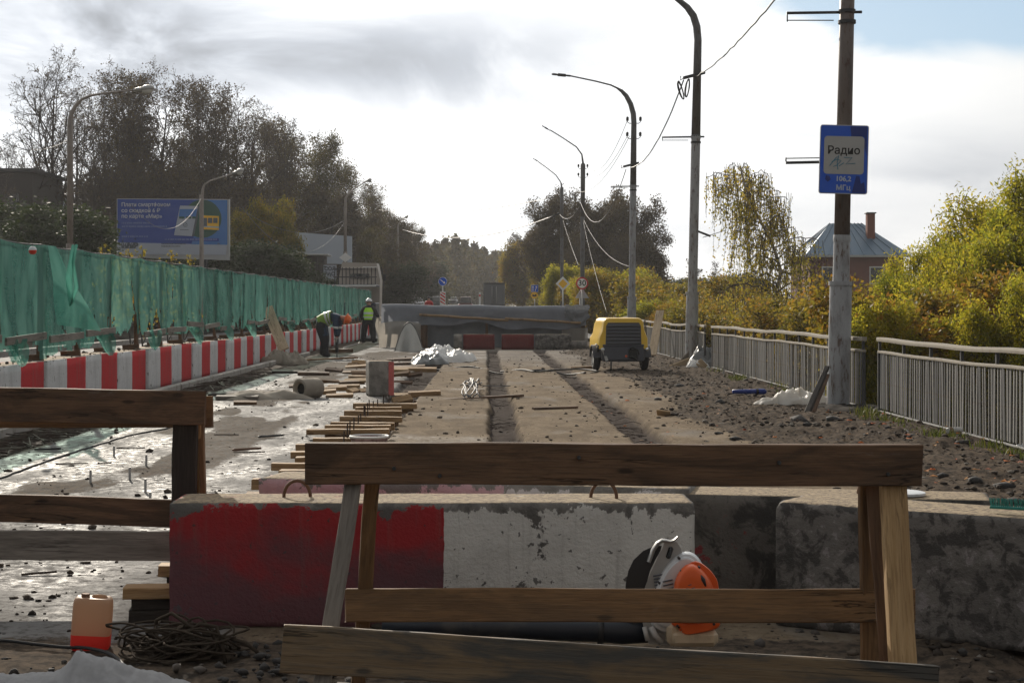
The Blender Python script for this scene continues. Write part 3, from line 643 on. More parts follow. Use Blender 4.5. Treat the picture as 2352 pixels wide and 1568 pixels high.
# grass tufts under the railing
def tuft(name, items, mat, seed, label, group=None):
    rs = np.random.RandomState(seed); V = []; T = []
    for (x, y, z, rad, h, n) in items:
        for i in range(n):
            px = x+rs.normal(0, rad); py = y+rs.normal(0, rad*1.5); a = rs.rand()*6.28; l = h*rs.uniform(.4, 1.1); le = rs.uniform(.2, .9)*l; w = .006+.004*rs.rand()
            d = np.array([math.cos(a), math.sin(a), 0]); s_ = np.array([-d[1], d[0], 0])*w; p0 = np.array([px, py, z])
            p1 = p0+d*le*.35+np.array([0,0,l*.65]); p2 = p0+d*le+np.array([0,0,l]); k = len(V)
            V += [p0-s_, p0+s_, p1+s_*.7, p1-s_*.7, p2]; T += [(k, k+1, k+2), (k, k+2, k+3), (k+3, k+2, k+4)]
    return props(link(name, meshnp(name, np.array(V), np.array(T), mat)), label, None, group, 'stuff')
it = [(5.45+rr.uniform(-.25, .05), y+rr.uniform(-.4, .4), 0.0, .10, rr.uniform(.07, .19), rr.randint(20, 70)) for y in [17.2, 17.8, 18.5, 19.0, 19.4, 20.1, 20.6, 21.0, 21.4, 22.0, 22.5, 16.3, 15.6, 28.5, 30, 33, 33.5, 34, 34.4, 38, 27.4]]
tuft('grass', it, M['grass'], 3, None)
# ---- air
hz = bpy.data.materials.new('autumn_haze'); hz.use_nodes = True; hz.node_tree.nodes.clear(); t = NT(hz.node_tree)
pv = t.n('ShaderNodeVolumePrincipled'); pv.inputs['Color'].default_value = (.93, .93, .95, 1); pv.inputs['Density'].default_value = .00026; pv.inputs['Anisotropy'].default_value = .35
o_ = t.n('ShaderNodeOutputMaterial'); t.L.new(pv.outputs[0], o_.inputs['Volume'])
b = MB(); b.box((0, 730, 11), (1900, 1800, 34.5)); props(b.build('haze', hz), kind='stuff')
# ---------------------------------------------------------------- concrete blocks, barricades and what lies in the foreground
def conc_mesh(name, L, D, Hh, mat, res=.045, r=.010, chip=.035, seed=0, mats=None):
    """worn cast block, centred in x and y, standing on z=0"""
    nx, ny, nz = [max(2, int(s/res)) for s in (L, D, Hh)]; h = np.array([L/2, D/2, Hh/2]); V = {}; P = []; Fs = []
    def vid(i, j, k):
        if (i, j, k) not in V: V[(i, j, k)] = len(P); P.append((-L/2+L*i/nx, -D/2+D*j/ny, -Hh/2+Hh*k/nz))
        return V[(i, j, k)]
    for i in range(nx):
        for j in range(ny):
            for k, fl in ((0, 1), (nz, 0)):
                q = [vid(i, j, k), vid(i+1, j, k), vid(i+1, j+1, k), vid(i, j+1, k)]; Fs.append(q[::-1] if fl else q)
    for i in range(nx):
        for k in range(nz):
            for j, fl in ((0, 0), (ny, 1)):
                q = [vid(i, j, k), vid(i+1, j, k), vid(i+1, j, k+1), vid(i, j, k+1)]; Fs.append(q[::-1] if fl else q)
    for j in range(ny):
        for k in range(nz):
            for i, fl in ((0, 1), (nx, 0)):
                q = [vid(i, j, k), vid(i, j+1, k), vid(i, j+1, k+1), vid(i, j, k+1)]; Fs.append(q[::-1] if fl else q)
    out = []
    for p in P:
        v = Vector(p); so_ = v+Vector((seed*7.1, seed*3.3, 0))
        n1 = mnoise.noise(so_*3.0); n2 = mnoise.noise(so_*9.0); n3 = mnoise.noise(so_*26); n4 = mnoise.noise(so_*18)
        rr_ = max(.006, r+chip*max(0, n1*.6+n2*.6+n4*.5-.08))
        inn = Vector([max(-(h[a]-rr_), min(h[a]-rr_, p[a])) for a in range(3)]); d = v-inn
        if d.length > 1e-9: v = inn+d.normalized()*rr_
        v = v+(v*.0)+Vector((n2, n3, n1))*.0035+d*0
        out.append((v.x, v.y, v.z+Hh/2))
    me = meshnp(name, np.array(out), np.array(Fs), mat, True); return me
def loop(parent, x, y, z, w=.13, h=.10, rot=0.0, lean=0.0):
    b = MB(); ca, sa = math.cos(rot), math.sin(rot); P = []
    for i in range(13):
        a = PI*i/12; u = -w/2*math.cos(a); q = h*math.sin(a)**.75; P.append((x+u*ca-lean*q*sa, y+u*sa+lean*q*ca, z+q-.02))
    P = [(P[0][0], P[0][1], z-.05)]+P+[(P[-1][0], P[-1][1], z-.05)]
    b.tube(P, .0085, 8); return b.build('lifting_loop', M['steel_rust'], parent, True)
def block(label, L, D, Hh, mat, loc, rz=0.0, loops=(), seed=0, group=None, name='concrete_block', **k):
    t = thing(name, label, 'concrete block', loc, rz, group)
    link('block_body', conc_mesh('block_body', L, D, Hh, M[mat], seed=seed, **k), t)
    for (x, y, r_, ln) in loops: loop(t, x, y, Hh, rot=r_, lean=ln)
    return t
block('red and white painted concrete block lying across the foreground', 2.476, .42, .585, 'conc_front', (-.252, 7.78, 0), 0, [(-.66, .02, .1, .1), (.82, -.02, -.3, .2)], 1, res=.032)
block('faded pink concrete block just behind the red and white one', 2.35, .42, .575, 'conc_pink', (-.05, 8.72, 0), -.235, [(.62, -.02, .2, .1)], 2)
block('dark concrete block with red traces and a pale lid on top at the right rear', 1.62, .42, .55, 'conc_mid', (1.76, 8.30, 0), -.19, [(.22, 0, .1, 0)], 3)
b = MB((2.12, 8.18, .55)); b.lathe([(0, .004), (.105, .004), (.112, .0), (.112, .012), (.10, .016), (0, .014)], 24, c=(2.12, 8.18, .555))
props(b.build('lid', M['white_plastic'], loc=(2.12, 8.18, .55), smooth=40), 'round pale lid lying on top of the dark block at the right rear', 'lid')
block('sooty dark concrete block set at an angle on the right', 2.40, .42, .585, 'conc_dark', (2.50, 7.17, 0), -.56, [(.16, 0, .6, .2)], 4, chip=.05, res=.032)
# teal brush hooked on that block
c0 = Vector((2.36, 7.17, .615)); t = thing('scrubbing_brush', 'teal bristle brush lying on the sooty block beside its lifting loop', 'brush', c0, -.5)
b = MB(); b.board((-.11, 0, -.005), (.11, 0, -.005), .035, .012, (0, 1, 0), 4, .001); b.build('brush_back', M['teal'], t)
b = MB()
for i in range(24):
    for j in range(4):
        x = -.105+.21*i/23; y = -.013+.026*j/3; b.tube([(x, y, 0), (x+R.uniform(-.012,.012), y*1.6, .035)], .0016, 3, False)
b.build('bristles', M['teal'], t, kind='stuff')
# ---- near sawhorse barricade (about 5.8 m off)
def barr(label, loc, group=None): return thing('wooden_barricade', label, 'barricade', loc, 0, group)
O = Vector((.47, 5.85, 0)); t = barr('long brown sawhorse barricade across the lower right foreground', O)
def bd(name, p0, p1, w, th, mat, up=(0,0,1), n=10, label=None, **k):
    b = MB(O); b.board(p0, p1, w, th, up, n, **k); return b.build(name, M[mat], t, label=label)
bd('top_rail', at(703, 1062, 5.85), at(2115, 1068, 5.86), .150, .045, 'wood_dark', n=14)
bd('middle_rail', at(795, 1388, 6.07), at(2100, 1390, 6.07), .125, .035, 'wood_brown', (0, .18, 1), n=12)
bd('bottom_rail', at(650, 1487, 5.52), at(2150, 1582, 5.50), .162, .035, 'wood_stained', (0, .1, 1), n=14)
bd('leg', at(814, 1090, 5.895), at(728, 1575, 5.44)+Vector((-.02, -.05, -.26)), .058, .032, 'wood_grey', (1, 0, .2), label='greyed leaning leg')
bd('leg', at(856, 1090, 5.915), at(822, 1592, 6.25), .055, .03, 'wood_brown', (1, 0, .2))
bd('leg', at(2049, 1090, 5.90), at(2082, 1600, 5.64)+Vector((0, 0, -.12)), .092, .045, 'wood_raw', (1, .1, 0), jit=.002, label='broad pale pine leg')
bd('leg', at(2006, 1090, 5.94), at(2046, 1585, 5.84), .062, .05, 'wood_dark', (1, -.25, 0))
bd('leg', at(1996, 1100, 5.93), at(2002, 1570, 6.22), .085, .028, 'wood_brown', (1, .45, 0))
b = MB(O)
for px, py, Y in ((905, 1075, 5.82), (1330, 1050, 5.82), (1790, 1062, 5.82), (1010, 1092, 5.82), (2040, 1088, 5.83)): b.lathe([(0, .006), (.006, .006), (.0075, .003), (.0075, -.02)], 8, FACE, at(px, py, Y+.004))
b.build('nail_heads', M['steel_dark'], t, kind='stuff')
# ---- left barricade behind the red block (8.3 m off)
O = Vector((-2.3, 8.3, 0)); t = barr('wooden barricade on the left with a squared dark post', O)
bd('top_rail', at(-300, 924, 8.28), at(472, 936, 8.30), .175, .04, 'wood_dark')
bd('back_rail', at(-300, 948, 8.46), at(489, 944, 8.46), .165, .03, 'wood_brown')
bd('middle_rail', at(-300, 1155, 8.42), at(400, 1178, 8.42), .145, .035, 'wood_dark', (0, 0, 1))
bd('bottom_rail', at(-300, 1250, 8.24), at(400, 1252, 8.24), .150, .035, 'wood_grey', (0, 0, 1))
bd('post', at(427, 945, 8.36), at(420, 1386, 8.36), .125, .06, 'wood_black', (1, 0, 0))
bd('leg', at(457, 960, 8.40), at(462, 1386, 8.60), .03, .05, 'wood_raw', (1, 0, 0))
bd('leg', at(462, 960, 8.42), at(474, 1386, 8.42), .03, .05, 'wood_brown', (1, 0, 0))
bd('leg', at(-200, 945, 8.36), at(-215, 1386, 8.36), .125, .06, 'wood_black', (1, 0, 0))
# ---- leaf blower lying between block and barricade
def quadfn(a, b, c, d): return lambda u, v: tuple(lerp(lerp(Vector(a), Vector(b), u), lerp(Vector(d), Vector(c), u), v))
BY = 6.72; O = at(1545, 1480, BY); O.z = 0.0; t = thing('leaf_blower', 'orange and white backpack blower resting against the painted block', 'leaf blower', O)
q = lambda px, py, dy=0: at(px, py, BY+dy)
# dark padded back plate, curved
def plate(pxs, w0, w1, mat, name, th=.05, dy=0.0, sm=35):
    """band along a pixel polyline (px,py) with half-widths, thickened towards the back"""
    b = MB(O); P = []
    for (px, py, hw) in pxs:
        for s_, d in ((-1, 0), (1, 0), (1, th), (-1, th)): P.append(q(px+s_*hw, py, dy+d))
    n = len(pxs); fs = [(i*4+j, i*4+(j+1)%4, i*4+4+(j+1)%4, i*4+4+j) for i in range(n-1) for j in range(4)]+[(3,2,1,0), tuple((n-1)*4+j for j in range(4))]
    b.add(P, fs); return b.build(name, M[mat], t, sm)
plate([(1512, 1252, 8), (1497, 1264, 20), (1480, 1285, 25), (1468, 1310, 25), (1461, 1340, 24), (1458, 1375, 22), (1462, 1410, 20), (1472, 1440, 16)], 0, 0, 'black_plastic', 'back_pad', .16, .02)
plate([(1540, 1243, 14), (1543, 1258, 21), (1540, 1272, 27), (1532, 1292, 27), (1522, 1315, 28), (1512, 1345, 30), (1506, 1375, 32), (1508, 1405, 36), (1514, 1440, 36), (1520, 1478, 30)], 0, 0, 'grey_plastic', 'frame_plate', .10, 0)
# carrying handle: swept lip with a slot under it
hp = [(1490, 1290, 9), (1500, 1262, 10), (1510, 1247, 10), (1521, 1240, 9), (1531, 1241, 8), (1540, 1243, 7), (1549, 1239, 6), (1557, 1231, 5)]
b = MB(O); S = []
for i, (px, py, w_) in enumerate(hp):
    dx = hp[min(i+1, 7)][0]-hp[max(i-1, 0)][0]; dy = hp[min(i+1, 7)][1]-hp[max(i-1, 0)][1]; l_ = math.hypot(dx, dy); nx_, ny_ = -dy/l_, dx/l_
    S.append([q(px+nx_*w_*.55*math.cos(a_), py+ny_*w_*.55*math.cos(a_), .02+.045*math.sin(a_)) for a_ in [2*PI*k_/12 for k_ in range(12)]])
loft(b, S); b.build('handle', M['grey_plastic'], t, 60)
b = MB(O); b.cbox(q(1538, 1268, -.004), (.020, .012, .050), .006, Euler((0, .30, 0))); b.build('handle_slot', M['black_plastic'], t, True)
b = MB(O)
for i in range(9): b.tube([q(1500+i*1.2, 1322+i*7, -.015), q(1535+i*1.0, 1316+i*7.5, -.02)], .0035, 6)
b.build('cooling_fins', M['charcoal'], t, True)
# fan housing and engine cover: pillowed shells built out towards the viewer
def pillow(name, poly, secs, mat, sm=38):
    n = len(poly); P = []; m = 3
    for i in range(n):
        p0, p1, p2, p3 = [poly[(i+k) % n] for k in (-1, 0, 1, 2)]
        for k in range(m):
            s_ = k/m; P.append(tuple(.5*(2*p1[a]+(p2[a]-p0[a])*s_+(2*p0[a]-5*p1[a]+4*p2[a]-p3[a])*s_**2+(3*p1[a]-p0[a]-3*p2[a]+p3[a])*s_**3) for a in (0, 1)))
    cx = sum(p[0] for p in P)/len(P); cy = sum(p[1] for p in P)/len(P); b = MB(O)
    loft(b, [[q(cx+(x-cx)*k, cy+(y-cy)*k, d) for x, y in P] for d, k in secs]); return b.build(name, M[mat], t, sm)
pillow('fan_housing', [(1500, 1445), (1496, 1400), (1504, 1350), (1524, 1305), (1552, 1275), (1576, 1265), (1598, 1273), (1614, 1295), (1628, 1330), (1630, 1400), (1622, 1450), (1560, 1462)], [(.16, .97), (.14, 1), (.03, 1), (.0, .985), (-.015, .95), (-.025, .93), (-.03, .86), (-.045, .84), (-.05, .80)], 'white_plastic')
pillow('cover_backplate', [(1556, 1330), (1574, 1300), (1597, 1287), (1620, 1298), (1641, 1320), (1651, 1350), (1650, 1440), (1560, 1450)], [(.02, .98), (.0, 1.0), (-.045, 1), (-.06, .97)], 'orange')
pillow('engine_cover', [(1547, 1350), (1556, 1318), (1574, 1297), (1594, 1294), (1616, 1310), (1634, 1336), (1642, 1370), (1640, 1425), (1560, 1432), (1548, 1400)], [(-.05, 1.0), (-.075, .985), (-.098, .93), (-.112, .84), (-.119, .70), (-.121, .4)], 'orange')
pillow('engine_skirt', [(1547, 1424), (1600, 1420), (1648, 1418), (1650, 1440), (1610, 1452), (1572, 1456), (1560, 1438), (1546, 1436)], [(.0, 1), (-.06, 1), (-.075, .96), (-.08, .9)], 'orange')
for px_, py_, d_ in ((1566, 1312, -.090), (1606, 1302, -.088), (1556, 1436, -.082), (1640, 1432, -.082), (1515, 1338, -.03), (1560, 1281, -.05)):
    b = MB(O); b.lathe([(0, .004), (.005, .004), (.006, 0), (.006, -.02)], 10, FACE, q(px_, py_, d_)); b.build('screw', M['steel_dark'], t)
for k_ in range(7):
    b = MB(O); b.tube([q(1522+k_*1.5, 1335+k_*9, -.052), q(1545+k_*1.2, 1330+k_*9, -.054)], .003, 6); b.build('intake_slot', M['charcoal'], t, True)
b = MB(O); b.tube([q(1560, 1345, -.112), q(1585, 1352, -.123), q(1612, 1362, -.121), q(1636, 1378, -.10)], .0022, 5); b.tube([q(1556, 1372, -.108), q(1590, 1385, -.123), q(1630, 1400, -.108)], .0022, 5); b.build('panel_seam', M['black'], t, True, kind='stuff')
b = MB(O); b.tube([q(1606, 1316, -.108), q(1615, 1330, -.116), q(1621, 1345, -.118)], [.005, .009, .004], 8); b.build('vent_slot', M['black_plastic'], t, True)
b = MB(O)
for px, py in ((1580, 1343), (1588, 1350), (1584, 1357), (1593, 1354)): b.tube([q(px, py, -.119), q(px+8, py-2, -.120)], .0025, 6)
b.build('embossed_lettering', M['charcoal'], t, True)
b = MB(O); b.cbox(q(1590, 1458, .0), (.20, .15, .07), .02); b.cbox(q(1545, 1450, -.0), (.06, .13, .10), .02); b.build('fuel_tank', M['cream_plastic'], t, 40)
b = MB(O); b.lathe([(0, .03), (.022, .03), (.024, .02), (.024, 0), (.02, -.01)], 16, None, q(1566, 1434, -.05)); b.build('tank_cap', M['black_plastic'], t, 40)
b = MB(O); b.tube([q(1495, 1438, -.02), q(1505, 1458, -.03), q(1520, 1475, -.03)], .013, 8); b.tube([q(1480, 1438, -.02), q(1488, 1470, -.03)], .010, 8); b.build('strap', M['sign_grey'], t, True)
b = MB(O); pts = [q(1490, 1446, .05), q(1430, 1447, .07), q(1380, 1446, .08), q(1200, 1441, .10), q(1010, 1437, .12), q(880, 1433, .14)]
b.tube(pts, [.052, .056, .05, .047, .044, .042], 18); b.build('blower_tube', M['blue_black'], t, True)
b = MB(O); b.tube([q(1385, 1446, .08), q(1372, 1446, .08)], .057, 18); b.build('tube_clamp', M['black_plastic'], t, True)
# ---- jerry can
O = Vector(((207-VX)*7.13/F, 7.13, dz(-1.75, 7.13)-.004)); t = thing('jerry_can', 'small translucent canister with red liquid in the bottom', 'canister', O, 0.0, rot=(0, math.radians(4.0), .12))
b = MB(); secs = []
for z, k in ((0, .88), (.006, .96), (.018, 1), (.10, 1.01), (.19, 1), (.212, .985), (.224, .95), (.232, .86)): secs.append([(x, y, z) for x, y in rsec(.168*k, .115*k, .026)])
loft(b, secs); b.build('can_body', M['can'], t, 50)
b = MB(); b.lathe([(0, .014), (.017, .014), (.019, .011), (.019, -.004)], 18, None, (-.036, 0, .232)); b.build('cap', M['steel_rust'], t, 40)
b = MB(); b.tube([(-.005, 0, .222), (0, 0, .237), (.02, 0, .239), (.05, 0, .237), (.062, 0, .220)], .008, 8); b.build('handle', M['can'], t, True)
# ---- hose along the foreground, rope heap, felt, offcut ends
def cable(name, label, pts, r, mat, cat='cable', n=6, sub=8, jit=0.0, group=None):
    P = []; pts = [Vector(p) for p in pts]
    for i in range(len(pts)-1):
        p0 = pts[max(i-1, 0)]; p1 = pts[i]; p2 = pts[i+1]; p3 = pts[min(i+2, len(pts)-1)]
        for k in range(sub):
            s_ = k/sub; P.append(.5*((2*p1)+(p2-p0)*s_+(2*p0-5*p1+4*p2-p3)*s_**2+(3*p1-p0-3*p2+p3)*s_**3)+Vector((R.uniform(-jit, jit), R.uniform(-jit, jit), 0)))
    P.append(pts[-1]); o = pts[0]; b = MB(o); b.tube(P, r, n); return props(b.build(name, M[mat], None, True, loc=o), label, cat, group)
def onz(px, py, dzv=.012):
    p = gnd(px, py); p.z = dz(p.x, p.y)+dzv; return p
cable('black_hose', 'black hose lying on the ground in front of the canister', [onz(x, y, .02) for x, y in ((-120, 1480), (0, 1478), (60, 1482), (140, 1489), (205, 1497), (262, 1516), (300, 1552), (330, 1600))], .0085, 'black_rubber', 'hose')
O = Vector(((410-VX)*6.95/F, 6.95, 0)); t = thing('rope_heap', 'tangled heap of brown rope at the corner of the red block', 'rope', O)
g = random.Random(21)
for k in range(34):
    b = MB(); cx, cy = g.uniform(-.13, .12), g.uniform(-.12, .1); rx, ry = g.uniform(.07, .20), g.uniform(.06, .16); h = g.uniform(.03, .17); a0 = g.random()*6; tl = g.uniform(.1, .9); P = []
    for i in range(34):
        a = a0+i*.27; rr2 = 1+.12*math.sin(i*.9+k); P.append((cx+rx*rr2*math.cos(a), cy+ry*rr2*math.sin(a), max(.015, .02+h*(.5+.5*math.sin(a*tl*2+k))*(1-abs(i/33-.5)*.9))))
    b.tube(P, .0050, 7); b.build('rope_strand', M['rope'], t, True)
b = MB()
for P in ([(-.12,.05,.05),(-.10,.03,.15),(-.03,.0,.185),(.06,-.02,.13),(.12,-.05,.03)], [(.03,-.02,.10),(.10,-.03,.145),(.17,-.04,.135),(.20,-.07,.06),(.22,-.12,.0)], [(.10,.02,.09),(.2,.0,.085),(.3,-.03,.06),(.36,-.06,.02)]):
    b.tube(P, .0085, 8)
b.build('rope_strand', M['rope'], t, True)
b = MB((0,0,0))
def feltfn(u, v):
    px = lerp(-260, 470, u); x = (px-VX)*6.1/F+0; y = 5.75+.55*v
    tt = math.exp(-((u-.578)/.050)**2); tz = math.exp(-((u-.578)/.10)**2)
    pr = .178-.121*(u-.578)/.326 if u > .578 else .083+.095*math.exp(-(.578-u)/.038)
    wv = math.exp(-((v-.82)/(.26+.2*max(0, u-.578)))**2)
    z = .03+(pr-.03)*wv+.020*abs(mnoise.noise(Vector((u*13+v*3, v*4-u*5, 2))))+.010*abs(mnoise.noise(Vector((u*34, v*12+u*20, 4))))+.003*mnoise.noise(Vector((u*90, v*50, 2)))
    if v > .9: z -= (v-.9)*1.6
    return (x, y, max(z, .015))
b.grid(feltfn, 220, 70); props(b.build('felt_sheet', M['felt'], None, True), 'grey felt sheet with a peaked fold at the bottom left corner', 'felt sheet')
O = onz(1990, 1560); t = None
for i, P in enumerate(([(2.08,5.95,.03),(2.2,6.02,.06),(2.3,5.98,.05),(2.42,5.85,.03)], [(2.02,6.0,.02),(2.15,6.12,.07),(2.33,6.08,.08),(2.5,5.95,.02)], [(2.15,5.8,.02),(2.26,5.9,.10),(2.36,5.82,.06),(2.45,5.72,.02)])):
    cable('grey_rope', ('loop of pale grey rope beside the foot of the sooty block', 'outer strand of pale grey rope under the sooty block', 'humped strand of pale grey rope at the bottom right')[i], P, .016, 'wire_pale', 'rope', 8)
# flat piece of timber lying under the blower, dark crumpled rag on the pink block
p = at(1222, 1116, 8.72); b = MB(p)
def ragfn(u, v):
    a = u*6.283; r_ = v*(.11+.03*math.sin(a*3)+.02*math.sin(a*7)); return (p.x+r_*1.3*math.cos(a), p.y+r_*.6*math.sin(a), .56+.05*(1-v)**.5*(1+.5*math.sin(a*5+v*6))+.006)
b.grid(ragfn, 30, 6); props(b.build('rag', M['black_plastic'], None, True, loc=p), 'black crumpled rag lying on the faded pink block', 'rag')
p = at(1180, 1125, 8.62)
b = MB(p); b.cbox(p+Vector((0, .1, .02)), (.10, .05, .05), .008, Euler((.1, .05, .2))); props(b.build('brick_fragment', M['conc_upright'], loc=p), 'orange painted lump of concrete beside the black rag', 'concrete lump')
# ---------------------------------------------------------------- timbers, debris, machines and people on the deck
ORD = ['first','second','third','fourth','fifth','sixth','seventh','eighth','ninth','tenth','eleventh','twelfth','thirteenth','fourteenth','fifteenth','sixteenth','seventeenth','eighteenth','nineteenth','twentieth','twenty-first','twenty-second','twenty-third','twenty-fourth','twenty-fifth','twenty-sixth','twenty-seventh','twenty-eighth']
rows = [(812, None, 925, 1.00), (817, None, 934, 1.15), (791, None, 942, 1.15), (781, None, 955, 1.1), (760, None, 968, 1.1), (747, None, 975, 1.1), (705, 894, 985, 1.12), (719, 850, 1004, 1.12), (680, None, 1019, 1.12), (669, None, 1036, 1.12), (680, None, 1048, 1.12), (625, None, 1062, 1.12), (643, None, 1078, 1.12), (580, None, 1098, 1.12), (604, None, 1114, 1.15), (567, None, 1130, 1.15), (470, None, 1172, 1.2), (440, None, 1205, 1.2), (420, None, 1240, 1.2)]
gg = random.Random(3); rows = rows[::-1]
for i, (lx, rx, py, xr) in enumerate(rows):
    Y = (H-.115)*F/(py-VY); xl = (lx-VX)*Y/F; xe = (rx-VX)*Y/F if rx else -xr-gg.uniform(-.06, .08)
    if py > 1165: xe = -1.22
    hh = gg.uniform(.055, .09); yw = gg.uniform(-.05, .05); cz = .115-hh/2
    t = thing('formwork_timber', '%s crosswise timber of the row counted from the red and white block' % ORD[i], 'timber', ((xl+xe)/2, Y, 0), yw, 'crosswise timbers in a row on the deck')
    L = xe-xl; b = MB(); b.board((-L/2, 0, cz), (L/2, 0, cz+gg.uniform(-.012, .012)), hh, gg.uniform(.10, .16), (0, 0, 1), 6, .004, .005); b.build('timber_beam', M['wood_beam'], t)
    lo = cz-hh/2; b = MB(); sx = gg.uniform(-.12, .12)
    b.board((-L/2+.10+abs(sx), .02, lo/2-.02), (L/2-.05, .02, lo/2-.02), max(.03, lo+.03), .11, (0, 0, 1), 4, .004); b.build('packing_board', M['wood_black' if py > 1165 else 'wood_brown'], t)
    if py > 1280:
        b = MB(); b.board((-L/2+.12, -.06, -.03), (L/2, -.06, -.03), .07, .10, (0, 0, 1), 4); b.build('packing_board', M['wood_black'], t)
for k, (x0, x1, y, z0, z1, dp, mt, lab) in enumerate(((-1.735, -1.50, 7.74, .112, .166, .13, 'wood_raw', 'bright sawn timber end on top of the pile left of the red block'), (-1.70, -1.50, 7.77, .056, .111, .14, 'wood_black', 'dark timber end in the middle of the pile left of the red block'), (-1.71, -1.50, 7.76, -.02, .055, .15, 'wood_black', 'lowest dark timber end of the pile left of the red block'), (-1.70, -1.22, 8.42, .105, .162, .13, 'wood_raw', 'bright timber behind the pile left of the red block'), (-1.66, -1.22, 8.44, .03, .104, .13, 'wood_black', 'dark timber under the bright one behind the pile'))):
    p = Vector((x0, y, 0)); b = MB(p); zc = (z0+z1)/2; b.board((x0, y, zc), (x1, y+.02, zc), z1-z0, dp, (0, 0, 1), 4, .003, .005); props(b.build('timber_end', M[mt], loc=p), lab, 'timber')
gg = random.Random(13)
for px, py in ((893, 915), (880, 921), (868, 926), (858, 930), (849, 936), (845, 941), (839, 946), (836, 951), (829, 960), (822, 968), (812, 985), (803, 996), (797, 1004), (789, 1010), (748, 1066), (733, 1074), (757, 1060), (717, 1086), (655, 1140)):
    Y = (H-.03)*F/(py+18-VY); p = at(px, py, Y); p.z = 0; b = MB(p); h_ = gg.uniform(.19, .27); b.tube([p, p+Vector((gg.uniform(-.01, .01), 0, h_))], .0085, 6)
    props(b.build('rebar_pin', M['rebar'], loc=p), 'thin upright rebar pin standing among the crosswise timbers', 'rebar pin', 'rebar pins among the timbers')
for px, py in ((262, 1048), (336, 1070), (334, 1130), (400, 1040), (298, 1102), (345, 1162), (208, 1110)):
    p = onz(px, py, 0); b = MB(p); b.tube([p, p+Vector((0, 0, .11))], .012, 6)
    props(b.build('plastic_sleeve', M['sign_grey'], loc=p), 'short pale plastic sleeve standing in the wet deck', 'sleeve', 'pale sleeves standing in the wet deck')
# loose offcuts beyond the row
offs = [(735, 905, .55, .1, 'wood_beam'), (765, 897, .5, .2, 'wood_beam'), (790, 890, .6, -.1, 'wood_beam'), (808, 882, .5, .3, 'wood_brown'), (780, 912, .45, 0, 'wood_beam'), (812, 901, .35, 1.2, 'wood_raw'), (838, 868, .7, .1, 'wood_beam'), (822, 858, .7, -.05, 'wood_brown'), (935, 845, .9, .05, 'wood_brown'), (950, 851, 1.1, 0, 'wood_beam'), (905, 838, .9, .1, 'wood_dark'), (830, 845, .8, .1, 'wood_beam'), (915, 897, .5, .5, 'wood_raw'), (975, 908, .55, .05, 'wood_beam'), (700, 890, .6, .15, 'wood_dark'), (560, 908, 1.2, .05, 'wood_black'), (590, 912, .6, .1, 'wood_dark'), (545, 918, .7, -.1, 'wood_grey'), (563, 929, .35, .1, 'wood_brown'), (925, 828, .9, .1, 'wood_dark'), (915, 853, .5, .4, 'wood_raw'), (720, 862, .7, .0, 'wood_dark'), (665, 857, .8, .02, 'wood_black')]
offlab = ['brown offcut leaning in the pile left of the upright block', 'pale brown offcut on top of the left pile', 'longer offcut at the back of the left pile', 'dark offcut nearest the upright block', 'squat offcut at the front of the left pile', 'short raw offcut standing across the left pile', 'offcut tucked behind the upright block', 'flat brown board lying behind the upright block', 'brown board right of the upright block by the white film', 'long board right of the upright block', 'dark board lying under the edge of the white film', 'board lying farther back beside the upright block', 'raw bright offcut at the right foot of the upright block', 'squared offcut alone on the brown slab', 'dark offcut by the end of the grey roll', 'long black board lying on the wet deck behind the left barricade', 'short dark board crossing the long black board', 'grey board end under the long black board', 'small brown offcut in front of the grey roll', 'dark board behind the white film heap', 'tilted raw offcut between upright block and film', 'dark flat board on the wet deck near the bending worker', 'thin black strip of wood on the wet deck by the sacks']
for i, (px, py, L, a, mt) in enumerate(offs):
    p = onz(px, py, .03); b = MB(p); d = Vector((math.cos(a), math.sin(a), gg.uniform(-.03, .08)))*L/2; b.board(p-d, p+d, gg.uniform(.10, .18), gg.uniform(.05, .10), (0, 1, .2), 4, .004)
    props(b.build('wood_offcut', M[mt], loc=p), offlab[i], 'offcut', 'loose wood offcuts on the deck')
gg2 = random.Random(17)
for i in range(17):
    px = gg2.choice([gg2.gauss(770, 28), gg2.gauss(830, 20), gg2.gauss(930, 16)]); py = gg2.uniform(836, 915); p = onz(px, py, .02+gg2.random()*.06); a = gg2.uniform(-.5, .5); L = gg2.uniform(.25, .7); b = MB(p); d = Vector((math.cos(a), math.sin(a), gg2.uniform(-.1, .15)))*L/2
    b.board(p-d, p+d, gg2.uniform(.08, .15), gg2.uniform(.04, .08), (0, 1, gg2.uniform(.1, .8)), 3, .003)
    props(b.build('wood_scrap', M[gg2.choice(['wood_beam', 'wood_brown', 'wood_dark', 'wood_raw'])], loc=p), 'small scrap of sawn wood among the litter round the upright block', 'wood scrap', 'wood scraps round the upright block')
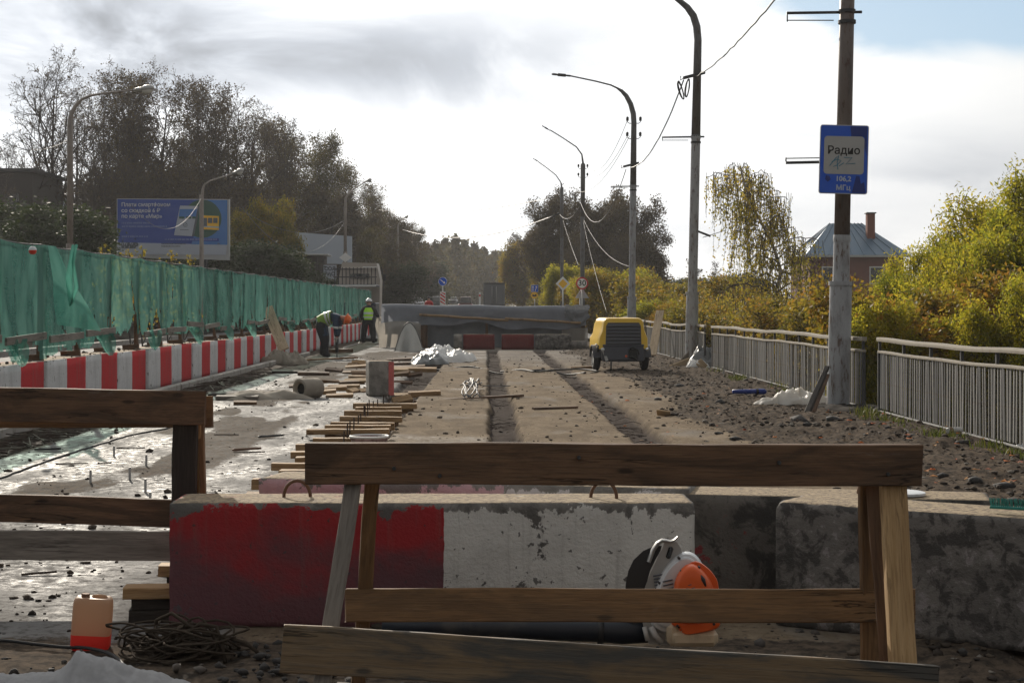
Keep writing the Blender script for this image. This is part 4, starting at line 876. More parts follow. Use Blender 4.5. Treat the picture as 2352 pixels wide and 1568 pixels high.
# long planks, cables and small litter on the deck
def plank(label, p0, p1, w, th, mat, up=(0, 1, 0), cat='plank'):
    c = (Vector(p0)+Vector(p1))/2; b = MB(c); b.board(p0, p1, w, th, up, 8, .004); return props(b.build('plank', M[mat], loc=c), label, cat)
plank('long dark plank lying across both brown slabs', onz(955, 917, .05), onz(1200, 911, .03), .14, .04, 'wood_dark')
plank('thin dark batten on the right hand slab', onz(1225, 940, .02), onz(1325, 937, .02), .08, .03, 'wood_dark')
plank('pale plank lying left of the compressor wheel', onz(1315, 847, .05), onz(1372, 846, .05), .16, .06, 'wood_beam')
plank('dark plank in front of the compressor', onz(1318, 857, .03), onz(1372, 856, .03), .10, .04, 'wood_black')
plank('brown plank lying beside the bending worker', onz(690, 832, .06), onz(815, 826, .06), .22, .05, 'wood_brown')
plank('low board stacked behind the bending worker', onz(760, 818, .16), onz(800, 816, .16), .35, .12, 'wood_dark')
b = MB(onz(1524, 955)); p = onz(1524, 955, .05); b.cbox(p, (.19, .02, .13), .003, Euler((.9, .1, -.3))); props(b.build('plywood_offcut', M['cardboard'], loc=onz(1524, 955)), 'square pale plywood offcut on the mud at the right', 'offcut')
plank('pale board leaning on the railing behind the compressor', at(1498, 815, 48), at(1516, 713, 49.5), .24, .05, 'wood_pale', (1, 0, .2))
plank('leaning wide board standing against the striped barrier', at(652, 803, 44), at(614, 706, 45.5), .30, .05, 'wood_pale', (1, 0, .3))
def pl(px, py, Y): return at(px, py, Y)
cable('power_cable', 'black power cable crossing the slabs in front of the film heap', [onz(x, y, .03) for x, y in ((940, 838), (1000, 841), (1080, 844), (1150, 849), (1240, 852), (1300, 853), (1345, 858))], .022, 'black_rubber')
cable('power_cable', 'second black cable looping over the right hand slab', [onz(x, y, .03) for x, y in ((1150, 846), (1200, 851), (1230, 856), (1270, 852), (1330, 850), (1372, 854))], .020, 'black_rubber')
cable('thin_cable', 'thin dark cable running along the wet deck on the left', [onz(x, y, .008) for x, y in ((-60, 1125), (0, 1100), (90, 1067), (180, 1036), (240, 1018), (300, 1000), (395, 982), (470, 955))], .011, 'black_rubber', jit=.012)
g = random.Random(4); O = onz(1078, 905); t = thing('wire_bundle', 'bundle of pale bent wires lying on the brown slab', 'wires', O)
for k in range(7):
    b = MB(); x0 = g.uniform(-.12, .12); P = [(x0+.07*math.sin(i*.8+k)+.05*g.random()-.02*i*.2, 1.9-.38*i, .05+.22*math.sin(PI*i/10)*g.uniform(.4, 1)) for i in range(11)]; b.tube(P, .011, 5); b.build('wire', M['wire_pale'], t, True)
b = MB(); b.tube([(.1, 1.6, .1), (.25, 1.9, .05), (.45, 2.1, .03), (.75, 2.2, .03)], .009, 5); b.build('wire', M['wire_pale'], t, True)
for i, (px, py, mt) in enumerate(((106, 1036, 'steel_dark'), (622, 1006, 'steel_dark'), (566, 1037, 'steel_rust'), (208, 1180, 'steel_dark'))):
    p = onz(px, py, .02); t = thing('scaffold_clamp', ('open black clamp lying on the wet deck near the thin cable', 'dark flat clamp on the wet deck left of the timber row', 'bent rusty clamp on the wet deck by the barricade post', 'small box clamp seen under the left barricade')[i], 'clamp', p, g.uniform(-.3, .3))
    b = MB(); b.tube([(-.13, 0, 0), (.13, .01, .012)], .012, 6); b.tube([(-.12, .06, 0), (.13, .05, .01)], .012, 6); b.build('clamp_bar', M[mt], t, True)
    b = MB(); b.tube([(.13, .01, .012), (.15, .03, .012), (.13, .05, .01)], .012, 6); b.tube([(-.13, 0, 0), (-.14, .03, 0), (-.12, .06, 0)], .010, 6); b.build('clamp_end', M[mt], t, True)
g = random.Random(31)
for i in range(9):
    px, py = [(240, 1065), (165, 1067), (590, 1040), (300, 1030), (520, 1000), (90, 1320), (330, 1240), (520, 880), (660, 868)][i]; p = onz(px, py, .008); a = g.uniform(-.6, .6); L = g.uniform(.08, .2); b = MB(p); b.tube([p-Vector((L*math.cos(a), L*math.sin(a), 0)), p+Vector((L*math.cos(a), L*math.sin(a), .01))], .007, 5)
    props(b.build('rebar_piece', M['rebar'], loc=p), 'short loose piece of rebar lying on the wet deck', 'rebar', 'short rebar pieces on the wet deck')
# paint can in front of the timbers
O = at(848, 1001, 12.6); zt = O.z; O.z = 0; t = thing('paint_can', 'round dented metal can standing behind the barricade top rail', 'can', O)
b = MB(); b.lathe([(.10, .01), (.135, 0), (.14, .02), (.142, zt-.03), (.15, zt-.02), (.152, zt), (.146, zt+.004), (.138, zt-.01), (.136, .05), (0, .05)], 28); b.build('can_body', M['barrel'], t, 50)
b = MB(); b.lathe([(.149, zt-.012), (.156, zt-.004), (.155, zt+.006), (.147, zt+.008), (.143, zt)], 28); b.build('can_rim', M['white_paint'], t, True)
# grey roll / pipe on the wet deck
O = onz(680, 915, .0); t = thing('geotextile_roll', 'pale grey rolled tube end lying on the wet deck', 'roll', O, .15)
b = MB(); Mx = Matrix.Rotation(PI-.85, 3, 'Z') @ Matrix.Rotation(PI/2, 3, 'X')
b.lathe([(.09, .05), (.13, 0), (.165, .01), (.17, .15), (.17, .42), (.13, .46), (0, .46)], 20, Mx, (.05, .05, .16)); b.build('roll_outer', M['sack'], t, 50)
b = MB(); b.lathe([(0, .10), (.08, .09), (.10, .04)], 20, Mx, (.05, .05, .16)); b.build('roll_opening_shade', M['black'], t)  # black disc paints the shade inside the roll's open end
p = onz(600, 915, .1); b = MB(p)
def lumpfn(cx, cy, rx, ry, h, seed, z0=0.0, k=3):
    g = random.Random(seed); ph = [g.random()*6 for _ in range(6)]
    def fn(u, v):
        a = u*2*PI; r_ = v*(1+.16*math.sin(3*a+ph[0])+.10*math.sin(7*a+ph[1])); x = rx*r_*math.cos(a); y = ry*r_*math.sin(a)
        z = h*max(0, 1-v**2.6)**.62*(1+.25*math.sin(5*x/rx+ph[2])*math.cos(4*y/ry+ph[3])+.15*math.sin(k*a+ph[4]+6*v))+.045*h*math.sin(17*x/rx+11*y/ry)
        cr = sum(abs(mnoise.noise(Vector((x*k_+seed*3.1, y*k_*.7, seed)))) * w_ for k_, w_ in ((3.0/max(rx, .2)*.6, .42), (7.0/max(rx, .2)*.6, .30), (15/max(rx, .2)*.6, .12)))
        z = z*(.75+cr)+h*.18*cr*(1-v**3)
        return (cx+x+.06*rx*mnoise.noise(Vector((x*5, y*5, 3.3+seed)))*v, cy+y, z0+max(z, 0.004)+.03*h*math.sin(9*a)*v)
    return fn
b.grid(lumpfn(p.x, p.y, .75, .45, .13, 3, 0), 36, 10); props(b.build('soaked_sheet', M['sack'], None, True, loc=p), 'soaked grey cloth bundled beside the rolled tube', 'cloth')
# concrete block standing on end
block('small grey concrete block standing on end with a red painted side', .42, .42, .60, 'conc_bare', gnd(872, 908), .22, [], 6, name='upright_block')
o = bpy.data.objects[-1]
p = gnd(872, 908); b = MB(p); Mr = Euler((0, 0, .22)); c_ = p+Mr.to_matrix() @ Vector((.2125, -.0, .30)); b.cbox(c_, (.006, .40, .57), .002, Mr); b.cbox(p+Mr.to_matrix() @ Vector((.165, -.2135, .30)), (.09, .005, .57), .002, Mr)
ub = [o for o in bpy.data.objects if o.name.startswith('upright_block')][0]
o = b.build('painted_side', M['conc_upright'], ub); o.rotation_euler = (0, 0, -.22)
# sacks, film heap, arched sheet, bags
p = onz(652, 836); b = MB(p); b.grid(lumpfn(p.x, p.y+.2, .60, .5, .30, 5), 90, 34); b.grid(lumpfn(p.x-.12, p.y+.25, .40, .36, .32, 9), 60, 24); b.grid(lumpfn(p.x+.26, p.y, .36, .3, .25, 2), 60, 24)
props(b.build('sack', M['sack'], None, True, loc=p), 'grey crumpled sacks at the foot of the leaning wide board', 'sack')
p = onz(1010, 832); b = MB(p); b.grid(lumpfn(p.x+.05, p.y+1.2, .80, 1.9, .36, 8, 0, 5), 150, 60); props(b.build('film_heap', M['film'], None, True, loc=p), 'heap of bright white plastic film on the brown slab', 'plastic film')
p = onz(985, 834); b = MB(p); b.grid(lumpfn(p.x, p.y-.3, .48, .8, .22, 12), 60, 24); props(b.build('film_edge', M['film_grey'], None, True, loc=p), 'grey folded edge of sheeting in front of the white film heap', 'plastic film')
O = gnd(938, 806); O.z = 0; t = thing('arched_sheet', 'small pointed arch of cloudy sheeting left of the film heap', 'sheeting', O)
b = MB(); w_, h_ = .48, 1.0
def archfn(u, v):
    x = lerp(-w_, w_, u); zt = h_*max(0, 1-abs((u-.52)/.52)**1.9); return (x*(1+.12*(1-v)), .18*math.sin(u*8)*(1-v)+.1*v, zt*v+.02*math.sin(u*19)*v)
b.grid(archfn, 28, 12); b.build('sheet', M['film_grey'], t, True)
b = MB(); b.tube([(lerp(-w_, w_, i/20), .1, h_*max(0, 1-abs((i/20-.52)/.52)**1.9)) for i in range(21)], .018, 6); b.build('rim', M['wire_pale'], t, True)
# ---- tarpaulin shelter at the far end of the cleared deck
SY = 61.0; sc = SY/F; O = Vector((0, SY, 0)); t = thing('tarpaulin_shelter', 'long low shelter draped with blue grey tarpaulin across the deck', 'shelter', O)
xl, xr = (876-VX)*sc, (1346-VX)*sc; zt = lambda x: H-(lerp(698, 703.5, (x-xl)/(xr-xl))-VY)*sc
b = MB(O); NU = 90
def tfront(u, v):
    x = lerp(xl, xr, u); hang = .72+.10*math.sin(u*9+1)+.06*math.sin(u*23)
    rr_ = .22; a_ = min(v/.28, 1)*PI/2; w_ = max(0, (v-.28)/.72); nz_ = mnoise.noise(Vector((u*22, v*2.5, 5)))
    return (x, SY+.17-rr_*math.sin(a_)+.06*nz_*w_+.05*math.sin(u*31+v*3)*w_, zt(x)+.02*math.sin(u*17)-rr_*(1-math.cos(a_))-w_*(hang-.15))
b.grid(tfront, NU, 18); b.grid(lambda u, v: (lerp(xl, xr, u), SY+.17+1.4*v, zt(lerp(xl, xr, u))+.02*math.sin(u*17)-.03*math.sin(v*PI)), NU, 4); b.build('tarp_cover', M['tarp'], t, True)
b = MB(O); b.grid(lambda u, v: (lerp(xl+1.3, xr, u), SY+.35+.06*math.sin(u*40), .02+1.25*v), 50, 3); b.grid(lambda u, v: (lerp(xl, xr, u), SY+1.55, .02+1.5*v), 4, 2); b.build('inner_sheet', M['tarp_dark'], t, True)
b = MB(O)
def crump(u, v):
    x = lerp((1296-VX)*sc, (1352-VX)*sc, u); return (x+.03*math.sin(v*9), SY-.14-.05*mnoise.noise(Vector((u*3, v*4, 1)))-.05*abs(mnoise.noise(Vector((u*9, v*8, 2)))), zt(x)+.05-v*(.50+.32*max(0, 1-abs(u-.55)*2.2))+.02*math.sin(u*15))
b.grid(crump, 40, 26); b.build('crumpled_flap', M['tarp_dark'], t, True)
b = MB(O)
def clearfn(u, v):
    x = lerp((872-VX)*sc, (968-VX)*sc, u); return (x, SY-.35-.25*math.sin(v*PI*.8)-.05*math.sin(u*14), lerp(.02, .92, v)+.10*math.sin(u*PI)*v)
b.grid(clearfn, 24, 8); b.build('cloudy_sheet', M['film_clear'], t, True); b = MB(O); b.grid(lambda u, v: (lerp((1290-VX)*sc, (1350-VX)*sc, u), SY-.1+.1*math.sin(u*9), lerp(.05, .75, v)), 12, 6); b.build('cloudy_sheet', M['film_clear'], t, True)
for px, w in ((972, .32), (884, .14), (1340, .16), (1118, .1)):
    b = MB(O); x = (px-VX)*sc; b.board((x, SY+.12, 0), (x, SY+.12, 1.42), w, .10, (1, 0, 0), 6); b.build('post', M['wood_dark'], t)
for (x0, y0, x1, y1) in ((963, 722, 1168, 735), (1160, 731, 1334, 741)):
    b = MB(O); b.tube([at(lerp(x0, x1, i/8), lerp(y0, y1, i/8)+.6*math.sin(i*2), SY-.22) for i in range(9)], .05, 9); b.build('pole', M['pole_wood'], t, True)
Yb = 58.6; sb = Yb/F
for (x0, x1, mt, lab) in ((1064, 1136, 'conc_redfar', 'left red block under the tarpaulin shelter'), (1152, 1226, 'conc_redfar', 'right red block under the tarpaulin shelter'), (1229, 1312, 'conc_dark', 'grey sooty block under the right end of the shelter'), (1042, 1062, 'conc_bare', 'pale block end beside the left red block under the shelter')):
    block(lab, (x1-x0)*sb, .45, .55, mt, ((((x0+x1)/2)-VX)*sb, Yb, 0), 0, [], x0, res=.12)
block('pale block end under the torn right corner of the shelter', .75, .4, .30, 'conc_bare', ((1326-VX)*sb, Yb+.6, 0), 0, [], 77, res=.12)
# ---- compressor on wheels
O = gnd(1432, 852); O.z = 0; t = thing('towable_compressor', 'yellow and charcoal towable compressor standing on two wheels', 'compressor', O, math.radians(4.5)); CL = 1.75
b = MB(); secs = []
for y, kx, kz in ((-.00, 1.0, .985), (.05, 1.03, 1.0), (.30, 1.04, 1.0), (1.25, 1.04, 1.0), (1.6, 1.0, .94), (1.75, .9, .80)):
    wb, wt, z0, z1 = .575*kx, .475*kx, .53, 1.27*kz; rt = .14
    sec = [(-wb, y, z0), (-wb*.995, y, z0+.25), (-lerp(wb, wt, .75), y, z1-.30), (-wt, y, z1-rt)]
    for i in range(1, 6): a = PI/2*i/5; sec.append((-wt+rt*(1-math.cos(a)), y, z1-rt+rt*math.sin(a)))
    sec += [(-x, yy, z) for x, yy, z in sec[::-1]]; secs.append(sec)
loft(b, secs); b.build('canopy', M['yellow'], t, 35)
b = MB(); gp = [(-.43, .62), (-.415, 1.08), (-.37, 1.155), (.37, 1.155), (.415, 1.08), (.43, .62)]; b.prism(gp, 0, .012, FACE, (0, -.0, 0)); b.build('grille_panel', M['charcoal'], t, 30)
for i in range(6):
    z = .66+i*.083; w = lerp(.415, .385, i/5); b = MB(); b.board((-w, -.026, z), (w, -.026, z), .062, .018, (0, -.75, 1), 3, .0, .004); b.build('grille_slat', M['grille'], t)
b = MB(); b.cbox((0, .06, .42), (1.04, .17, .38), .05); b.cbox((0, .8, .40), (.96, 1.5, .28), .06); b.build('lower_body', M['charcoal'], t, 40)
b = MB(); b.cbox((0, .02, .61), (1.0, .08, .06), .02); b.build('bumper_lip', M['charcoal'], t, 40)
for sx in (-1, 1):
    b = MB(); Mx = Matrix.Rotation(PI/2, 3, 'Y'); b.lathe([(.10, -.075), (.20, -.085), (.255, -.06), (.272, -.02), (.272, .02), (.255, .06), (.20, .085), (.10, .075)], 28, Mx, (sx*.585, .50, .272)); w = b.build('wheel', M['black_rubber'], t, True)
    b = MB(); b.lathe([(0, -.06), (.06, -.07), (.15, -.06), (.17, -.083), (.185, -.083), (.17, .0), (.185, .083), (.17, .083), (.15, .06), (.06, .07), (0, .06)], 22, Mx, (sx*.585, .50, .272)); b.build('rim', M['white_paint'], w, True)
    b = MB(); P = []
    for i in range(9): a = PI*(.05+.9*i/8); P.append((sx*.60, .50+.33*math.cos(a), .29+.33*math.sin(a)))
    for i in range(8):
        p0, p1 = P[i], P[i+1]; b.add([(p0[0]-.10, p0[1], p0[2]), (p0[0]+.10, p0[1], p0[2]), (p1[0]+.10, p1[1], p1[2]), (p1[0]-.10, p1[1], p1[2]), (p0[0]-.10, p0[1]*.99, p0[2]-.02), (p0[0]+.10, p0[1]*.99, p0[2]-.02), (p1[0]+.10, p1[1]*.99, p1[2]-.02), (p1[0]-.10, p1[1]*.99, p1[2]-.02)], [(0,1,2,3), (7,6,5,4), (0,4,5,1), (3,2,6,7), (1,5,6,2), (0,3,7,4)])
    b.build('mudguard', M['charcoal'], t, 40)
    b = MB(); b.lathe([(0, .035), (.03, .033), (.042, .02), (.045, 0)], 18, FACE, (sx*(.50 if sx < 0 else .56), -.02, .52)); lb = b.build('lamp', M['headlight'] if sx < 0 else M['chrome'], t, 50)
    b = MB(); b.board((sx*.47, .0, .48), (sx*.40, -.02, .25), .07, .03, (1, 0, 0), 3, .001); b.build('light_bracket', M['galv'] if sx < 0 else M['charcoal'], t)
b = MB(); b.tube([(.62, .5, .272), (-.62, .5, .272)], .035, 10); b.build('axle', M['steel_dark'], t, True)
b = MB(); b.cbox((.22, -.05, .42), (.20, .14, .22), .02); b.tube([(.14, -.10, .54), (.20, -.14, .56), (.32, -.12, .52), (.36, -.1, .40)], .018, 8); b.tube([(.18, -.12, .35), (.26, -.16, .30), (.30, -.12, .26)], .02, 8); b.build('outlet_manifold', M['black'], t, 40)
b = MB(); b.lathe([(0, .03), (.028, .03), (.03, 0)], 14, FACE, (.06, -.02, .36)); b.build('orange_reflector', M['orange'], t)
b = MB(); b.tube([(-.36, -.02, .27), (-.1, -.05, .24), (.2, -.04, .25), (.4, -.02, .26)], .016, 8); b.build('tow_bar', M['steel_dark'], t, True)
b = MB(); b.tube([(-.30, -.04, .26), (-.31, -.06, .03)], .02, 8); b.lathe([(.0, 0), (.05, 0), (.04, .02), (0, .02)], 10, None, (-.31, -.06, .0)); b.build('prop_stand', M['steel_dark'], t, True)
b = MB(); b.prism([(.30, .74), (.70, .74), (.74, 1.0), (.36, 1.02)], .0, .008, Matrix(((0, 0, -1), (1, 0, 0), (0, 1, 0))), (-.572, 0, 0)); o = b.build('side_decal', M['sign_grey'], t); o.rotation_euler = (0, math.radians(6), 0); o.location = (.085, 0, -.012)
b = MB(); b.tube([(-.60, .10, .60), (-.62, .12, .64), (-.62, .30, .64), (-.60, .32, .60)], .012, 6); b.tube([(-.60, .05, .62), (-.605, .05, .46)], .03, 6); b.build('side_handle', M['black'], t, True)
b = MB(); b.tube([(0, .9, 1.26), (0, .9, 1.285)], .05, 10); b.build('exhaust_cap', M['steel_dark'], t, True)
# ---- people
def person(label, loc, rz, joints, edges, rad, mats, root, hats, extra):
    t = thing('person', label, 'person', loc, rz)
    names = list(joints); me = bpy.data.meshes.new('body'); me.from_pydata([joints[n] for n in names], [(names.index(a), names.index(b)) for a, b in edges], [])
    o = bpy.data.objects.new('body', me); COL.objects.link(o)
    sk = o.modifiers.new('skin', 'SKIN'); sk.use_smooth_shade = True; sb_ = o.modifiers.new('sub', 'SUBSURF'); sb_.levels = 2; sb_.render_levels = 2
    for i, n in enumerate(names): r_ = rad[n]; me.skin_vertices[0].data[i].radius = r_ if isinstance(r_, tuple) else (r_, r_); me.skin_vertices[0].data[i].use_root = (n == root)
    dg = bpy.context.evaluated_depsgraph_get(); dg.update(); m2 = bpy.data.meshes.new_from_object(o.evaluated_get(dg)); bpy.data.objects.remove(o)
    m2.name = 'body'; m2.materials.clear()
    for m_ in mats[0]: m2.materials.append(m_)
    m2.polygons.foreach_set('material_index', [mats[1](p.center) for p in m2.polygons]); m2.polygons.foreach_set('use_smooth', [True]*len(m2.polygons))
    link('body', m2, t); t.scale = (1.1,)*3; return t
def hand(t, p, d, mat='glove'):
    """mitt-gloved hand with four fingers and a thumb"""
    p = Vector(p); d = Vector(d).normalized(); s_ = d.orthogonal().normalized(); n_ = d.cross(s_); b = MB(); b.ell(p+d*.045, (.042, .024, .05), 10, 6, Matrix((s_, n_, d)).transposed())
    for k in range(4): q0 = p+d*.08+s_*(-.03+.02*k); b.tube([q0, q0+d*.04+n_*.005, q0+d*.07+n_*(.02)], [.010, .009, .007], 6)
    b.tube([p+d*.03+s_*.035, p+d*.06+s_*.06, p+d*.085+s_*.065], [.012, .010, .008], 6); b.build('hand', M[mat], t, True)
def helmet(t, c, mat, Mx=None, r=.125):
    b = MB(); b.lathe([(r*1.28, -.012), (r*1.30, 0), (r*1.06, .012), (r*1.02, .05), (r*.9, .09), (r*.6, .125), (r*.2, .14), (0, .142)], 20, Mx, c); b.build('helmet', M[mat], t, 60)
    b = MB(); D = (Mx or Matrix.Identity(3)); b.tube([Vector(c)+D @ Vector((0, r*1.0*math.cos(a), .05+.1*math.sin(a))) for a in [PI*i/8 for i in range(9)]], .012, 6); b.build('helmet_ridge', M[mat], t, True)
def face(t, c, M3):
    """simple face pieces on a head centred at c, M3 columns: right, forward, up"""
    c = Vector(c); r_, f_, u_ = M3.col[0], M3.col[1], M3.col[2]; b = MB(); b.ell(c+f_*.105-u_*.01, (.016, .022, .026), 8, 6, M3); b.build('nose', M['skin'], t, True)
    for s_ in (-1, 1):
        b = MB(); b.ell(c+r_*s_*.092-u_*.005, (.012, .022, .034), 8, 6, M3); b.build('ear', M['skin'], t, True)
        b = MB(); b.ell(c+r_*s_*.034+f_*.092+u_*.015, (.012, .008, .007), 8, 6, M3); b.build('eye', M['black'], t, True)
    b = MB(); b.ell(c+f_*.094-u_*.055, (.026, .008, .007), 8, 6, M3); b.build('mouth', M['car_red'], t, True)
# worker bending forward, head to the right; local +x = facing direction
J = dict(pelvis=(0,0,.92), waist=(.10,0,1.03), chest=(.34,0,1.13), shoul=(.46,0,1.13), neck=(.55,0,1.11), head=(.66,0,1.08), headt=(.76,0,1.04),
  hipL=(.0,.11,.88), kneeL=(.07,.20,.48), ankL=(-.04,.24,.10), toeL=(.12,.26,.05), hipR=(.0,-.11,.88), kneeR=(.14,-.18,.48), ankR=(.16,-.22,.10), toeR=(.32,-.24,.05),
  shL=(.44,.19,1.10), elL=(.45,.24,.80), wrL=(.42,.18,.56), shR=(.44,-.19,1.10), elR=(.47,-.24,.80), wrR=(.45,-.16,.57))
E = [('pelvis','waist'),('waist','chest'),('chest','shoul'),('shoul','neck'),('neck','head'),('head','headt'),('pelvis','hipL'),('hipL','kneeL'),('kneeL','ankL'),('ankL','toeL'),('pelvis','hipR'),('hipR','kneeR'),('kneeR','ankR'),('ankR','toeR'),('shoul','shL'),('shL','elL'),('elL','wrL'),('shoul','shR'),('shR','elR'),('elR','wrR')]
RD = dict(pelvis=(.17,.16), waist=(.16,.15), chest=(.17,.15), shoul=(.13,.12), neck=.058, head=.095, headt=.085, hipL=.165, kneeL=.130, ankL=.105, toeL=.065, hipR=.165, kneeR=.130, ankR=.105, toeR=.065, shL=.10, elL=.075, wrL=.05, shR=.10, elR=.075, wrR=.05)
loc = gnd(738, 821); loc.z = 0
def mb1(c): return 2 if (c.x > .56 and c.z > .9) else (1 if c.x > .13 and c.z > .62 else 0)
t = person('worker bending over in a green vest and orange helmet', loc, math.radians(-8), J, E, RD, ([M['clothes'], M['jacket'], M['skin']], mb1), 'pelvis', None, None)
Mh = Matrix.Rotation(math.radians(112), 3, 'Y'); helmet(t, (.70, 0, 1.07), 'hat_orange', Mh)
face(t, (.67, 0, 1.05), Matrix(((0, .30, .95), (1, 0, 0), (0, -.95, .30))))
def vest(t, path, mat, band):
    b = MB(); secs = []
    for (c, ax, ry, rz_) in path:
        c = Vector(c); ax = Vector(ax).normalized(); sd = Vector((0, 1, 0)) if abs(ax.y) < .9 else Vector((1, 0, 0)); up = sd.cross(ax).normalized()
        secs.append([c+sd*(ry*math.cos(2*PI*i/20))+up*(rz_*math.sin(2*PI*i/20)) for i in range(20)])
    loft(b, secs, False); b.build('vest', M[mat], t, True)
    for f0 in band:
        b = MB(); i = int(f0); f = f0-i; S = []
        for ff in (f, f+.38): S.append([lerp(secs[i][k], secs[i+1][k], min(ff, 1))+(lerp(secs[i][k], secs[i+1][k], min(ff, 1))-Vector(path[i][0])).normalized()*.006 for k in range(20)])
        loft(b, S, False); b.build('reflective_band', M['reflect'], t, True)
vest(t, [((-.04,0,.96), (.9,0,.4), .20, .19), ((.07,0,1.03), (.9,0,.4), .20, .185), ((.20,0,1.09), (.95,0,.25), .205, .185), ((.30,0,1.12), (1,0,.1), .21, .18)], 'hivis_dull', (1.55, 2.3))
for s_, w in ((1, 'wrL'), (-1, 'wrR')): hand(t, J[w], (0, 0, -1))
b = MB(); 
for s_ in (-1, 1): b.tube([(.46, s_*.235, .86), (.455, s_*.235, .80)], .078, 12)
b.build('sleeve_band', M['reflect'], t, True)
props_tool = thing('breaker_tool', 'dark hand tool held upright by the bending worker', 'tool', loc, math.radians(-8)); props_tool.scale = (1.1,)*3
b = MB(); b.tube([(.44, 0, .52), (.44, 0, .15)], .045, 10); b.tube([(.44, -.18, .50), (.44, .18, .50)], .018, 8); b.build('tool_body', M['steel_dark'], props_tool, True)
b = MB(); b.tube([(.44, 0, .15), (.44, 0, .0)], .014, 8); b.build('chisel', M['steel_dark'], props_tool, True)
# worker standing with the back to the camera
J = dict(pelvis=(0,0,.90), waist=(0,.02,1.06), chest=(0,.10,1.28), shoul=(0,.15,1.40), neck=(0,.20,1.47), head=(0,.25,1.54), headt=(0,.28,1.64),
  hipL=(-.11,0,.86), kneeL=(-.17,.06,.48), ankL=(-.21,.0,.09), toeL=(-.23,.16,.05), hipR=(.11,0,.86), kneeR=(.17,.06,.48), ankR=(.20,.02,.09), toeR=(.22,.18,.05),
  shL=(-.20,.13,1.36), elL=(-.30,.20,1.08), wrL=(-.26,.36,.90), shR=(.20,.13,1.36), elR=(.32,.18,1.10), wrR=(.36,.40,1.02))
RD2 = dict(RD); RD2.update(shoul=(.11,.10), chest=(.17,.13), waist=(.16,.13), pelvis=(.17,.14), head=.092, headt=.088, neck=.055)
loc = gnd(846, 788); loc.z = 0
t = person('worker standing with back turned in a bright yellow vest and white helmet', loc, 0, J, E, RD2, ([M['clothes'], M['skin']], lambda c: 1 if c.z > 1.48 else 0), 'pelvis', None, None)
helmet(t, (0, .25, 1.60), 'hat_white', Matrix.Rotation(-.3, 3, 'X')); face(t, (0, .25, 1.55), Matrix.Rotation(-.3, 3, 'X'))
vest(t, [((0,.0,.92), (0,0,1), .215, .185), ((0,.02,1.06), (0,.1,1), .215, .18), ((0,.09,1.26), (0,.3,1), .225, .185), ((0,.14,1.38), (0,.4,1), .19, .14)], 'hivis', (.45, 1.35))
b = MB(); b.cbox((0, -.075, 1.30), (.17, .01, .03), .002, Euler((-.3, 0, 0))); b.build('vest_print', M['black'], t)
hand(t, J['wrL'], (.1, .6, -.6)); hand(t, J['wrR'], (.1, .9, -.2))
b = MB(loc); P0 = loc+Vector((-.33, .2, .95)); 
cable('air_hose', 'thin pale hose trailing from the standing worker to the deck', [loc+Vector(v) for v in ((-.33, .25, .9), (-.36, .1, .5), (-.37, -.2, .05), (-.36, -2.5, .02), (-.3, -8, .02), (.1, -14, .02))], .018, 'wire_pale', 'hose')
p = loc+Vector((.42, .3, 0)); b = MB(p)
b.grid(lambda u, v: (p.x+lerp(-.10, .12, u)+.05*math.sin(v*7), p.y+.06*math.sin(u*9+v*5), lerp(.0, 1.15, v)*(1-.1*abs(u-.5))), 8, 16); props(b.build('hanging_film', M['film_clear'], None, True, loc=p), 'strip of cloudy film hanging beside the standing worker', 'film')
# ---------------------------------------------------------------- striped barrier and debris-net fence on the left
t = thing('striped_barrier', 'long red and white striped concrete barrier along the left of the deck', 'barrier', (-6.26, 12.1, 0))
bm_ = [conc_mesh('barrier_block', .48, 2.185, .78, M['barrier'], seed=s_, res=.11, chip=.02, r=.012) for s_ in (21, 22, 23)]
for m_ in bm_:     # origin at the block's centre so that the stripes follow it
    for v in m_.vertices: v.co.z -= .39
g = random.Random(6)
for i in range(33):
    o = link('barrier_block', bm_[i % 3], t, (g.uniform(-.022, .022), i*2.205, .39+g.uniform(-.02, .008)), (0, g.uniform(-.008, .008), g.uniform(-.006, .006)))
FX = -6.18
t = thing('debris_net_fence', 'tall green debris net fence standing on the striped barrier', 'fence', (-6.3, 12, 0)); OF = Vector((-6.3, 12, 0))
g = random.Random(9); NB = 36; posts = []
for i in range(NB+1):
    y = 12+i*2.06; lx = g.uniform(-.05, .05); posts.append(y); top = lerp(2.36, 2.46, i/NB)
    b = MB(OF); b.board((FX+.005, y, .78), (FX+.005+lx*.3, y+g.uniform(-.05, .05), top-.02), .11, .06, (0, 1, 0), 5, .004); b.build('post', M['wood_dark'], t)
    b = MB(OF); b.board((FX-.22, y-.04, .80), (FX+.06, y-.04, .82), .10, .10, (0, 1, 0), 2, .003); b.build('post_foot', M['wood_dark'], t)
    if i < NB:
        b = MB(OF); z0 = 1.12+g.uniform(-.10, .06); dzv = g.uniform(-.07, .07)
        if i % 6 != 1: b.board((FX+.14, y+.05, z0-dzv*.4), (FX+.14, y+1.9, z0+dzv*.4), .10, .03, (0, 0, 1), 3, .003); b.build('cross_rail', M['wood_grey'], t)
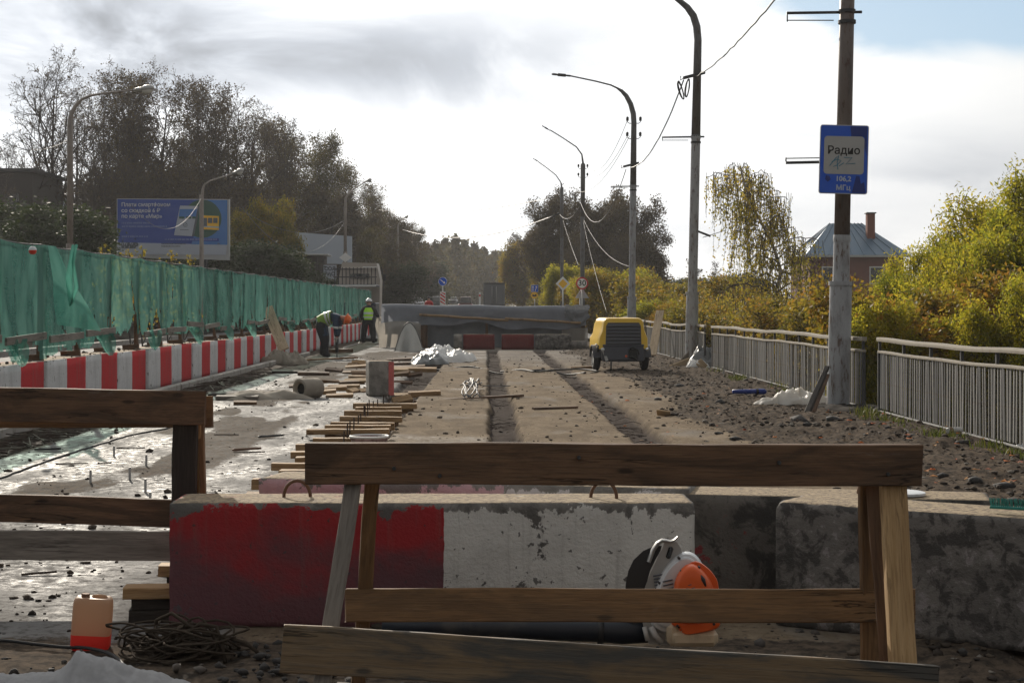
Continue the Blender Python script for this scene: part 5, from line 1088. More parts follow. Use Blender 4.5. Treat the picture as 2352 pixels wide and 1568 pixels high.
# net panels, one per bay: sagging top, folds, ragged foot
for i in range(NB):
    y0 = posts[i]-.02; rs = np.random.RandomState(100+i); near = i < 26
    nu, nv = (44, 40) if near else (24, 20)
    u, v = np.meshgrid(np.linspace(0, 1, nu+1), np.linspace(0, 1, nv+1), indexing='ij')
    top0, top1 = lerp(2.36, 2.46, i/NB), lerp(2.36, 2.46, (i+1)/NB); yy = y0+u*2.1
    foot = .95+.12*(fbm(yy*1.3+i*0, yy*0+3, 3)-.5)
    if i in (3, 4): foot = foot-.18
    if i in (5, 6): foot = foot-.12
    z = (top0+(top1-top0)*u-(.03+.03*rs.rand())*np.sin(PI*u))*(v)+foot*(1-v)
    ph = rs.rand(8)*6
    x = FX+.075+.035*np.sin(u*6+ph[0])*(1-v)+.007*np.sin(u*15+ph[1]+v*3)+.04*(fbm(yy*3.1+z*1.5, z*3.3-yy, 3)-.5)+.05*(fbm(yy*2.2, z*1.1+7, 3)-.5)*2*(1.05-v)+.07*np.sin(PI*u)*(1-v)*.6
    yy = yy+.03*np.sin(z*5+ph[2])+.05*(fbm(z*2, yy+3, 2)-.5)
    V = np.stack([x+6.3, yy-12, z], -1).reshape(-1, 3)
    q = gridq(nu+1, nv+1); cu = (u[:-1, :-1]+.5/nu).ravel(); cv = (v[:-1, :-1]+.5/nv).ravel(); cy = y0+cu*2.1
    rag = .03+.22*np.clip(fbm(cy*3.1, cy*0+11, 4)-.42, 0, 1)*2.4
    if i in (4, 7, 8): rag = rag+.10*np.exp(-((cu-.6)/.15)**2)*(2 if i == 4 else 1.4)
    slit = np.zeros_like(cu, bool)
    for k in range(1 if i % 2 else 0):
        a, w, z0, z1 = rs.rand(), .005+.018*rs.rand()**2, rs.uniform(.0, .35), rs.uniform(.4, .95)
        if i % 4 == 0: w += .03
        slit |= (np.abs(cu-a-.05*(cv-.5)) < w*np.sin(PI*np.clip((cv-z0)/(z1-z0), 0, 1))) & (cv > z0) & (cv < z1)
    hole = (fbm(cy*5+2, cv*9+i, 3) > .79) & (cv < .4)
    q = q[(cv > rag) & ~slit & ~hole]
    link('net_panel', meshnp('net_panel', V, q, M['net'], True), t)
    # torn lower hanging pieces
    if i % 2 == 0 and i < 26:
        rs2 = random.Random(i); n2 = 14; yb = y0+rs2.uniform(.1, 1.1); wd = rs2.uniform(.4, .9); b = MB(OF); tt = rs2.random()*5
        b.grid(lambda a, c_: (FX+.10+.10*math.sin(a*7+tt)+.10*c_, yb+wd*a*(1-.35*c_)+.1*math.sin(c_*4+tt), 1.10-c_*(.20+.16*math.sin(a*9+tt))), n2, 6); b.build('torn_net_piece', M['net'], t, True)
b = MB(OF); b.tube([(FX+.03, 12+k*.515, lerp(2.36, 2.46, k/144)-.02*abs(math.sin(k*PI/4))+.004) for k in range(145)], .010, 5); b.build('top_line', M['wire_pale'], t, True)
# hanging bits: dark gap flap and knot near the first lamp
b = MB(OF); P = [at(106, 563, 21.5), at(118, 640, 21.4), at(120, 700, 21.5), at(128, 745, 21.6)]
b.add([p+Vector((0.02, 0, 0)) for p in P]+[P[0]+Vector((.05, .3, 0)), P[1]+Vector((.14, .5, 0)), P[2]+Vector((.30, .7, 0)), P[3]+Vector((.42, .8, -.1))], [(0, 1, 5, 4), (1, 2, 6, 5), (2, 3, 7, 6)]); b.build('torn_net_piece', M['net'], t, True)
b = MB(OF); b.tube([at(168, 562, 21.3), at(158, 640, 21.2), at(163, 700, 21.2), at(176, 660, 21.2), at(168, 600, 21.2), at(176, 562, 21.3)], [.02, .05, .03, .03, .02, .02], 7); b.build('twisted_net', M['net'], t, True)
# litter on top of the barrier
g = random.Random(12)
V = []
for k in range(420): V.append((-6.26+g.uniform(-.22, .24), 16+60*g.random()**1.4, .785, .012+.03*g.random()**3, g.uniform(.4, .9)))
stones('barrier_top_litter', V, M['rubble'], 9)
p = at(75, 574, 20.1); t = thing('warning_lamp', 'small red and white warning lamp hanging on the green net', 'lamp', p)
b = MB(p); b.lathe([(0, -.055), (.03, -.05), (.046, -.03), (.05, 0)], 18, None, p); b.build('red_lens', M['lampred'], t, True)
b = MB(p); b.lathe([(.05, 0), (.046, .02), (.03, .042), (0, .05)], 18, None, p); b.build('white_cap', M['white_plastic'], t, True)
b = MB(p); b.tube([p+Vector((0, 0, .05)), p+Vector((-.02, 0, .17))], .004, 5); b.build('hanger', M['black'], t)
# ---------------------------------------------------------------- railing on the right
RX = 5.57
def railing(label, ya, yb, posts_dy=1.18, bal=.105, x0=RX, x1=RX, dent=0.0, seed=1, bars=True):
    t = thing('bridge_railing', label, 'railing', (x0, ya, 0)); O = Vector((x0, ya, 0)); g = random.Random(seed); L = yb-ya; xx = lambda y: lerp(x0, x1, (y-ya)/L)
    wv = lambda y: .010*math.sin(y*.9)+.006*math.sin(y*2.3)-dent*math.exp(-((y-(ya+L*.45))/2.2)**2)
    n = max(6, int(L/.6)); YS = [lerp(ya-.08, yb+.05, i/n) for i in range(n+1)]
    b = MB(O); prof = [(-.035, -.028), (.035, -.028), (.038, .0), (.035, .028), (-.035, .028), (-.038, 0)]
    secs = [[(xx(y)+a, y, 1.045+wv(y)+c) for a, c in prof] for y in YS]; loft(b, secs); b.build('handrail', M['rail_paint'], t)
    b = MB(O); secs = [[(xx(y)+a*.62, y, .872+wv(y)*.8+c*.62) for a, c in prof] for y in YS]; loft(b, secs); b.build('top_bar', M['rail_paint'], t)
    b = MB(O); secs = [[(xx(y)+a*.6, y, .05+c*.3) for a, c in prof] for y in YS]; loft(b, secs); b.build('bottom_bar', M['rail_grey'], t)
    m = MB(); m.box((0, 0, 0), (.035, .045, .165)); pm = m.mesh('post', M['steel_dark'])
    k = int(L/posts_dy)
    for i in range(k+1): y = lerp(ya, yb, i/k); link('post', pm, t, (xx(y)-x0, y-ya, .958+wv(y)), (0, 0, 0))
    m = MB(); m.box((0, 0, 0), (.045, .05, .90)); pm = m.mesh('end_post', M['steel_dark'])
    for y in (ya-.03, yb+.03): link('end_post', pm, t, (xx(y)-x0, y-ya, .45))
    m = MB(); m.cbox((0, 0, 0), (.012, .046, .79), .003); bmh = m.mesh('baluster', M['rail_grey'])
    nb = int(L/bal)
    for i in range(nb): y = lerp(ya+.06, yb-.06, i/(nb-1)); link('baluster', bmh, t, (xx(y)-x0+g.uniform(-.004, .004), y-ya, .467+wv(y)*.8), (g.uniform(-.01, .01), g.uniform(-.012, .012), g.uniform(-.25, .25)))
    return t
railing('nearest railing section at the right edge with bushes behind', 11.0, 22.75, seed=1)
railing('middle railing section running past the pole with the radio sign', 23.75, 39.5, seed=2, bal=.112)
railing('farther railing section behind the compressor and second pole', 40.9, 55.6, seed=3, bal=.125, dent=.03)
railing('farthest bent railing section beside the tarpaulin shelter', 56.3, 74, seed=4, bal=.25, x1=5.75, dent=-.10)
for i, (px, py) in enumerate(((1721, 862), (1818, 893), (1688, 848), (1664, 838), (1542, 818))):
    Y = RX*.975*F/(px-VX); p = Vector((RX-.16, Y, 0)); b = MB(p); b.cbox(p+Vector((0, 0, .07)), (.05, .012, .19), .003); b.lathe([(0, .004), (.008, .003)], 8, FACE, p+Vector((0, -.006, .13)))
    props(b.build('anchor_plate', M['galv'], loc=p), 'short pale steel anchor plate standing at the foot of the railing', 'bracket', 'anchor plates along the railing')
# ---------------------------------------------------------------- poles on the right
def pole(label, base, top, r0, r1, r2, zc, arm=None, mats=('pole', 'pole_up'), brackets=(), ins=(), collar2=None, name='street_lamp', cat='street lamp', zpaint=4.2):
    base = Vector(base); top = Vector(top); O = base; t = thing(name, label, cat, O); ax = (top-base)/(top.z-base.z)
    P = lambda z: base+ax*z
    b = MB(O); b.tube([P(-.1), P(zc)], [r0, r0*.97], 20); b.build('pole_base', M[mats[0]], t, 40)
    b = MB(O); b.tube([P(zc-.03), P(zc+.005), P(zc+.03)], [r0*1.08]*3, 20); b.build('collar', M[mats[0]], t, 40)
    zm = min(zpaint, top.z-.5); b = MB(O); b.tube([P(zc), P(zm)], [r1, r1*.96], 18); b.build('lower_shaft', M[mats[0]], t, 40)
    b = MB(O); b.tube([P(zm-.05), P(zm), P(zm+.05)], [r1*1.02, r1*1.06, r1*1.0], 18); b.build('collar', M[mats[0]], t, 40)
    b = MB(O)
    if arm:      # arm: list of (dx, dz, r) from the top of the pole
        ps = [P(zm), top]+[top+Vector((dx, dy, dz_)) for dx, dy, dz_, r_ in arm]; rr_ = [r1*.95, r2]+[a[3] for a in arm]
    else: ps = [P(zm), top]; rr_ = [r1*.95, r2]
    b.tube(ps, rr_, 14); b.build('upper_shaft', M[mats[1]], t, True)
    for (z, ln, dzb, sag) in brackets:
        b = MB(O); p = P(z); b.tube([p+Vector((.22, -.02, .012)), p+Vector((-ln, 0, dzb))], .022, 8); b.build('bracket_arm', M['steel_dark'], t, True)
        b = MB(O); b.tube([p+Vector((-.2, 0, -.11*sag)), p+Vector((-ln, 0, dzb-.11*sag))], .008, 6); b.tube([p+Vector((-ln, 0, dzb-.13*sag)), p+Vector((-ln, 0, dzb+.02))], .010, 6); b.build('stay_rod', M['steel_dark'], t, True)
        b = MB(O); b.tube([p+Vector((0, 0, -.16)), p+Vector((0, 0, -.11))], r1*1.08, 16); b.tube([p+Vector((0, 0, .0)), p+Vector((0, 0, .05))], r1*1.04, 16); b.build('clamp_ring', M['steel_dark'], t, 40)
    for z in ins:
        b = MB(O); p = P(z); 
        b.tube([p+Vector((-.24, 0, .10)), p+Vector((-.24, 0, 0)), p+Vector((-.17, 0, -.05)), p+Vector((.17, 0, -.05)), p+Vector((.24, 0, 0)), p+Vector((.24, 0, .10))], .014, 6); b.build('insulator_hook', M['steel_dark'], t, True)
        for s_ in (-1, 1):
            b = MB(O); b.lathe([(.02, -.06), (.055, -.05), (.045, 0), (.055, .03), (.04, .09), (0, .1)], 10, None, p+Vector((s_*.24, 0, .10))); b.build('insulator', M['steel_dark'], t, True)
    return t, P
def lamp_head(t, p, d, s=1.0, mat='steel_dark'):
    O = t.location; p = Vector(p); d = Vector(d).normalized(); M3 = d.to_track_quat('X', 'Z').to_matrix()
    b = MB(O); b.cbox(p+d*.15*s, (.30*s, .16*s, .10*s), .02, M3); b.cbox(p+d*.55*s, (.55*s, .26*s, .16*s), .03, M3); b.cbox(p+d*.98*s, (.36*s, .20*s, .11*s), .03, M3); b.build('lamp_head', M[mat], t, 40)
bx = lambda px, Y: (px-VX)*Y/F
t1, P1 = pole('nearest pole with a rusty upper shaft and blue radio sign', (bx(1925, 24.3), 24.3, 0), (bx(1951, 24.3), 24.3, 7.6), .170, .125, .105, 1.87, None, brackets=((H+677*24.3/F, .90, 0, 1), (H+335*24.3/F, .87, -.01, -.6)), name='trolley_pole', cat='pole', zpaint=2.55)
t2, P2 = pole('second pole with a tall curved lamp arm near the compressor', (bx(1587, 42.4), 42.4, 0), (bx(1603, 42.4), 42.4, 8.55), .165, .125, .10, 1.9,
   [(-.03, 0, .35, .10), (-.12, 0, .64, .095), (-.28, 0, .86, .085), (-.46, 0, 1.01, .07), (-.62, 0, 1.10, .04), (-.75, 0, 1.15, .032), (-1.3, 0, 1.34, .03), (-2.6, 0, 1.64, .028)], mats=('pole', 'pole_dark'), brackets=((H+392*42.4/F, .88, 0, .7),), zpaint=6.0)
lamp_head(t2, t2.location+Vector((bx(1603, 42.4)-bx(1587, 42.4)-2.6, 0, 8.55+1.64)), (-1, 0, .2))
t3, P3 = pole('third pole with its whole lamp arm against the white cloud', (bx(1450, 59.5), 59.5, 0), (bx(1456, 59.5), 59.5, 8.35), .165, .125, .10, 1.9,
   [(-.02, 0, .32, .10), (-.12, 0, .68, .095), (-.28, 0, .98, .085), (-.45, 0, 1.16, .065), (-.62, 0, 1.27, .035), (-.85, 0, 1.38, .03), (-1.4, 0, 1.52, .028), (-2.35, 0, 1.72, .026)], mats=('pole', 'pole_dark'), brackets=((H+279*59.5/F, .82, 0, .4),), ins=(H+427*59.5/F, H+392*59.5/F), zpaint=6.0)
lamp_head(t3, t3.location+Vector((.1-2.33, 0, 8.35+1.715)), (-1, 0, .10), .62)
t4, P4 = pole('fourth pole with a straight sloping lamp arm', (bx(1337, 86), 86, 0), (bx(1339, 86), 86, H+329*86/F), .15, .12, .13, 1.9, [(0, 0, .1, .06), (-.06, 0, .55, .04), (-.35, 0, .95, .035), (-1.1, 0, 1.45, .03), (-1.75, 0, 1.85, .03)], mats=('pole_dark', 'pole_dark'), ins=(H+322*86/F, H+302*86/F), zpaint=6.3)
lamp_head(t4, t4.location+Vector((-1.7, 0, H+329*86/F+1.82)), (-1, 0, .6), .45)
t5, P5 = pole('fifth and smallest pole before the dark bare trees', (bx(1291, 112), 112, 0), (bx(1290, 112), 112, H+274*112/F), .15, .12, .13, 1.9, [(0, 0, .1, .06), (-.06, 0, .45, .04), (-.4, 0, .95, .035), (-1.1, 0, 1.5, .03), (-1.6, 0, 1.85, .03)], mats=('pole_dark', 'pole_dark'), zpaint=6.3)
lamp_head(t5, t5.location+Vector((-1.58, 0, H+274*112/F+1.84)), (-1, 0, .6), .45)
# side stay with a spike on the second pole, clamps and hanging cable coils
b = MB(t2.location); p = P2(H+180*42.4/F); b.tube([p, at(1632, 542, 42.3)], .028, 8); b.tube([at(1614, 545, 42.3), at(1668, 528, 42.3)], .009, 6); b.build('side_stay', M['steel_dark'], t2, True)
for tt, PP, zpx, Y in ((t2, P2, 172, 42.4), (t3, P3, 377, 59.5)):
    b = MB(tt.location); p = PP(H+(VY-zpx)*Y/F); b.cbox(p+Vector((-.10, -.16, -.03)), (.60, .07, .08), .015, Euler((0, -.25, 0))); b.tube([p+Vector((-.35, -.16, -.10)), p+Vector((-.47, -.16, -.16)), p+Vector((-.45, -.16, -.05))], .014, 6); b.build('cable_bracket', M['steel_dark'], tt, True)
for k, (px, py, a) in enumerate(((1564, 207, .30), (1579, 202, -.15))):
    p = at(px, py, 42.1); b = MB(p)
    for j in range(4): b.tube([p+Vector((.04*math.cos(q_)*(1+j*.1)+a*-.55*math.sin(q_)*.4, .02*j, .24*math.sin(q_)*(1-j*.03))) for q_ in [2*PI*i/18 for i in range(19)]], .017, 6)
    props(b.build('cable_coil', M['black_rubber'], None, True, loc=p), ('slanting coil of spare cable hanging on the second pole', 'upright coil of spare cable hanging closest to the second pole')[k], 'cable coil')
# ---- overhead wires
def wire(label, a, b_, sag, r, mat='steel_dark', n=18, kink=0.0):
    a = Vector(a); b_ = Vector(b_); P = [a.lerp(b_, i/n)+Vector((0, 0, -4*sag*(i/n)*(1-i/n)+(R.uniform(-kink, kink) if 0 < i < n else 0))) for i in range(n+1)]
    m = MB(a); m.tube(P, r, 5); return props(m.build('overhead_wire', M[mat], None, True, loc=a), label, 'wire')
pA = at(1600, 175, 42.2)
wire('crooked black cable rising from the second pole to the top edge', pA, at(1815, -45, 24), .15, .016, n=24, kink=.02)
wire('black cable sagging from the second pole to the third pole', at(1570, 184, 42.2), at(1448, 385, 59.3), .55, .018, n=24, kink=.012)
wire('dark cable running from the third pole down to the fourth', at(1438, 388, 59.3), at(1334, 466, 85.8), 1.45, .014, 'wire_pale', n=20)
wire('pale cable looping from the fourth pole to the fifth', at(1333, 470, 85.8), at(1286, 492, 111.8), .5, .013, 'wire_pale')
wire('thin wire from the upper insulators of the third pole', at(1441, 276, 59.4), at(1350, 386, 86), .75, .010)
wire('thin wire from the lower insulators of the third pole', at(1441, 312, 59.4), at(1350, 406, 86), .5, .010)
wire('second thin wire from the lower insulators of the third pole', at(1446, 312, 59.4), at(1330, 440, 86), .6, .010)
wire('guy wire slanting from the fifth pole to the right', at(1293, 505, 111.5), at(1330, 612, 70), .1, .008, 'wire_pale')
wire('guy wire slanting from the fourth pole down to the railing', at(1340, 510, 85), at(1395, 722, 62), .2, .008, 'wire_pale')
wire('pale cable from the fourth pole to the base of the third', at(1341, 505, 85), at(1450, 612, 59.4), .5, .009, 'wire_pale')
wire('faint long wire crossing the sky to the left', at(1285, 490, 112), at(925, 527, 160), 1.2, .03, 'steel_dark')
wire('second faint wire crossing the sky above the first', at(1285, 450, 112), at(860, 480, 190), .8, .022, 'steel_dark')
# ---- radio sign on the nearest pole
c = at(1938, 366, 24.06); t = thing('radio_sign', 'blue roadside sign with a pale panel reading a radio frequency', 'sign', c, 0, rot=(0, math.radians(1.6), math.radians(-2)))
w, h = .722, 1.028
def rrect(w, h, r, n=5): return [(x, y) for x, y in rsec(w, h, r, n)]
b = MB(); b.prism(rrect(w, h, .035), -.012, .004, FACE); b.build('sign_plate', M['sign_back'], t)
b = MB(); b.prism(rrect(w-.024, h-.024, .028), .004, .0075, FACE); b.build('sign_face', M['sign_blue'], t)
b = MB(); b.prism([(.085, .496), (.335, .496), (.335, .06), (.30, .20), (.30, .34), (.10, .345), (.095, .40)], .0075, .009, FACE); b.build('peeling_film', M['sign_navy'], t); b = MB(); b.prism([(.13, -.495), (.335, -.495), (.31, -.33), (.26, -.36), (.24, -.25), (.19, -.24)], .0075, .009, FACE); b.build('peeling_film', M['sign_navy'], t); b = MB(); b.prism([(-.26, -.24), (-.21, -.25), (-.185, -.30), (-.23, -.34), (-.27, -.30)], .0075, .009, FACE); b.build('peeling_film', M['sign_navy'], t)
b = MB(); b.prism(rrect(.595, .565, .05), .009, .0125, FACE, (0, 0, .063)); b.build('pale_panel', M['sign_grey'], t)
up = (PI/2, 0, 0)
text('Радио', .165, M['black'], t, (-.005, -.0135, .130), up, .001, bold=.003)
text('106,2', .105, M['sign_pale'], t, (.0, -.0135-.0, -.292), up, .001, bold=.003)
text('МГц', .105, M['sign_pale'], t, (.0, -.0135, -.425), up, .001, bold=.003)
b = MB(); zz = -.016
for P in ([(-.21, -.10), (-.12, .02), (-.08, .055), (-.10, -.05), (-.085, -.155)], [(-.18, -.04), (-.10, .0), (-.04, -.02), (-.10, -.09), (-.155, -.11)], [(.0, .03), (.12, .03), (.03, -.07), (.17, -.055)], [(-.07, -.10), (.0, -.05)]):
    b.tube([(x, zz, z+.03-.03) for x, z in P], .006, 5)
b.build('graffiti_tag', M['graffiti'], t)
b = MB()
for z in (.3, -.3): b.cbox((0, .12, z), (.30, .20, .04), .008)
b.build('sign_clamp', M['galv'], t)
# ---- debris at the foot of the poles
O = onz(1868, 935, 0); O = Vector((bx(1878, 22.9), 22.9, 0)); p0 = at(1852, 938, 22.7); p0.z = .02; p1 = at(1900, 842, 24.08)
for k, (da, mt) in enumerate((((0, 0, 0), 'wood_black'), ((.05, .12, .0), 'wood_black'), ((.12, .2, -.04), 'wood_dark'))):
    d = Vector(da); b = MB(p0); b.board(p0+d, p1+d*Vector((.3, .3, 1)) if False else p1+Vector((0, 0, da[2]*3)), .07, .04, (1, 0, 0), 5, .004)
    props(b.build('blackened_lath', M[mt], loc=p0), ('front blackened lath leaning on the radio sign pole', 'middle blackened lath leaning on the radio sign pole', 'rear dark lath leaning on the radio sign pole')[k], 'lath')
p = onz(1905, 938, 0); b = MB(p); b.grid(lumpfn(5.38, 24.0, .48, .65, .075, 31), 36, 10); props(b.build('dark_felt_scrap', M['felt_dark'], None, True, loc=p), 'dark soaked felt piled round the foot of the radio sign pole', 'felt')
p = Vector((bx(1820, 25.3), 25.0, 0)); b = MB(p); b.grid(lumpfn(p.x+.05, p.y, .42, .45, .19, 33, .02, 5), 110, 40); b.grid(lumpfn(p.x-.30, p.y-.1, .34, .2, .10, 35, .02, 5), 60, 20); props(b.build('white_sheet', M['sheet_cream'], None, True, loc=p), 'crumpled white plastic sheet by the foot of the radio sign pole', 'plastic sheet')
p = Vector((bx(1622, 41), 41, 0)); b = MB(p); b.grid(lumpfn(p.x, p.y, .50, .4, .36, 41, 0, 5), 40, 12); b.grid(lumpfn(p.x-.05, p.y+.1, .34, .3, .46, 43, 0, 5), 30, 10); props(b.build('plastic_bag', M['film_grey'], None, True, loc=p), 'grey plastic rubbish bag beside the second pole', 'bag')
p = Vector((bx(1600, 40.4), 40.4, 0)); b = MB(p); b.grid(lumpfn(p.x, p.y, .28, .25, .20, 45, 0, 5), 30, 10); props(b.build('pale_bag', M['film'], None, True, loc=p), 'small pale bag in front of the second pole', 'bag')
for k, (x0, y0, x1, y1) in enumerate(((1606, 826, 1622, 842), (1598, 838, 1614, 845))):
    b = MB(at(x0, y0, 40.2)); b.board(at(x0, y0, 40.2), at(x1, y1, 40.2), .12, .02, (1, 0, 0), 3); props(b.build('lath', M['wood_pale'], loc=at(x0, y0, 40.2)), ('upper pale lath stuck in the grey rubbish bag', 'lower pale lath stuck in the grey rubbish bag')[k], 'lath')
b = MB(at(1640, 850, 39.5)); b.tube([at(1633, 853, 39.5), at(1658, 775, 40.5)], .016, 6); props(b.build('thin_rod', M['steel_rust'], None, True, loc=at(1640, 850, 39.5)), 'rusty rod leaning over the grey rubbish bag', 'rod')
for k, (P, mt) in enumerate((([(1537, 840), (1583, 822), (1584, 838)], 'wood_pale'), ([(1552, 838), (1583, 806), (1585, 836)], 'wood_grey'))):
    p = at(*P[0], 41.3+k*.2); b = MB(p); V = [at(x, y, 41.3+k*.2+(.0 if i == 0 else .35)) for i, (x, y) in enumerate(P)]; V2 = [v+Vector((.0, .03, .02)) for v in V]; b.add(V+V2, [(0, 1, 2), (5, 4, 3), (0, 3, 4, 1), (1, 4, 5, 2), (2, 5, 3, 0)])
    props(b.build('broken_board', M[mt], loc=p), ('flat triangular broken board left of the second pole', 'upright triangular board leaning on the second pole')[k], 'board')
p = onz(1720, 911, .05); t = thing('flask', 'dark blue flask lying on the rubble near the railing', 'flask', p, .1); b = MB(); Mx = Matrix.Rotation(PI/2, 3, 'Y'); b.lathe([(0, -.28), (.035, -.28), (.04, -.1), (.042, .12), (.05, .13), (.05, .26), (.03, .30), (0, .30)], 14, Mx, (0, 0, .03)); b.build('flask_body', M['sign_navy'], t, True); b = MB(); b.lathe([(.052, .12), (.055, .14), (.052, .16)], 14, Mx, (0, 0, .03)); b.build('band', M['black'], t, True)
p = onz(2192, 1005, .05); t = thing('drink_can', 'faded drink can lying on the soil by the near railing', 'can', p, .45); b = MB(); b.lathe([(0, -.10), (.03, -.10), (.038, -.09), (.038, .08), (.03, .10), (0, .10)], 16, Mx, (0, 0, .03)); b.build('can_body', M['galv'], t, 50); b = MB(); b.lathe([(.0385, -.09), (.0388, -.04)], 16, Mx, (0, 0, .03)); b.build('rusty_end', M['steel_rust'], t, True)
for k, (px, py, s_) in enumerate(((2348, 1027, .05), (2078, 993, .045))):
    p = onz(px, py, .0); b = MB(p); b.grid(lumpfn(p.x, p.y, s_*1.4, s_, s_*.9, 51+k), 18, 6); props(b.build('white_litter', M['film'], None, True, loc=p), ('scrap of white litter at the right edge by the railing', 'scrap of white litter on the soil near the drink can')[k], 'litter')
g = random.Random(44); ch = [(1838, 968, .17), (1912, 970, .14), (2210, 1018, .12), (2040, 992, .08), (2240, 1118, .10), (2310, 1125, .14), (2165, 1095, .07), (1650, 998, .06), (1855, 985, .08), (1690, 1010, .08), (2100, 1008, .08), (1560, 890, .12), (1655, 925, .12), (1510, 918, .09), (2265, 1165, .07), (2330, 1155, .09), (2130, 1140, .06), (1990, 1003, .06)]
for k, (px, py, r_) in enumerate(ch):
    p = onz(px, py, 0); q_ = ICOV.copy(); rs = np.random.RandomState(60+k); r_ *= .72; q_ = q_*(1+rs.uniform(-.42, .4, (len(q_), 1)))*np.array([r_*1.3, r_, r_*.5])+np.array([0, 0, r_*.2])
    props(link('asphalt_chunk', meshnp('asphalt_chunk', q_, ICOF, M['wood_black'] if False else M['rubble_dark'], False), None, p, (0, 0, g.random()*6)), 'dark broken chunk of old paving lying in the rubble on the right', 'rubble chunk', 'chunks of old paving in the rubble')
# ---------------------------------------------------------------- lamps on the left
def left_lamp(label, X, Y, pts, zc, r, head, s_=1.0):
    base = Vector((X, Y, .0)); t = thing('street_lamp', label, 'street lamp', base)
    b = MB(base); b.tube([(X, Y, -.2), (X, Y, zc)], [r*1.35, r*1.3], 14); b.build('pole_base', M['pole_conc'], t, 40)
    ps = [at(px, py, Y) for px, py in pts]; b = MB(base); n = len(ps); b.tube([(X, Y, zc)]+ps, [r]+[max(.035*s_, r*(1-.75*(i/(n-1))**.8)) for i in range(n)], 12); b.build('mast', M['pole_conc'], t, True)
    a, c = [at(*q_, Y) for q_ in head]; d = (c-a).normalized(); M3 = d.to_track_quat('X', 'Z').to_matrix(); L = (c-a).length
    b = MB(base); b.ell(a+d*L*.30, (L*.36, .13*s_, .085*s_), 14, 8, M3); b.ell(a+d*L*.66, (L*.36, .19*s_, .13*s_), 14, 8, M3); b.build('lamp_head', M['galv'], t, True)
    b = MB(base); b.ell(a+d*L*.66-Vector((0, 0, .05*s_)), (L*.30, .165*s_, .15*s_), 14, 8, M3); b.build('lamp_glass', M['lamp_glass'], t, True)
left_lamp('tall concrete street lamp with a long arm on the left before the bare trees', bx(161, 57), 57, [(161, 300), (161, 275), (165, 258), (174, 242), (188, 228), (210, 219), (250, 213), (315, 206)], H+148*57/F, .105, ((308, 207), (354, 201)))
left_lamp('shorter concrete street lamp standing in front of the blue billboard', bx(463, 83), 83, [(463, 470), (466, 432), (470, 423), (482, 415), (538, 397)], H+260*83/F, .085, ((534, 398), (559, 389)))
left_lamp('dark street lamp with a diamond sign rising behind the shop board', bx(793, 120), 120, [(793, 480), (794, 455), (800, 445), (815, 432), (842, 416)], H+130*120/F, .12, ((840, 417), (853, 411)))
left_lamp('distant street lamp leaning out of the tree line', bx(915, 190), 190, [(914, 560), (914, 520), (916, 512), (928, 500)], H+60*190/F, .13, ((926, 501), (938, 495)))
wire('pale cable sagging from the right edge of the blue billboard', at(300, 470, 60), at(462, 455, 82), 1.2, .009, 'wire_pale')
wire('pale cable sagging across the shop board', at(552, 470, 83), at(790, 512, 119), 2.3, .013, 'wire_pale')
wire('second pale cable sagging lower across the shop board', at(548, 476, 83), at(790, 506, 119), 1.1, .011, 'wire_pale')
wire('thin wire at the left edge of the sky', at(-30, 300, 50), at(160, 318, 57), .5, .012, 'wire_pale')
# ---------------------------------------------------------------- billboards, vehicles, signs and buildings beyond the site
def px_thing(name, label, cat, px, py, Y, group=None): return thing(name, label, cat, at(px, py, Y), 0, group)
def ppoly(b, t, Y, pts, dep, th=.02):
    """flat print piece given by outline, dep in front of the board face"""
    k = Y/F; o = t.location; poly = [((px-VX)*k-o.x, H-(py-VY)*k-o.z) for px, py in pts]; b.prism(poly, dep, dep+th, FACE)
def ppiece(name, t, Y, pts, dep, mat, th=.015): b = MB(); ppoly(b, t, Y, pts, dep, th); return b.build(name, M[mat], t)
R4 = lambda x0, y0, x1, y1: [(x0, y1), (x1, y1), (x1, y0), (x0, y0)]
# --- main billboard
BYd = 92.0; k = BYd/F; t = px_thing('billboard', 'big blue billboard with white lettering, a phone and a yellow bus', 'billboard', 397, 595, BYd)
ppiece('board_panel', t, BYd, [(268, 455.5), (268, 590), (527, 597), (527, 457)][::1], -.25, 'sign_back', .24)
ppiece('print_field', t, BYd, [(270, 457), (270, 556), (522, 562), (522, 459)], .0, 'fill_blue')
ppiece('print_sky', t, BYd, [(470, 459), (440, 561), (522, 562), (522, 459)], .017, 'fill_sky', .01)
ppiece('print_circle', t, BYd, [(465+44*math.cos(a), 502+44*math.sin(a)) for a in [2*PI*i/24 for i in range(24)]], .029, 'fill_green', .008)
ppiece('print_strip', t, BYd, [(270, 556), (271, 584), (519, 585), (522, 562)], .017, 'fill_white', .01)
ppiece('print_phone', t, BYd, [(414, 472), (400, 540), (441, 542), (455, 473)], .040, 'fill_white', .01)
ppiece('print_phone_side', t, BYd, [(455, 473), (441, 542), (446, 542), (459, 474)], .040, 'fill_grey', .01)
ppiece('print_phone_scene', t, BYd, [(413, 480), (411, 497), (420, 503), (436, 495), (450, 500), (453, 480)], .052, 'fill_sky', .006)
for x0, x1 in ((412, 424), (428, 440), (442, 450)): ppiece('print_card', t, BYd, R4(x0, 497, x1, 502), .060, 'fill_green', .006)
b = MB(); o = t.location
for a0 in range(16): 
    a, a2 = 2*PI*a0/16, 2*PI*(a0+1)/16; ppoly(b, t, BYd, [(426+5*math.cos(a), 516+5*math.sin(a)), (426+5*math.cos(a2), 516+5*math.sin(a2)), (426+4*math.cos(a2), 516+4*math.sin(a2)), (426+4*math.cos(a), 516+4*math.sin(a))], .052, .005)
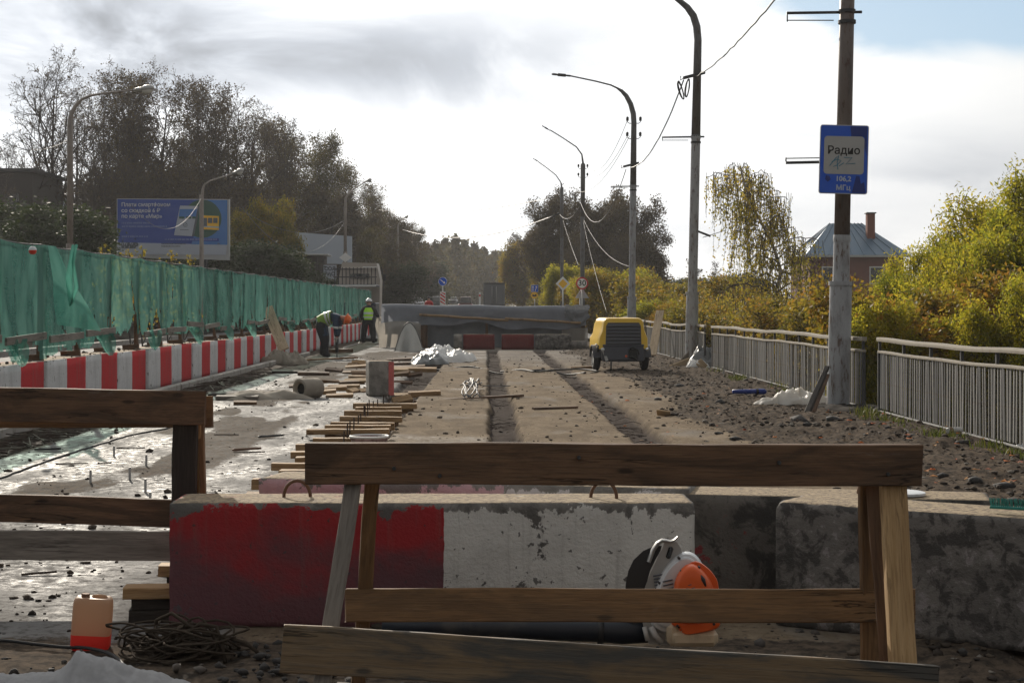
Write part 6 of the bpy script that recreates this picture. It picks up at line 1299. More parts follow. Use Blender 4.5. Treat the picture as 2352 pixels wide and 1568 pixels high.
ppoly(b, t, BYd, [(423.5, 516), (425.5, 518.6), (429, 513.6), (428.3, 513), (425.5, 517), (424, 515.2)], .052, .005); ppoly(b, t, BYd, R4(414, 527, 434, 528.2), .052, .005); b.build('print_check', M['fill_grey'], t)
ppiece('print_bus', t, BYd, [(462, 494), (459, 526), (503, 528), (503, 496)], .040, 'sign_yellow', .008)
for P in (R4(466, 500, 476, 519), R4(478, 500, 488, 512), R4(490, 500, 500, 512)): ppiece('print_bus_window', t, BYd, P, .049, 'fill_grey', .006)
ppiece('print_bus_band', t, BYd, [(459, 518), (459, 521), (503, 523), (503, 520)], .049, 'fill_white', .005)
ppiece('print_caption_bar', t, BYd, [(376, 545), (375, 552), (503, 554), (503, 547)], .030, 'fill_blue', .012)
def btext(s, px, py, hpx, mat, Y=BYd, dep=.045, tt=None, bold=.004, name='lettering', sx=1.0, al='LEFT'):
    tt = tt or t; p = at(px, py, Y)-tt.location; return text(s, hpx*k*1.38 if Y == BYd else hpx*Y/F*1.38, M[mat], tt, (p.x, -dep, p.z), (PI/2, 0, 0), .004, name, bold, al, 0, sx)
btext('Плати смартфоном', 279, 470, 9, 'fill_text', sx=.97); btext('со скидкой 6 ₽', 279, 483.5, 9, 'fill_text'); btext('по карте «Мир»', 279, 496.5, 9, 'fill_text')
for (x0, x1, y) in ((280, 346, 512), (280, 382, 520), (280, 340, 543)):
    b = MB(); g = random.Random(int(y)); x = x0
    while x < x1: w = g.uniform(1.2, 3.2); ppoly(b, t, BYd, R4(x, y-2, x+w, y+1.5), .03, .004); x += w+g.choice([.8, .8, .8, 2.2])
    b.build('small_print', M['fill_small'], t)
b = MB(); g = random.Random(3); x = 379
while x < 497: w = g.uniform(1.2, 3.0); ppoly(b, t, BYd, R4(x, 548, x+w, 551), .046, .004); x += w+g.choice([.8, .8, 2])
b.build('small_print', M['fill_small'], t)
b = MB()
for (x0, x1, y) in ((371, 427, 559.5), (371, 413, 565)):
    x = x0
    while x < x1: w = g.uniform(1.4, 3.0); ppoly(b, t, BYd, R4(x, y-1.2, x+w, y+1.4), .03, .004); x += w+.8
b.build('small_print', M['fill_grey'], t)
btext('МИР', 279, 564, 11, 'fill_grey', bold=.03, sx=1.12); btext('0+', 500, 560, 4, 'fill_grey')
btext('МИР', 393, 590.5, 4, 'fill_text', dep=.03, bold=.012)
b = MB()
for px in (330, 470): b.box(at(px, 640, BYd+.3)-t.location+Vector((0, 0, -1)), (.35, .35, 5.2))
b.build('billboard_leg', M['steel_dark'], t)
# --- far boards
Yd = 123; t = px_thing('shop_board', 'plain grey blue board seen behind the beige truck cab', 'board', 745, 605, Yd)
ppiece('board_panel', t, Yd, [(678, 533), (690, 605), (808, 606), (808, 542)], -.3, 'wall_pale', .3)
b = MB()
for px in (700, 790): b.box(at(px, 660, Yd+.4)-t.location, (.3, .3, 5))
b.build('board_leg', M['steel_dark'], t)
Yd = 119; t = px_thing('diamond_sign', 'white back of a diamond road sign fixed to the dark street lamp', 'sign', 793, 591, Yd)
ppiece('sign_plate', t, Yd, [(779, 591), (793, 602), (808, 591), (793, 580)], -.02, 'sign_white', .04)
Yd = 112; t = px_thing('shop_sign', 'white shop sign with two lines of grey letters left of the truck cab', 'sign', 742, 645, Yd)
ppiece('sign_plate', t, Yd, R4(743, 608, 772, 644), -.2, 'fill_white', .2)
p = at(745, 617, Yd)-t.location; text('СОЛ', 9*Yd/F*1.3, M['fill_grey'], t, (p.x, -.02, p.z), (PI/2, 0, 0), .004, bold=.02, align='LEFT')
p = at(745, 629, Yd)-t.location; text('ВАС', 9*Yd/F*1.3, M['fill_grey'], t, (p.x, -.02, p.z), (PI/2, 0, 0), .004, bold=.02, align='LEFT')
b = MB()
for px in (747, 770): b.box(at(px, 670, Yd+.1)-t.location, (.15, .15, 2.2))
b.build('sign_leg', M['steel_dark'], t)
Yd = 116; t = px_thing('dark_kiosk', 'dark kiosk with a snowy looking roof edge left of the white shop sign', 'kiosk', 722, 660, Yd)
b = MB(); p = at(722, 650, Yd)-t.location; b.cbox((0, 1.2, .6), (1.4, 2, 3.4), .05); b.build('kiosk_wall', M['wall_dark'], t)
b = MB(); b.cbox((0, 1.1, 2.36), (2.0, 2.4, .14), .03); b.build('kiosk_roof', M['galv'], t)
for i in range(4): b = MB(); b.box((-.62+.41*i, .17, 1.1), (.05, .06, 2.4)); b.build('kiosk_bar', M['steel_dark'], t)
Yd = 200; t = px_thing('far_hoarding', 'pale hoarding with a sky blue end far behind the fence', 'hoarding', 905, 650, Yd)
ppiece('board_panel', t, Yd, [(868, 602), (868, 650), (926, 650), (926, 606)], -.3, 'fill_paleblue', .3)
ppiece('print_field', t, Yd, R4(930, 617, 952, 649), -.3, 'fill_sky', .3)
b = MB()
for px in (880, 940): b.box(at(px, 680, Yd+.2)-t.location, (.4, .3, 6))
b.build('board_leg', M['steel_dark'], t)
Yd = 265; t = px_thing('street_banner', 'tall narrow white and violet banner beside the road', 'banner', 1184, 668, Yd)
ppiece('banner_cloth', t, Yd, R4(1172, 641, 1198, 668), -.06, 'fill_white', .06); ppiece('banner_top', t, Yd, R4(1172, 626, 1186, 640.6), -.06, 'fill_blue', .06); ppiece('banner_print', t, Yd, R4(1186, 646, 1198, 660), .0, 'fill_small', .02)
b = MB(); b.box(at(1185, 685, Yd+.1)-t.location, (.2, .2, 4)); b.build('banner_post', M['steel_dark'], t)
# --- road signs at the far end of the site
def post(t, Y, px, y0, r=.035, mat='galv'):
    b = MB(t.location); p = at(px, y0, Y+.06); b.tube([p, (p.x, p.y, -.1)], r, 8); return b.build('sign_post', M[mat], t, True)
def disc(name, t, r, d0, d1, mat, c=(0, 0, 0), n=28): b = MB(); b.lathe([(0, -d1), (r*.97, -d1), (r, -(d1-.003)), (r, -d0), (0, -d0)], n, Matrix(((1,0,0),(0,0,1),(0,-1,0))) @ Matrix.Identity(3), c); o = b.build(name, M[mat], t); return o
# (lathe axis turned so that the face looks towards -Y)
def disc(name, t, r, d0, d1, mat, c=(0, 0, 0), n=28):
    b = MB(); b.prism([(r*math.cos(2*PI*i/n), r*math.sin(2*PI*i/n)) for i in range(n)], d0, d1, FACE, c); return b.build(name, M[mat], t)
Y = 84; s_ = Y/F
t = px_thing('arrow_sign', 'round blue sign with a white diagonal arrow above the striped marker board', 'sign', 1017, 646, 76); s_ = 76/F
disc('sign_plate', t, 10.2*s_, -.02, 0, 'sign_white'); disc('sign_face', t, 9.4*s_, .002, .012, 'sign_blue')
b = MB(); a = -math.radians(38); T = lambda x, y: ((x*math.cos(a)-y*math.sin(a))*s_, (x*math.sin(a)+y*math.cos(a))*s_)
b.prism([T(*q_) for q_ in ((-7, -.9), (3, -.9), (3, -3), (7.5, 0), (3, 3), (3, .9), (-7, .9))], .014, .02, FACE); b.build('arrow', M['sign_white'], t); post(t, 76, 1017, 640)
t = px_thing('marker_board', 'upright red and white diagonally striped marker board', 'sign', 1017, 684, 74); s_ = 74/F
b = MB(); b.prism([(-6.5*s_, -16*s_), (6.5*s_, -16*s_), (6.5*s_, 14.5*s_), (-6.5*s_, 14.5*s_)], -.03, 0, FACE); b.build('board_panel', M['sign_white'], t)
for i in range(4):
    y = -13+i*8; pts = [(-5.6, y+4), (5.6, y-4), (5.6, y), (-5.6, y+8)]; pts = [(x*s_, max(-15, min(13.8, yy))*s_) for x, yy in pts]; b = MB(); b.prism(pts, .002, .008, FACE); b.build('red_stripe', M['sign_red'], t)
post(t, 74, 1017, 690, .03)
t = px_thing('priority_sign', 'yellow and white diamond priority road sign', 'sign', 1293, 651, 77); s_ = 77/F
for r_, d0, d1, mt, nm in ((16.5, -.02, 0, 'sign_white', 'sign_plate'), (10.4, .002, .010, 'sign_yellow', 'yellow_diamond')): b = MB(); b.prism([(0, -r_*s_), (r_*s_, 0), (0, r_*s_), (-r_*s_, 0)], d0, d1, FACE); b.build(nm, M[mt], t)
post(t, 77, 1293, 640)
t = px_thing('speed_limit_sign', 'round white speed limit sign with a red rim', 'sign', 1337, 650, 78); s_ = 78/F
disc('sign_plate', t, 14.2*s_, -.02, 0, 'sign_red'); disc('sign_face', t, 10.8*s_, .002, .012, 'sign_white'); text('30', 13.5*s_*1.38, M['black'], t, (-.0, -.016, 0), (PI/2, 0, 0), .002, bold=.006)
post(t, 78, 1337, 645)
t = px_thing('triangle_sign', 'grey back of a triangular sign under the speed limit sign', 'sign', 1337, 678, 78.2); s_ = 78.2/F
b = MB(); b.prism([(-16*s_, -6*s_), (16*s_, -6*s_), (1.5*s_, 16*s_), (-1.5*s_, 16*s_)], -.02, 0, FACE); b.build('sign_plate', M['sign_back'], t); post(t, 78.2, 1332, 670, .03)
t = px_thing('lane_sign', 'square blue lane sign above a round yellow one', 'sign', 1228, 662, 96); s_ = 96/F
b = MB(); b.prism(rsec(16.4*s_, 17*s_, 1.5*s_), -.02, 0, FACE); b.build('sign_plate', M['sign_white'], t); b = MB(); b.prism(rsec(15.2*s_, 15.8*s_, 1.2*s_), .002, .01, FACE); b.build('sign_face', M['sign_blue'], t)
b = MB()
for P in ([(-4.6, -6), (-3.2, -6), (-3.2, 2.5), (-1.8, 2.5), (-3.9, 6.5), (-6, 2.5), (-4.6, 2.5)], [(.6, -6), (2.0, -6), (2.6, -2.5), (4.4, 0), (4.4, 2.5), (5.8, 2.5), (3.7, 6.5), (1.6, 2.5), (3.0, 2.5), (3.0, .4), (1.2, -2)]): b.prism([(x*s_, y*s_) for x, y in P], .012, .016, FACE)
b.build('arrows', M['sign_white'], t); post(t, 96, 1228, 655)
t = px_thing('round_yellow_sign', 'round yellow sign hanging under the blue lane sign', 'sign', 1227.5, 677.5, 95.8); s_ = 95.8/F
disc('sign_plate', t, 7.9*s_, -.02, 0, 'sign_yellow'); b = MB(); b.prism([(x*s_, y*s_) for x, y in ((-5, -2), (-2, -3), (4.5, -2), (5, 1), (2, 2.5), (1, .5), (-1.5, 1), (-3, 2), (-4.6, 1))], .002, .008, FACE); b.build('symbol', M['black'], t)
t = px_thing('warning_sign', 'small triangular warning sign above a plate far down the road', 'sign', 943, 662, 230); s_ = 230/F
b = MB(); b.prism([(-6*s_, -6*s_), (6*s_, -6*s_), (0, 6.5*s_)], -.02, 0, FACE); b.build('sign_plate', M['sign_grey'], t); b = MB(); b.prism(rsec(6*s_, 5*s_, .4*s_), -.02, 0, FACE, (0, 0, -9.5*s_)); b.prism(rsec(6*s_, 5*s_, .4*s_), -.02, 0, FACE, (0, 0, -15.5*s_)); b.build('lower_plate', M['sign_back'], t); post(t, 230, 943, 660)
t = px_thing('traffic_bollard', 'thin white roadside post right of the dark red car', 'post', 1187-4, 700, 150)
t.location = at(1104-2, 700, 88); b = MB(); b.cbox((0, 0, 12*88/F), (.10, .06, 34*88/F), .02); b.build('post_body', M['sign_white'], t); b = MB(); b.cbox((0, -.032, 22*88/F), (.09, .006, .12), .002); b.build('reflector', M['sign_red'], t)
# --- beige truck behind the end of the fence
Y = 88.5; s_ = Y/F; xc = bx(815, Y); t = thing('flatbed_truck', 'beige truck with a railed load bed standing behind the far end of the fence', 'truck', (xc, Y, 0)); zz = lambda py: H-(py-VY)*s_; xx = lambda px: (px-VX)*s_-xc
b = MB(); loft(b, [[(x*k1, y, z) for x, z in ((xx(768), .9), (xx(862), .9), (xx(864), zz(640)), (xx(856), zz(600)), (xx(774), zz(598)), (xx(766), zz(640)))] for y, k1 in ((3.2, 1.0), (3.3, 1.01), (5.2, 1.01), (5.4, .96))]); b.build('cab', M['truck_cab'], t, 30)
b = MB(); b.cbox((xx(816), 3.17, (zz(622)+zz(640))/2), (1.1, .05, .28), .02); b.build('rear_window', M['glass'], t)
b = MB(); b.cbox((xx(815), 3.14, zz(612)), (2.1, .12, .12), .03); b.build('cab_visor', M['truck_cab'], t, 30)
b = MB(); b.cbox((xx(812), 1.4, 1.2), (2.45, 3.2, 1.2), .04); b.cbox((xx(812), 1.4, zz(655)), (2.5, 3.3, .12), .03); b.build('load_bed', M['truck_blue'], t)
b = MB(); b.cbox((xx(812), -.26, zz(656)), (2.5, .04, .10), .01); b.build('bed_edge', M['white_paint'], t)
g = random.Random(1)
for i in range(12):
    px = 768+i*8.6; tall = i > 7; b = MB(); b.box((xx(px), -.2 if tall else .3, (zz(655)+zz(613))/2), (.05, .05, (655-613)*s_)); b.build('rail_bar', M['steel_dark'], t)
for py, x0, x1, mt in ((636, 766, 866, 'steel_dark'), (613, 834, 866, 'white_paint'), (618, 766, 834, 'steel_dark')):
    b = MB(); b.box(((xx(x0)+xx(x1))/2, -.2, zz(py)), ((x1-x0)*s_, .06, .06)); b.build('rail', M[mt], t)
for sx in (xx(778), xx(852)):
    for yy in (.9, 4.3):
        b = MB(); b.lathe([(0, -.14), (.42, -.14), (.5, -.1), (.5, .1), (.42, .14), (0, .14)], 20, Matrix.Rotation(PI/2, 3, 'Y'), (sx, yy, .5)); b.build('wheel', M['black_rubber'], t, 40)
b = MB(); b.tube([(xx(868), 3.0, zz(610)), (xx(874), 2.9, zz(640)), (xx(872), 2.9, zz(672))], .035, 6); b.cbox((xx(876), 2.9, zz(635)), (.16, .08, .42), .03); b.build('mirror', M['black'], t, 40)
# --- cars coming and going beyond the shelter
def car(label, px, wpx, base_px, mat, facing=1, suv=False, group='cars on the road beyond the shelter'):
    Y = 1.78*F/wpx; t = thing('car', label, 'car', (bx(px, Y), Y, float(rise(Y))), 0 if facing == 1 else PI, group); hR = 1.72 if suv else 1.48
    body = [(-.86, .32), (-.89, .55), (-.86, .86), (-.80, .93)]
    b = MB(); prof = [(-2.1, .55, .62), (-2.15, .70, .80), (-2.0, .86, .90), (-.9, .93, .97), (0, .95, 1), (1.2, .95, 1), (2.0, .92, .96), (2.1, .70, .86)]
    S = []
    for y, zt_, kx in prof: S.append([(-.82*kx, y, .28), (-.89*kx, y, .5), (-.86*kx, y, zt_-.08), (-.74*kx, y, zt_), (.74*kx, y, zt_), (.86*kx, y, zt_-.08), (.89*kx, y, .5), (.82*kx, y, .28)])
    loft(b, S); b.build('body', M[mat], t, 40)
    b = MB(); S = []
    for y, zt_, kx in ((-.95, .94, .92), (-.25, hR-.04, .78), (.2, hR, .76), (1.1 if not suv else 1.7, hR-.03, .75), (1.75 if not suv else 2.0, .96, .86)): S.append([(-.80*kx/.92, y, .92), (-.80*kx/.92, y, .93), (-.74*kx, y, zt_-.03), (-.62*kx, y, zt_), (.62*kx, y, zt_), (.74*kx, y, zt_-.03), (.80*kx/.92, y, .93), (.80*kx/.92, y, .92)])
    loft(b, S); b.build('cabin', M[mat], t, 40)
    for y0, y1, nm in ((-.90, -.32, 'windscreen'), (1.66 if not suv else 1.96, 1.16 if not suv else 1.74, 'rear_window')):
        b = MB(); d = -.02 if nm == 'windscreen' else .03; b.add([(-.64, y0+d, .97), (.64, y0+d, .97), (.52, y1+d, hR-.09), (-.52, y1+d, hR-.09), (-.64, y0+d-.01, .98), (.64, y0+d-.01, .98), (.52, y1+d-.01, hR-.08), (-.52, y1+d-.01, hR-.08)], [(4, 5, 6, 7), (0, 3, 2, 1), (0, 1, 5, 4), (1, 2, 6, 5), (2, 3, 7, 6), (3, 0, 4, 7)]); b.build(nm, M['glass'], t)
    for sx in (-1, 1):
        b = MB(); b.add([(sx*.72, -.5, .98), (sx*.76, 1.3, .98), (sx*.60, .95, hR-.1), (sx*.60, -.15, hR-.1), (sx*.70, -.5, .98), (sx*.74, 1.3, .98), (sx*.58, .95, hR-.1), (sx*.58, -.15, hR-.1)], [(0, 1, 2, 3), (7, 6, 5, 4), (0, 4, 5, 1), (2, 6, 7, 3), (1, 5, 6, 2), (0, 3, 7, 4)]); b.build('side_window', M['glass'], t)
        b = MB(); b.ell((sx*.64, -2.06, .68), (.17, .10, .085), 10, 6); b.build('headlight', M['headlight'], t, True)
        b = MB(); b.ell((sx*.70, 2.05, .78), (.12, .08, .10), 10, 6); b.build('tail_light', M['taillight'], t, True)
        b = MB(); b.cbox((sx*.96, -.45, .98), (.2, .12, .13), .03); b.build('mirror', M['black'], t)
        for yy in (-1.35, 1.3):
            b = MB(); b.lathe([(0, -.1), (.24, -.11), (.32, -.08), (.32, .08), (.24, .11), (0, .1)], 16, Matrix.Rotation(PI/2, 3, 'Y'), (sx*.80, yy, .32)); b.build('wheel', M['black_rubber'], t, 40)
    b = MB(); b.cbox((0, -2.13, .52), (.9, .06, .2), .02); b.build('grille', M['black'], t)
    return t
car('dark car with a bright roof, leftmost in the queue by the fence end', 929, 34, 700, 'car_dark')
car('white car second in the queue beyond the shelter', 960, 29, 700, 'car_white')
car('black car partly hidden behind the striped marker board', 1004, 31, 700, 'car_dark', suv=True)
car('small grey car right of the striped marker board', 1041, 22, 700, 'car_grey')
car('dark red estate car seen from behind, largest on the right', 1070, 36, 700, 'car_red', -1, True)
# workman in red far away beside the cars: a distant standing figure
Y = 118; t = thing('person', 'distant figure in red standing between the white car and the black car', 'person', (bx(985, Y), Y, 0)); 
J2 = dict(pelvis=(0,0,.92), waist=(0,.0,1.08), chest=(0,.0,1.28), shoul=(0,.0,1.40), neck=(0,.0,1.48), head=(0,.0,1.58), headt=(0,.0,1.68), hipL=(-.10,0,.86), kneeL=(-.12,.03,.48), ankL=(-.13,.0,.09), toeL=(-.14,-.14,.05), hipR=(.10,0,.86), kneeR=(.12,.03,.48), ankR=(.13,.02,.09), toeR=(.14,-.14,.05), shL=(-.19,0,1.37), elL=(-.25,.02,1.10), wrL=(-.26,-.06,.86), shR=(.19,0,1.37), elR=(.25,.02,1.10), wrR=(.26,-.06,.86))
bpy.data.objects.remove(t)
t = person('distant figure in red standing between the white car and the black car', (bx(985, Y), Y, float(rise(Y))), 0, J2, E, RD2, ([M['clothes'], M['sign_red'], M['skin']], lambda c: 2 if c.z > 1.48 else (1 if c.z > .86 else 0)), 'pelvis', None, None)
b = MB(); b.ell((0, .02, 1.66), (.105, .115, .10), 12, 8); b.build('hair', M['black'], t, True)
# --- grey box lorry seen from behind
Y = 132; s_ = Y/F; t = thing('box_lorry', 'grey box lorry seen from behind near the far trees', 'lorry', (bx(1135, Y), Y, float(rise(Y)))); w = 49*s_
b = MB(); b.cbox((0, 3.4, (1.05+H+57*s_-.57)/2), (w, 6.8, H+57*s_-.57-1.05), .05); b.build('cargo_box', M['truck_box'], t)
for sx in (-1, 1):
    b = MB(); b.cbox((sx*w*.235, -.03, (1.15+H+54*s_-.57)/2), (w*.45, .05, H+53*s_-1.25-.57), .015); d = b.build('rear_door', M['truck_box'], t)
    b = MB(); b.tube([(sx*w*.10, -.08, 1.3), (sx*w*.10, -.08, H+50*s_-.57)], .025, 6); b.build('locking_bar', M['galv'], d, True)
    b = MB(); b.lathe([(0, -.25), (.45, -.25), (.5, -.2), (.5, .2), (.45, .25), (0, .25)], 18, Matrix.Rotation(PI/2, 3, 'Y'), (sx*w*.36, 1.4, .5)); b.build('wheel', M['black_rubber'], t, 40)
    b = MB(); b.cbox((sx*w*.42, -.05, .95), (.25, .06, .14), .02); b.build('tail_light', M['taillight'], t)
b = MB(); b.cbox((0, -.02, H+57*s_-.57), (w*1.02, .1, .08), .02); b.cbox((0, .0, 1.02), (w, .12, .14), .02); b.cbox((0, 4, .8), (.9, 7, .3), .02); b.build('frame', M['steel_dark'], t)
b = MB(); b.cbox((0, 8.0, 1.7), (w*.96, 1.8, 2.3), .1); b.build('cab', M['truck_cab'], t)
# --- house with the blue roof on the right bank
Y = 128; s_ = Y/F; xl, xr = bx(1850, Y), bx(2092, Y); zE, zR = H-(585-VY)*s_, H-(506-VY)*s_; xm = (xl+xr)/2; D = 9.0; g0 = gz1(xm, Y+4)-.3
t = thing('house', 'brick red house with a blue hipped tin roof and a chimney', 'house', (xm, Y, g0)); hw = (xr-xl)/2; ez = zE-g0; rz = zR-g0
b = MB(); b.box((0, D/2, ez/2), (2*hw-.9, D-.9, ez)); b.build('wall', M['brick_wall'], t)
rf = None; pk = None
slopes = (([(-hw, 0), (hw, 0)], [(1.3, D/2), (-1.3, D/2)], 9), ([(hw, D), (-hw, D)], [(-1.3, D/2), (1.3, D/2)], 9), ([(-hw, D), (-hw, 0)], [(-1.3, D/2)], 8), ([(hw, 0), (hw, D)], [(1.3, D/2)], 8))
b = MB()
for base_, top_, n in slopes:
    P = [(x, y, ez) for x, y in base_]+[(x, y, rz) for x, y in top_]; b.add(P, [tuple(range(len(P)))])
b.add([(-hw, 0, ez-.02), (hw, 0, ez-.02), (hw, D, ez-.02), (-hw, D, ez-.02)], [(3, 2, 1, 0)]); rf = b.build('roof', M['roof_blue'], t)
for base_, top_, n in slopes:
    for i in range(1, n):
        f = i/n; p0 = Vector((*[lerp(base_[0][a], base_[1][a], f) for a in (0, 1)], ez)); tp = top_ if len(top_) == 2 else [top_[0]]*2
        p1 = Vector((*[lerp(tp[1 if len(top_) == 2 else 0][a], tp[0][a], f) for a in (0, 1)], rz)); m_ = MB(); m_.board(p0+Vector((0, 0, .03)), p1+Vector((0, 0, .03)), .06, .05, (0, 0, 1), 1, 0); m_.build('roof_seam', M['roof_blue'], rf)
b = MB(); b.box((0, -.03, ez-.09), (2*hw+.06, .12, .16)); b.build('gutter', M['galv'], t)
b = MB(); cx = bx(2017, Y)-xm; b.cbox((cx, 2.6, rz-.45), (18*s_, .65, 2.3), .02); ch_ = b.build('chimney', M['chimney'], t); b = MB(); b.cbox((cx, 2.6, rz+.74), (23*s_, .85, .10), .02); b.build('chimney_cap', M['steel_dark'], ch_)
for x in (-2.2, 1.6):
    b = MB(); b.cbox((x, .43, ez-1.6), (1.2, .06, 1.4), .01); fr = b.build('window', M['white_paint'], t); b = MB(); b.box((x, .39, ez-1.6), (1.0, .03, 1.2)); b.build('pane', M['glass'], fr)
# --- dark house and outbuildings on the left
Y = 112; s_ = Y/F; t = thing('dark_house', 'dark flat roofed house at the left edge behind the bare trees', 'house', (bx(10, Y), Y, -.2)); zt_ = H-(388-VY)*s_
b = MB(); b.box((bx(75, Y)-bx(10, Y)-4.5, 4, zt_/2), (9, 8, zt_)); b.build('wall', M['wall_dark'], t); b = MB(); b.box((bx(75, Y)-bx(10, Y)-4.5, 4, zt_+.12), (9.5, 8.5, .25)); b.build('roof', M['steel_dark'], t)
for i in range(3): b = MB(); b.cbox((bx(75, Y)-bx(10, Y)-1.5-i*2.2, -.03, zt_-2.2), (1.1, .08, 1.4), .01); b.build('window', M['glass'], t)
Y = 150; s_ = Y/F; t = thing('outbuilding', 'small grey building seen between the bare trunks on the left', 'building', (bx(95, Y), Y, 0)); zt_ = H-(455-VY)*s_
b = MB(); b.box((0, 3, zt_/2), (5.5, 6, zt_)); b.build('wall', M['wall_pale'], t); b = MB(); b.prism([(-3.1, zt_), (3.1, zt_), (0, zt_+1.1)], -6.3, .3, FACE, (0, 0, 0)); b.build('roof', M['steel_dark'], t)
# ---------------------------------------------------------------- trees and bushes
def grow(seed, hgt, r0, levels=4, nb=(9, 7, 6, 5), ang=(38, 45, 50, 55), ratio=(.52, .55, .55, .5), up=(.25, .15, .08, .0), wob=.12, start=.25, lean=(0, 0), stems=1, droop=0.0, spread=1.0, taper=.55):
    rs = random.Random(seed); segs = []; tips = []
    def br(p, d, L, r, lv):
        n = 7 if lv == 0 else (5 if lv == 1 else 3); pts = [p]; rad = [r]; dd = d.copy()
        for i in range(n):
            w = wob*(1.0 if lv else .5); dd = (dd+Vector((rs.gauss(0, w), rs.gauss(0, w), rs.gauss(0, w*.6)+up[min(lv, 3)]*.35-(droop*lv*.35 if lv > 1 else 0)))).normalized()
            p = p+dd*(L/n); pts.append(p); rad.append(max(.010, r*(1-(i+1)/n*(taper if lv else .78))))
        for i in range(n): segs.append((pts[i], pts[i+1], rad[i], rad[i+1], lv))
        if lv >= levels: tips.append((pts[-1], dd, lv)); tips.append((pts[-2], dd, lv)); return
        if lv >= levels-1: tips.append((pts[-1], dd, lv))
        k = nb[min(lv, 3)]; a0 = rs.random()*6.28
        for j in range(k):
            f = (start if lv == 0 else .22)+(1-(start if lv == 0 else .22))*(j+rs.uniform(.1, .9))/k; f = min(f, .99); i = min(int(f*n), n-1); q = pts[i].lerp(pts[i+1], f*n-i); rr = lerp(rad[i], rad[i+1], f*n-i)
            ax = (pts[i+1]-pts[i]).normalized(); o = ax.orthogonal().normalized(); o2 = ax.cross(o); az = a0+j*2.4+rs.uniform(-.5, .5); a = math.radians(ang[min(lv, 3)]*rs.uniform(.7, 1.25))*spread
            nd = ax*math.cos(a)+(o*math.cos(az)+o2*math.sin(az))*math.sin(a)
            l = L*ratio[min(lv, 3)]*rs.uniform(.7, 1.2)*(1-.45*f if lv == 0 else 1-.3*f); br(q, nd, l, rr*.62, lv+1)
    for s_ in range(stems):
        d = Vector((lean[0]+(rs.gauss(0, .22) if stems > 1 else 0), lean[1]+(rs.gauss(0, .22) if stems > 1 else 0), 1)).normalized()
        br(Vector((rs.gauss(0, .15), rs.gauss(0, .15), 0)) if stems > 1 else Vector((0, 0, 0)), d, hgt*(1 if stems == 1 else rs.uniform(.75, 1)), r0*(1 if stems == 1 else .6), 0)
    return segs, tips
def segmesh(name, segs, mat, k=3, rscale=1.0):
    n = len(segs); A = np.array([s[0][:] for s in segs]); B = np.array([s[1][:] for s in segs]); ra = np.array([s[2] for s in segs])*rscale; rb = np.array([s[3] for s in segs])*rscale
    d = B-A; d /= np.linalg.norm(d, axis=1)[:, None]+1e-9; ref = np.where(np.abs(d[:, 2:3]) > .9, np.array([[1., 0, 0]]), np.array([[0, 0, 1.]])); u = np.cross(d, ref); u /= np.linalg.norm(u, axis=1)[:, None]+1e-9; w = np.cross(d, u)
    V = np.zeros((n, 2*k, 3))
    for j in range(k):
        a = 2*PI*j/k; off = u*math.cos(a)+w*math.sin(a); V[:, j] = A+off*ra[:, None]; V[:, k+j] = B+off*rb[:, None]
    fs = np.array([[j, (j+1) % k, k+(j+1) % k, k+j] for j in range(k)]); Fq = (fs[None]+(np.arange(n)*2*k)[:, None, None]).reshape(-1, 4)
    return meshnp(name, V.reshape(-1, 3), Fq, mat, True)
def leafquads(P, size, rs, elong=1.8, hang=0.0):
    n = len(P); d = rs.normal(0, 1, (n, 3)); d[:, 2] -= hang*2.5; d /= np.linalg.norm(d, axis=1)[:, None]; e = rs.normal(0, 1, (n, 3)); e -= d*(e*d).sum(1)[:, None]; e /= np.linalg.norm(e, axis=1)[:, None]+1e-9
    s = size*rs.uniform(.6, 1.3, (n, 1)); a = d*s*elong*.5; b = e*s*.5
    V = np.stack([P-a, P+b*.9-a*.1, P+a, P-b*.9-a*.1], 1).reshape(-1, 3); return V, np.arange(4*n).reshape(n, 4)
def leaves_at_tips(tips, per, rad, size, seed, elong=1.6, hang=0.0, prob=1.0):
    rs = np.random.RandomState(seed); T = np.array([t[0][:] for t in tips]); T = T[rs.rand(len(T)) < prob]; P = np.repeat(T, per, 0)+rs.normal(0, rad, (len(T)*per, 3)); return leafquads(P, size, rs, elong, hang)
PROTO = {}
def proto(key, segs, leaf, lmat, bark, twiglv=3, k0=6, extra=None):
    big = [s for s in segs if s[4] < twiglv]; sm = [s for s in segs if s[4] >= twiglv]
    tm = segmesh('trunk', big, bark, k0); h = max(max(s[1].z for s in segs), .1)
    parts = [('trunk', tm)]
    if sm: parts.append(('twigs', segmesh('twigs', sm, M['twig'], 3, 1.5)))
    if leaf is not None: parts.append(('crown', meshnp('crown', leaf[0], leaf[1], lmat))); h = max(h, float(np.percentile(leaf[0][:, 2], 99.7)))
    w = max(abs(v) for s in segs for v in (s[1].x, s[1].y)); PROTO[key] = (parts, h, w)
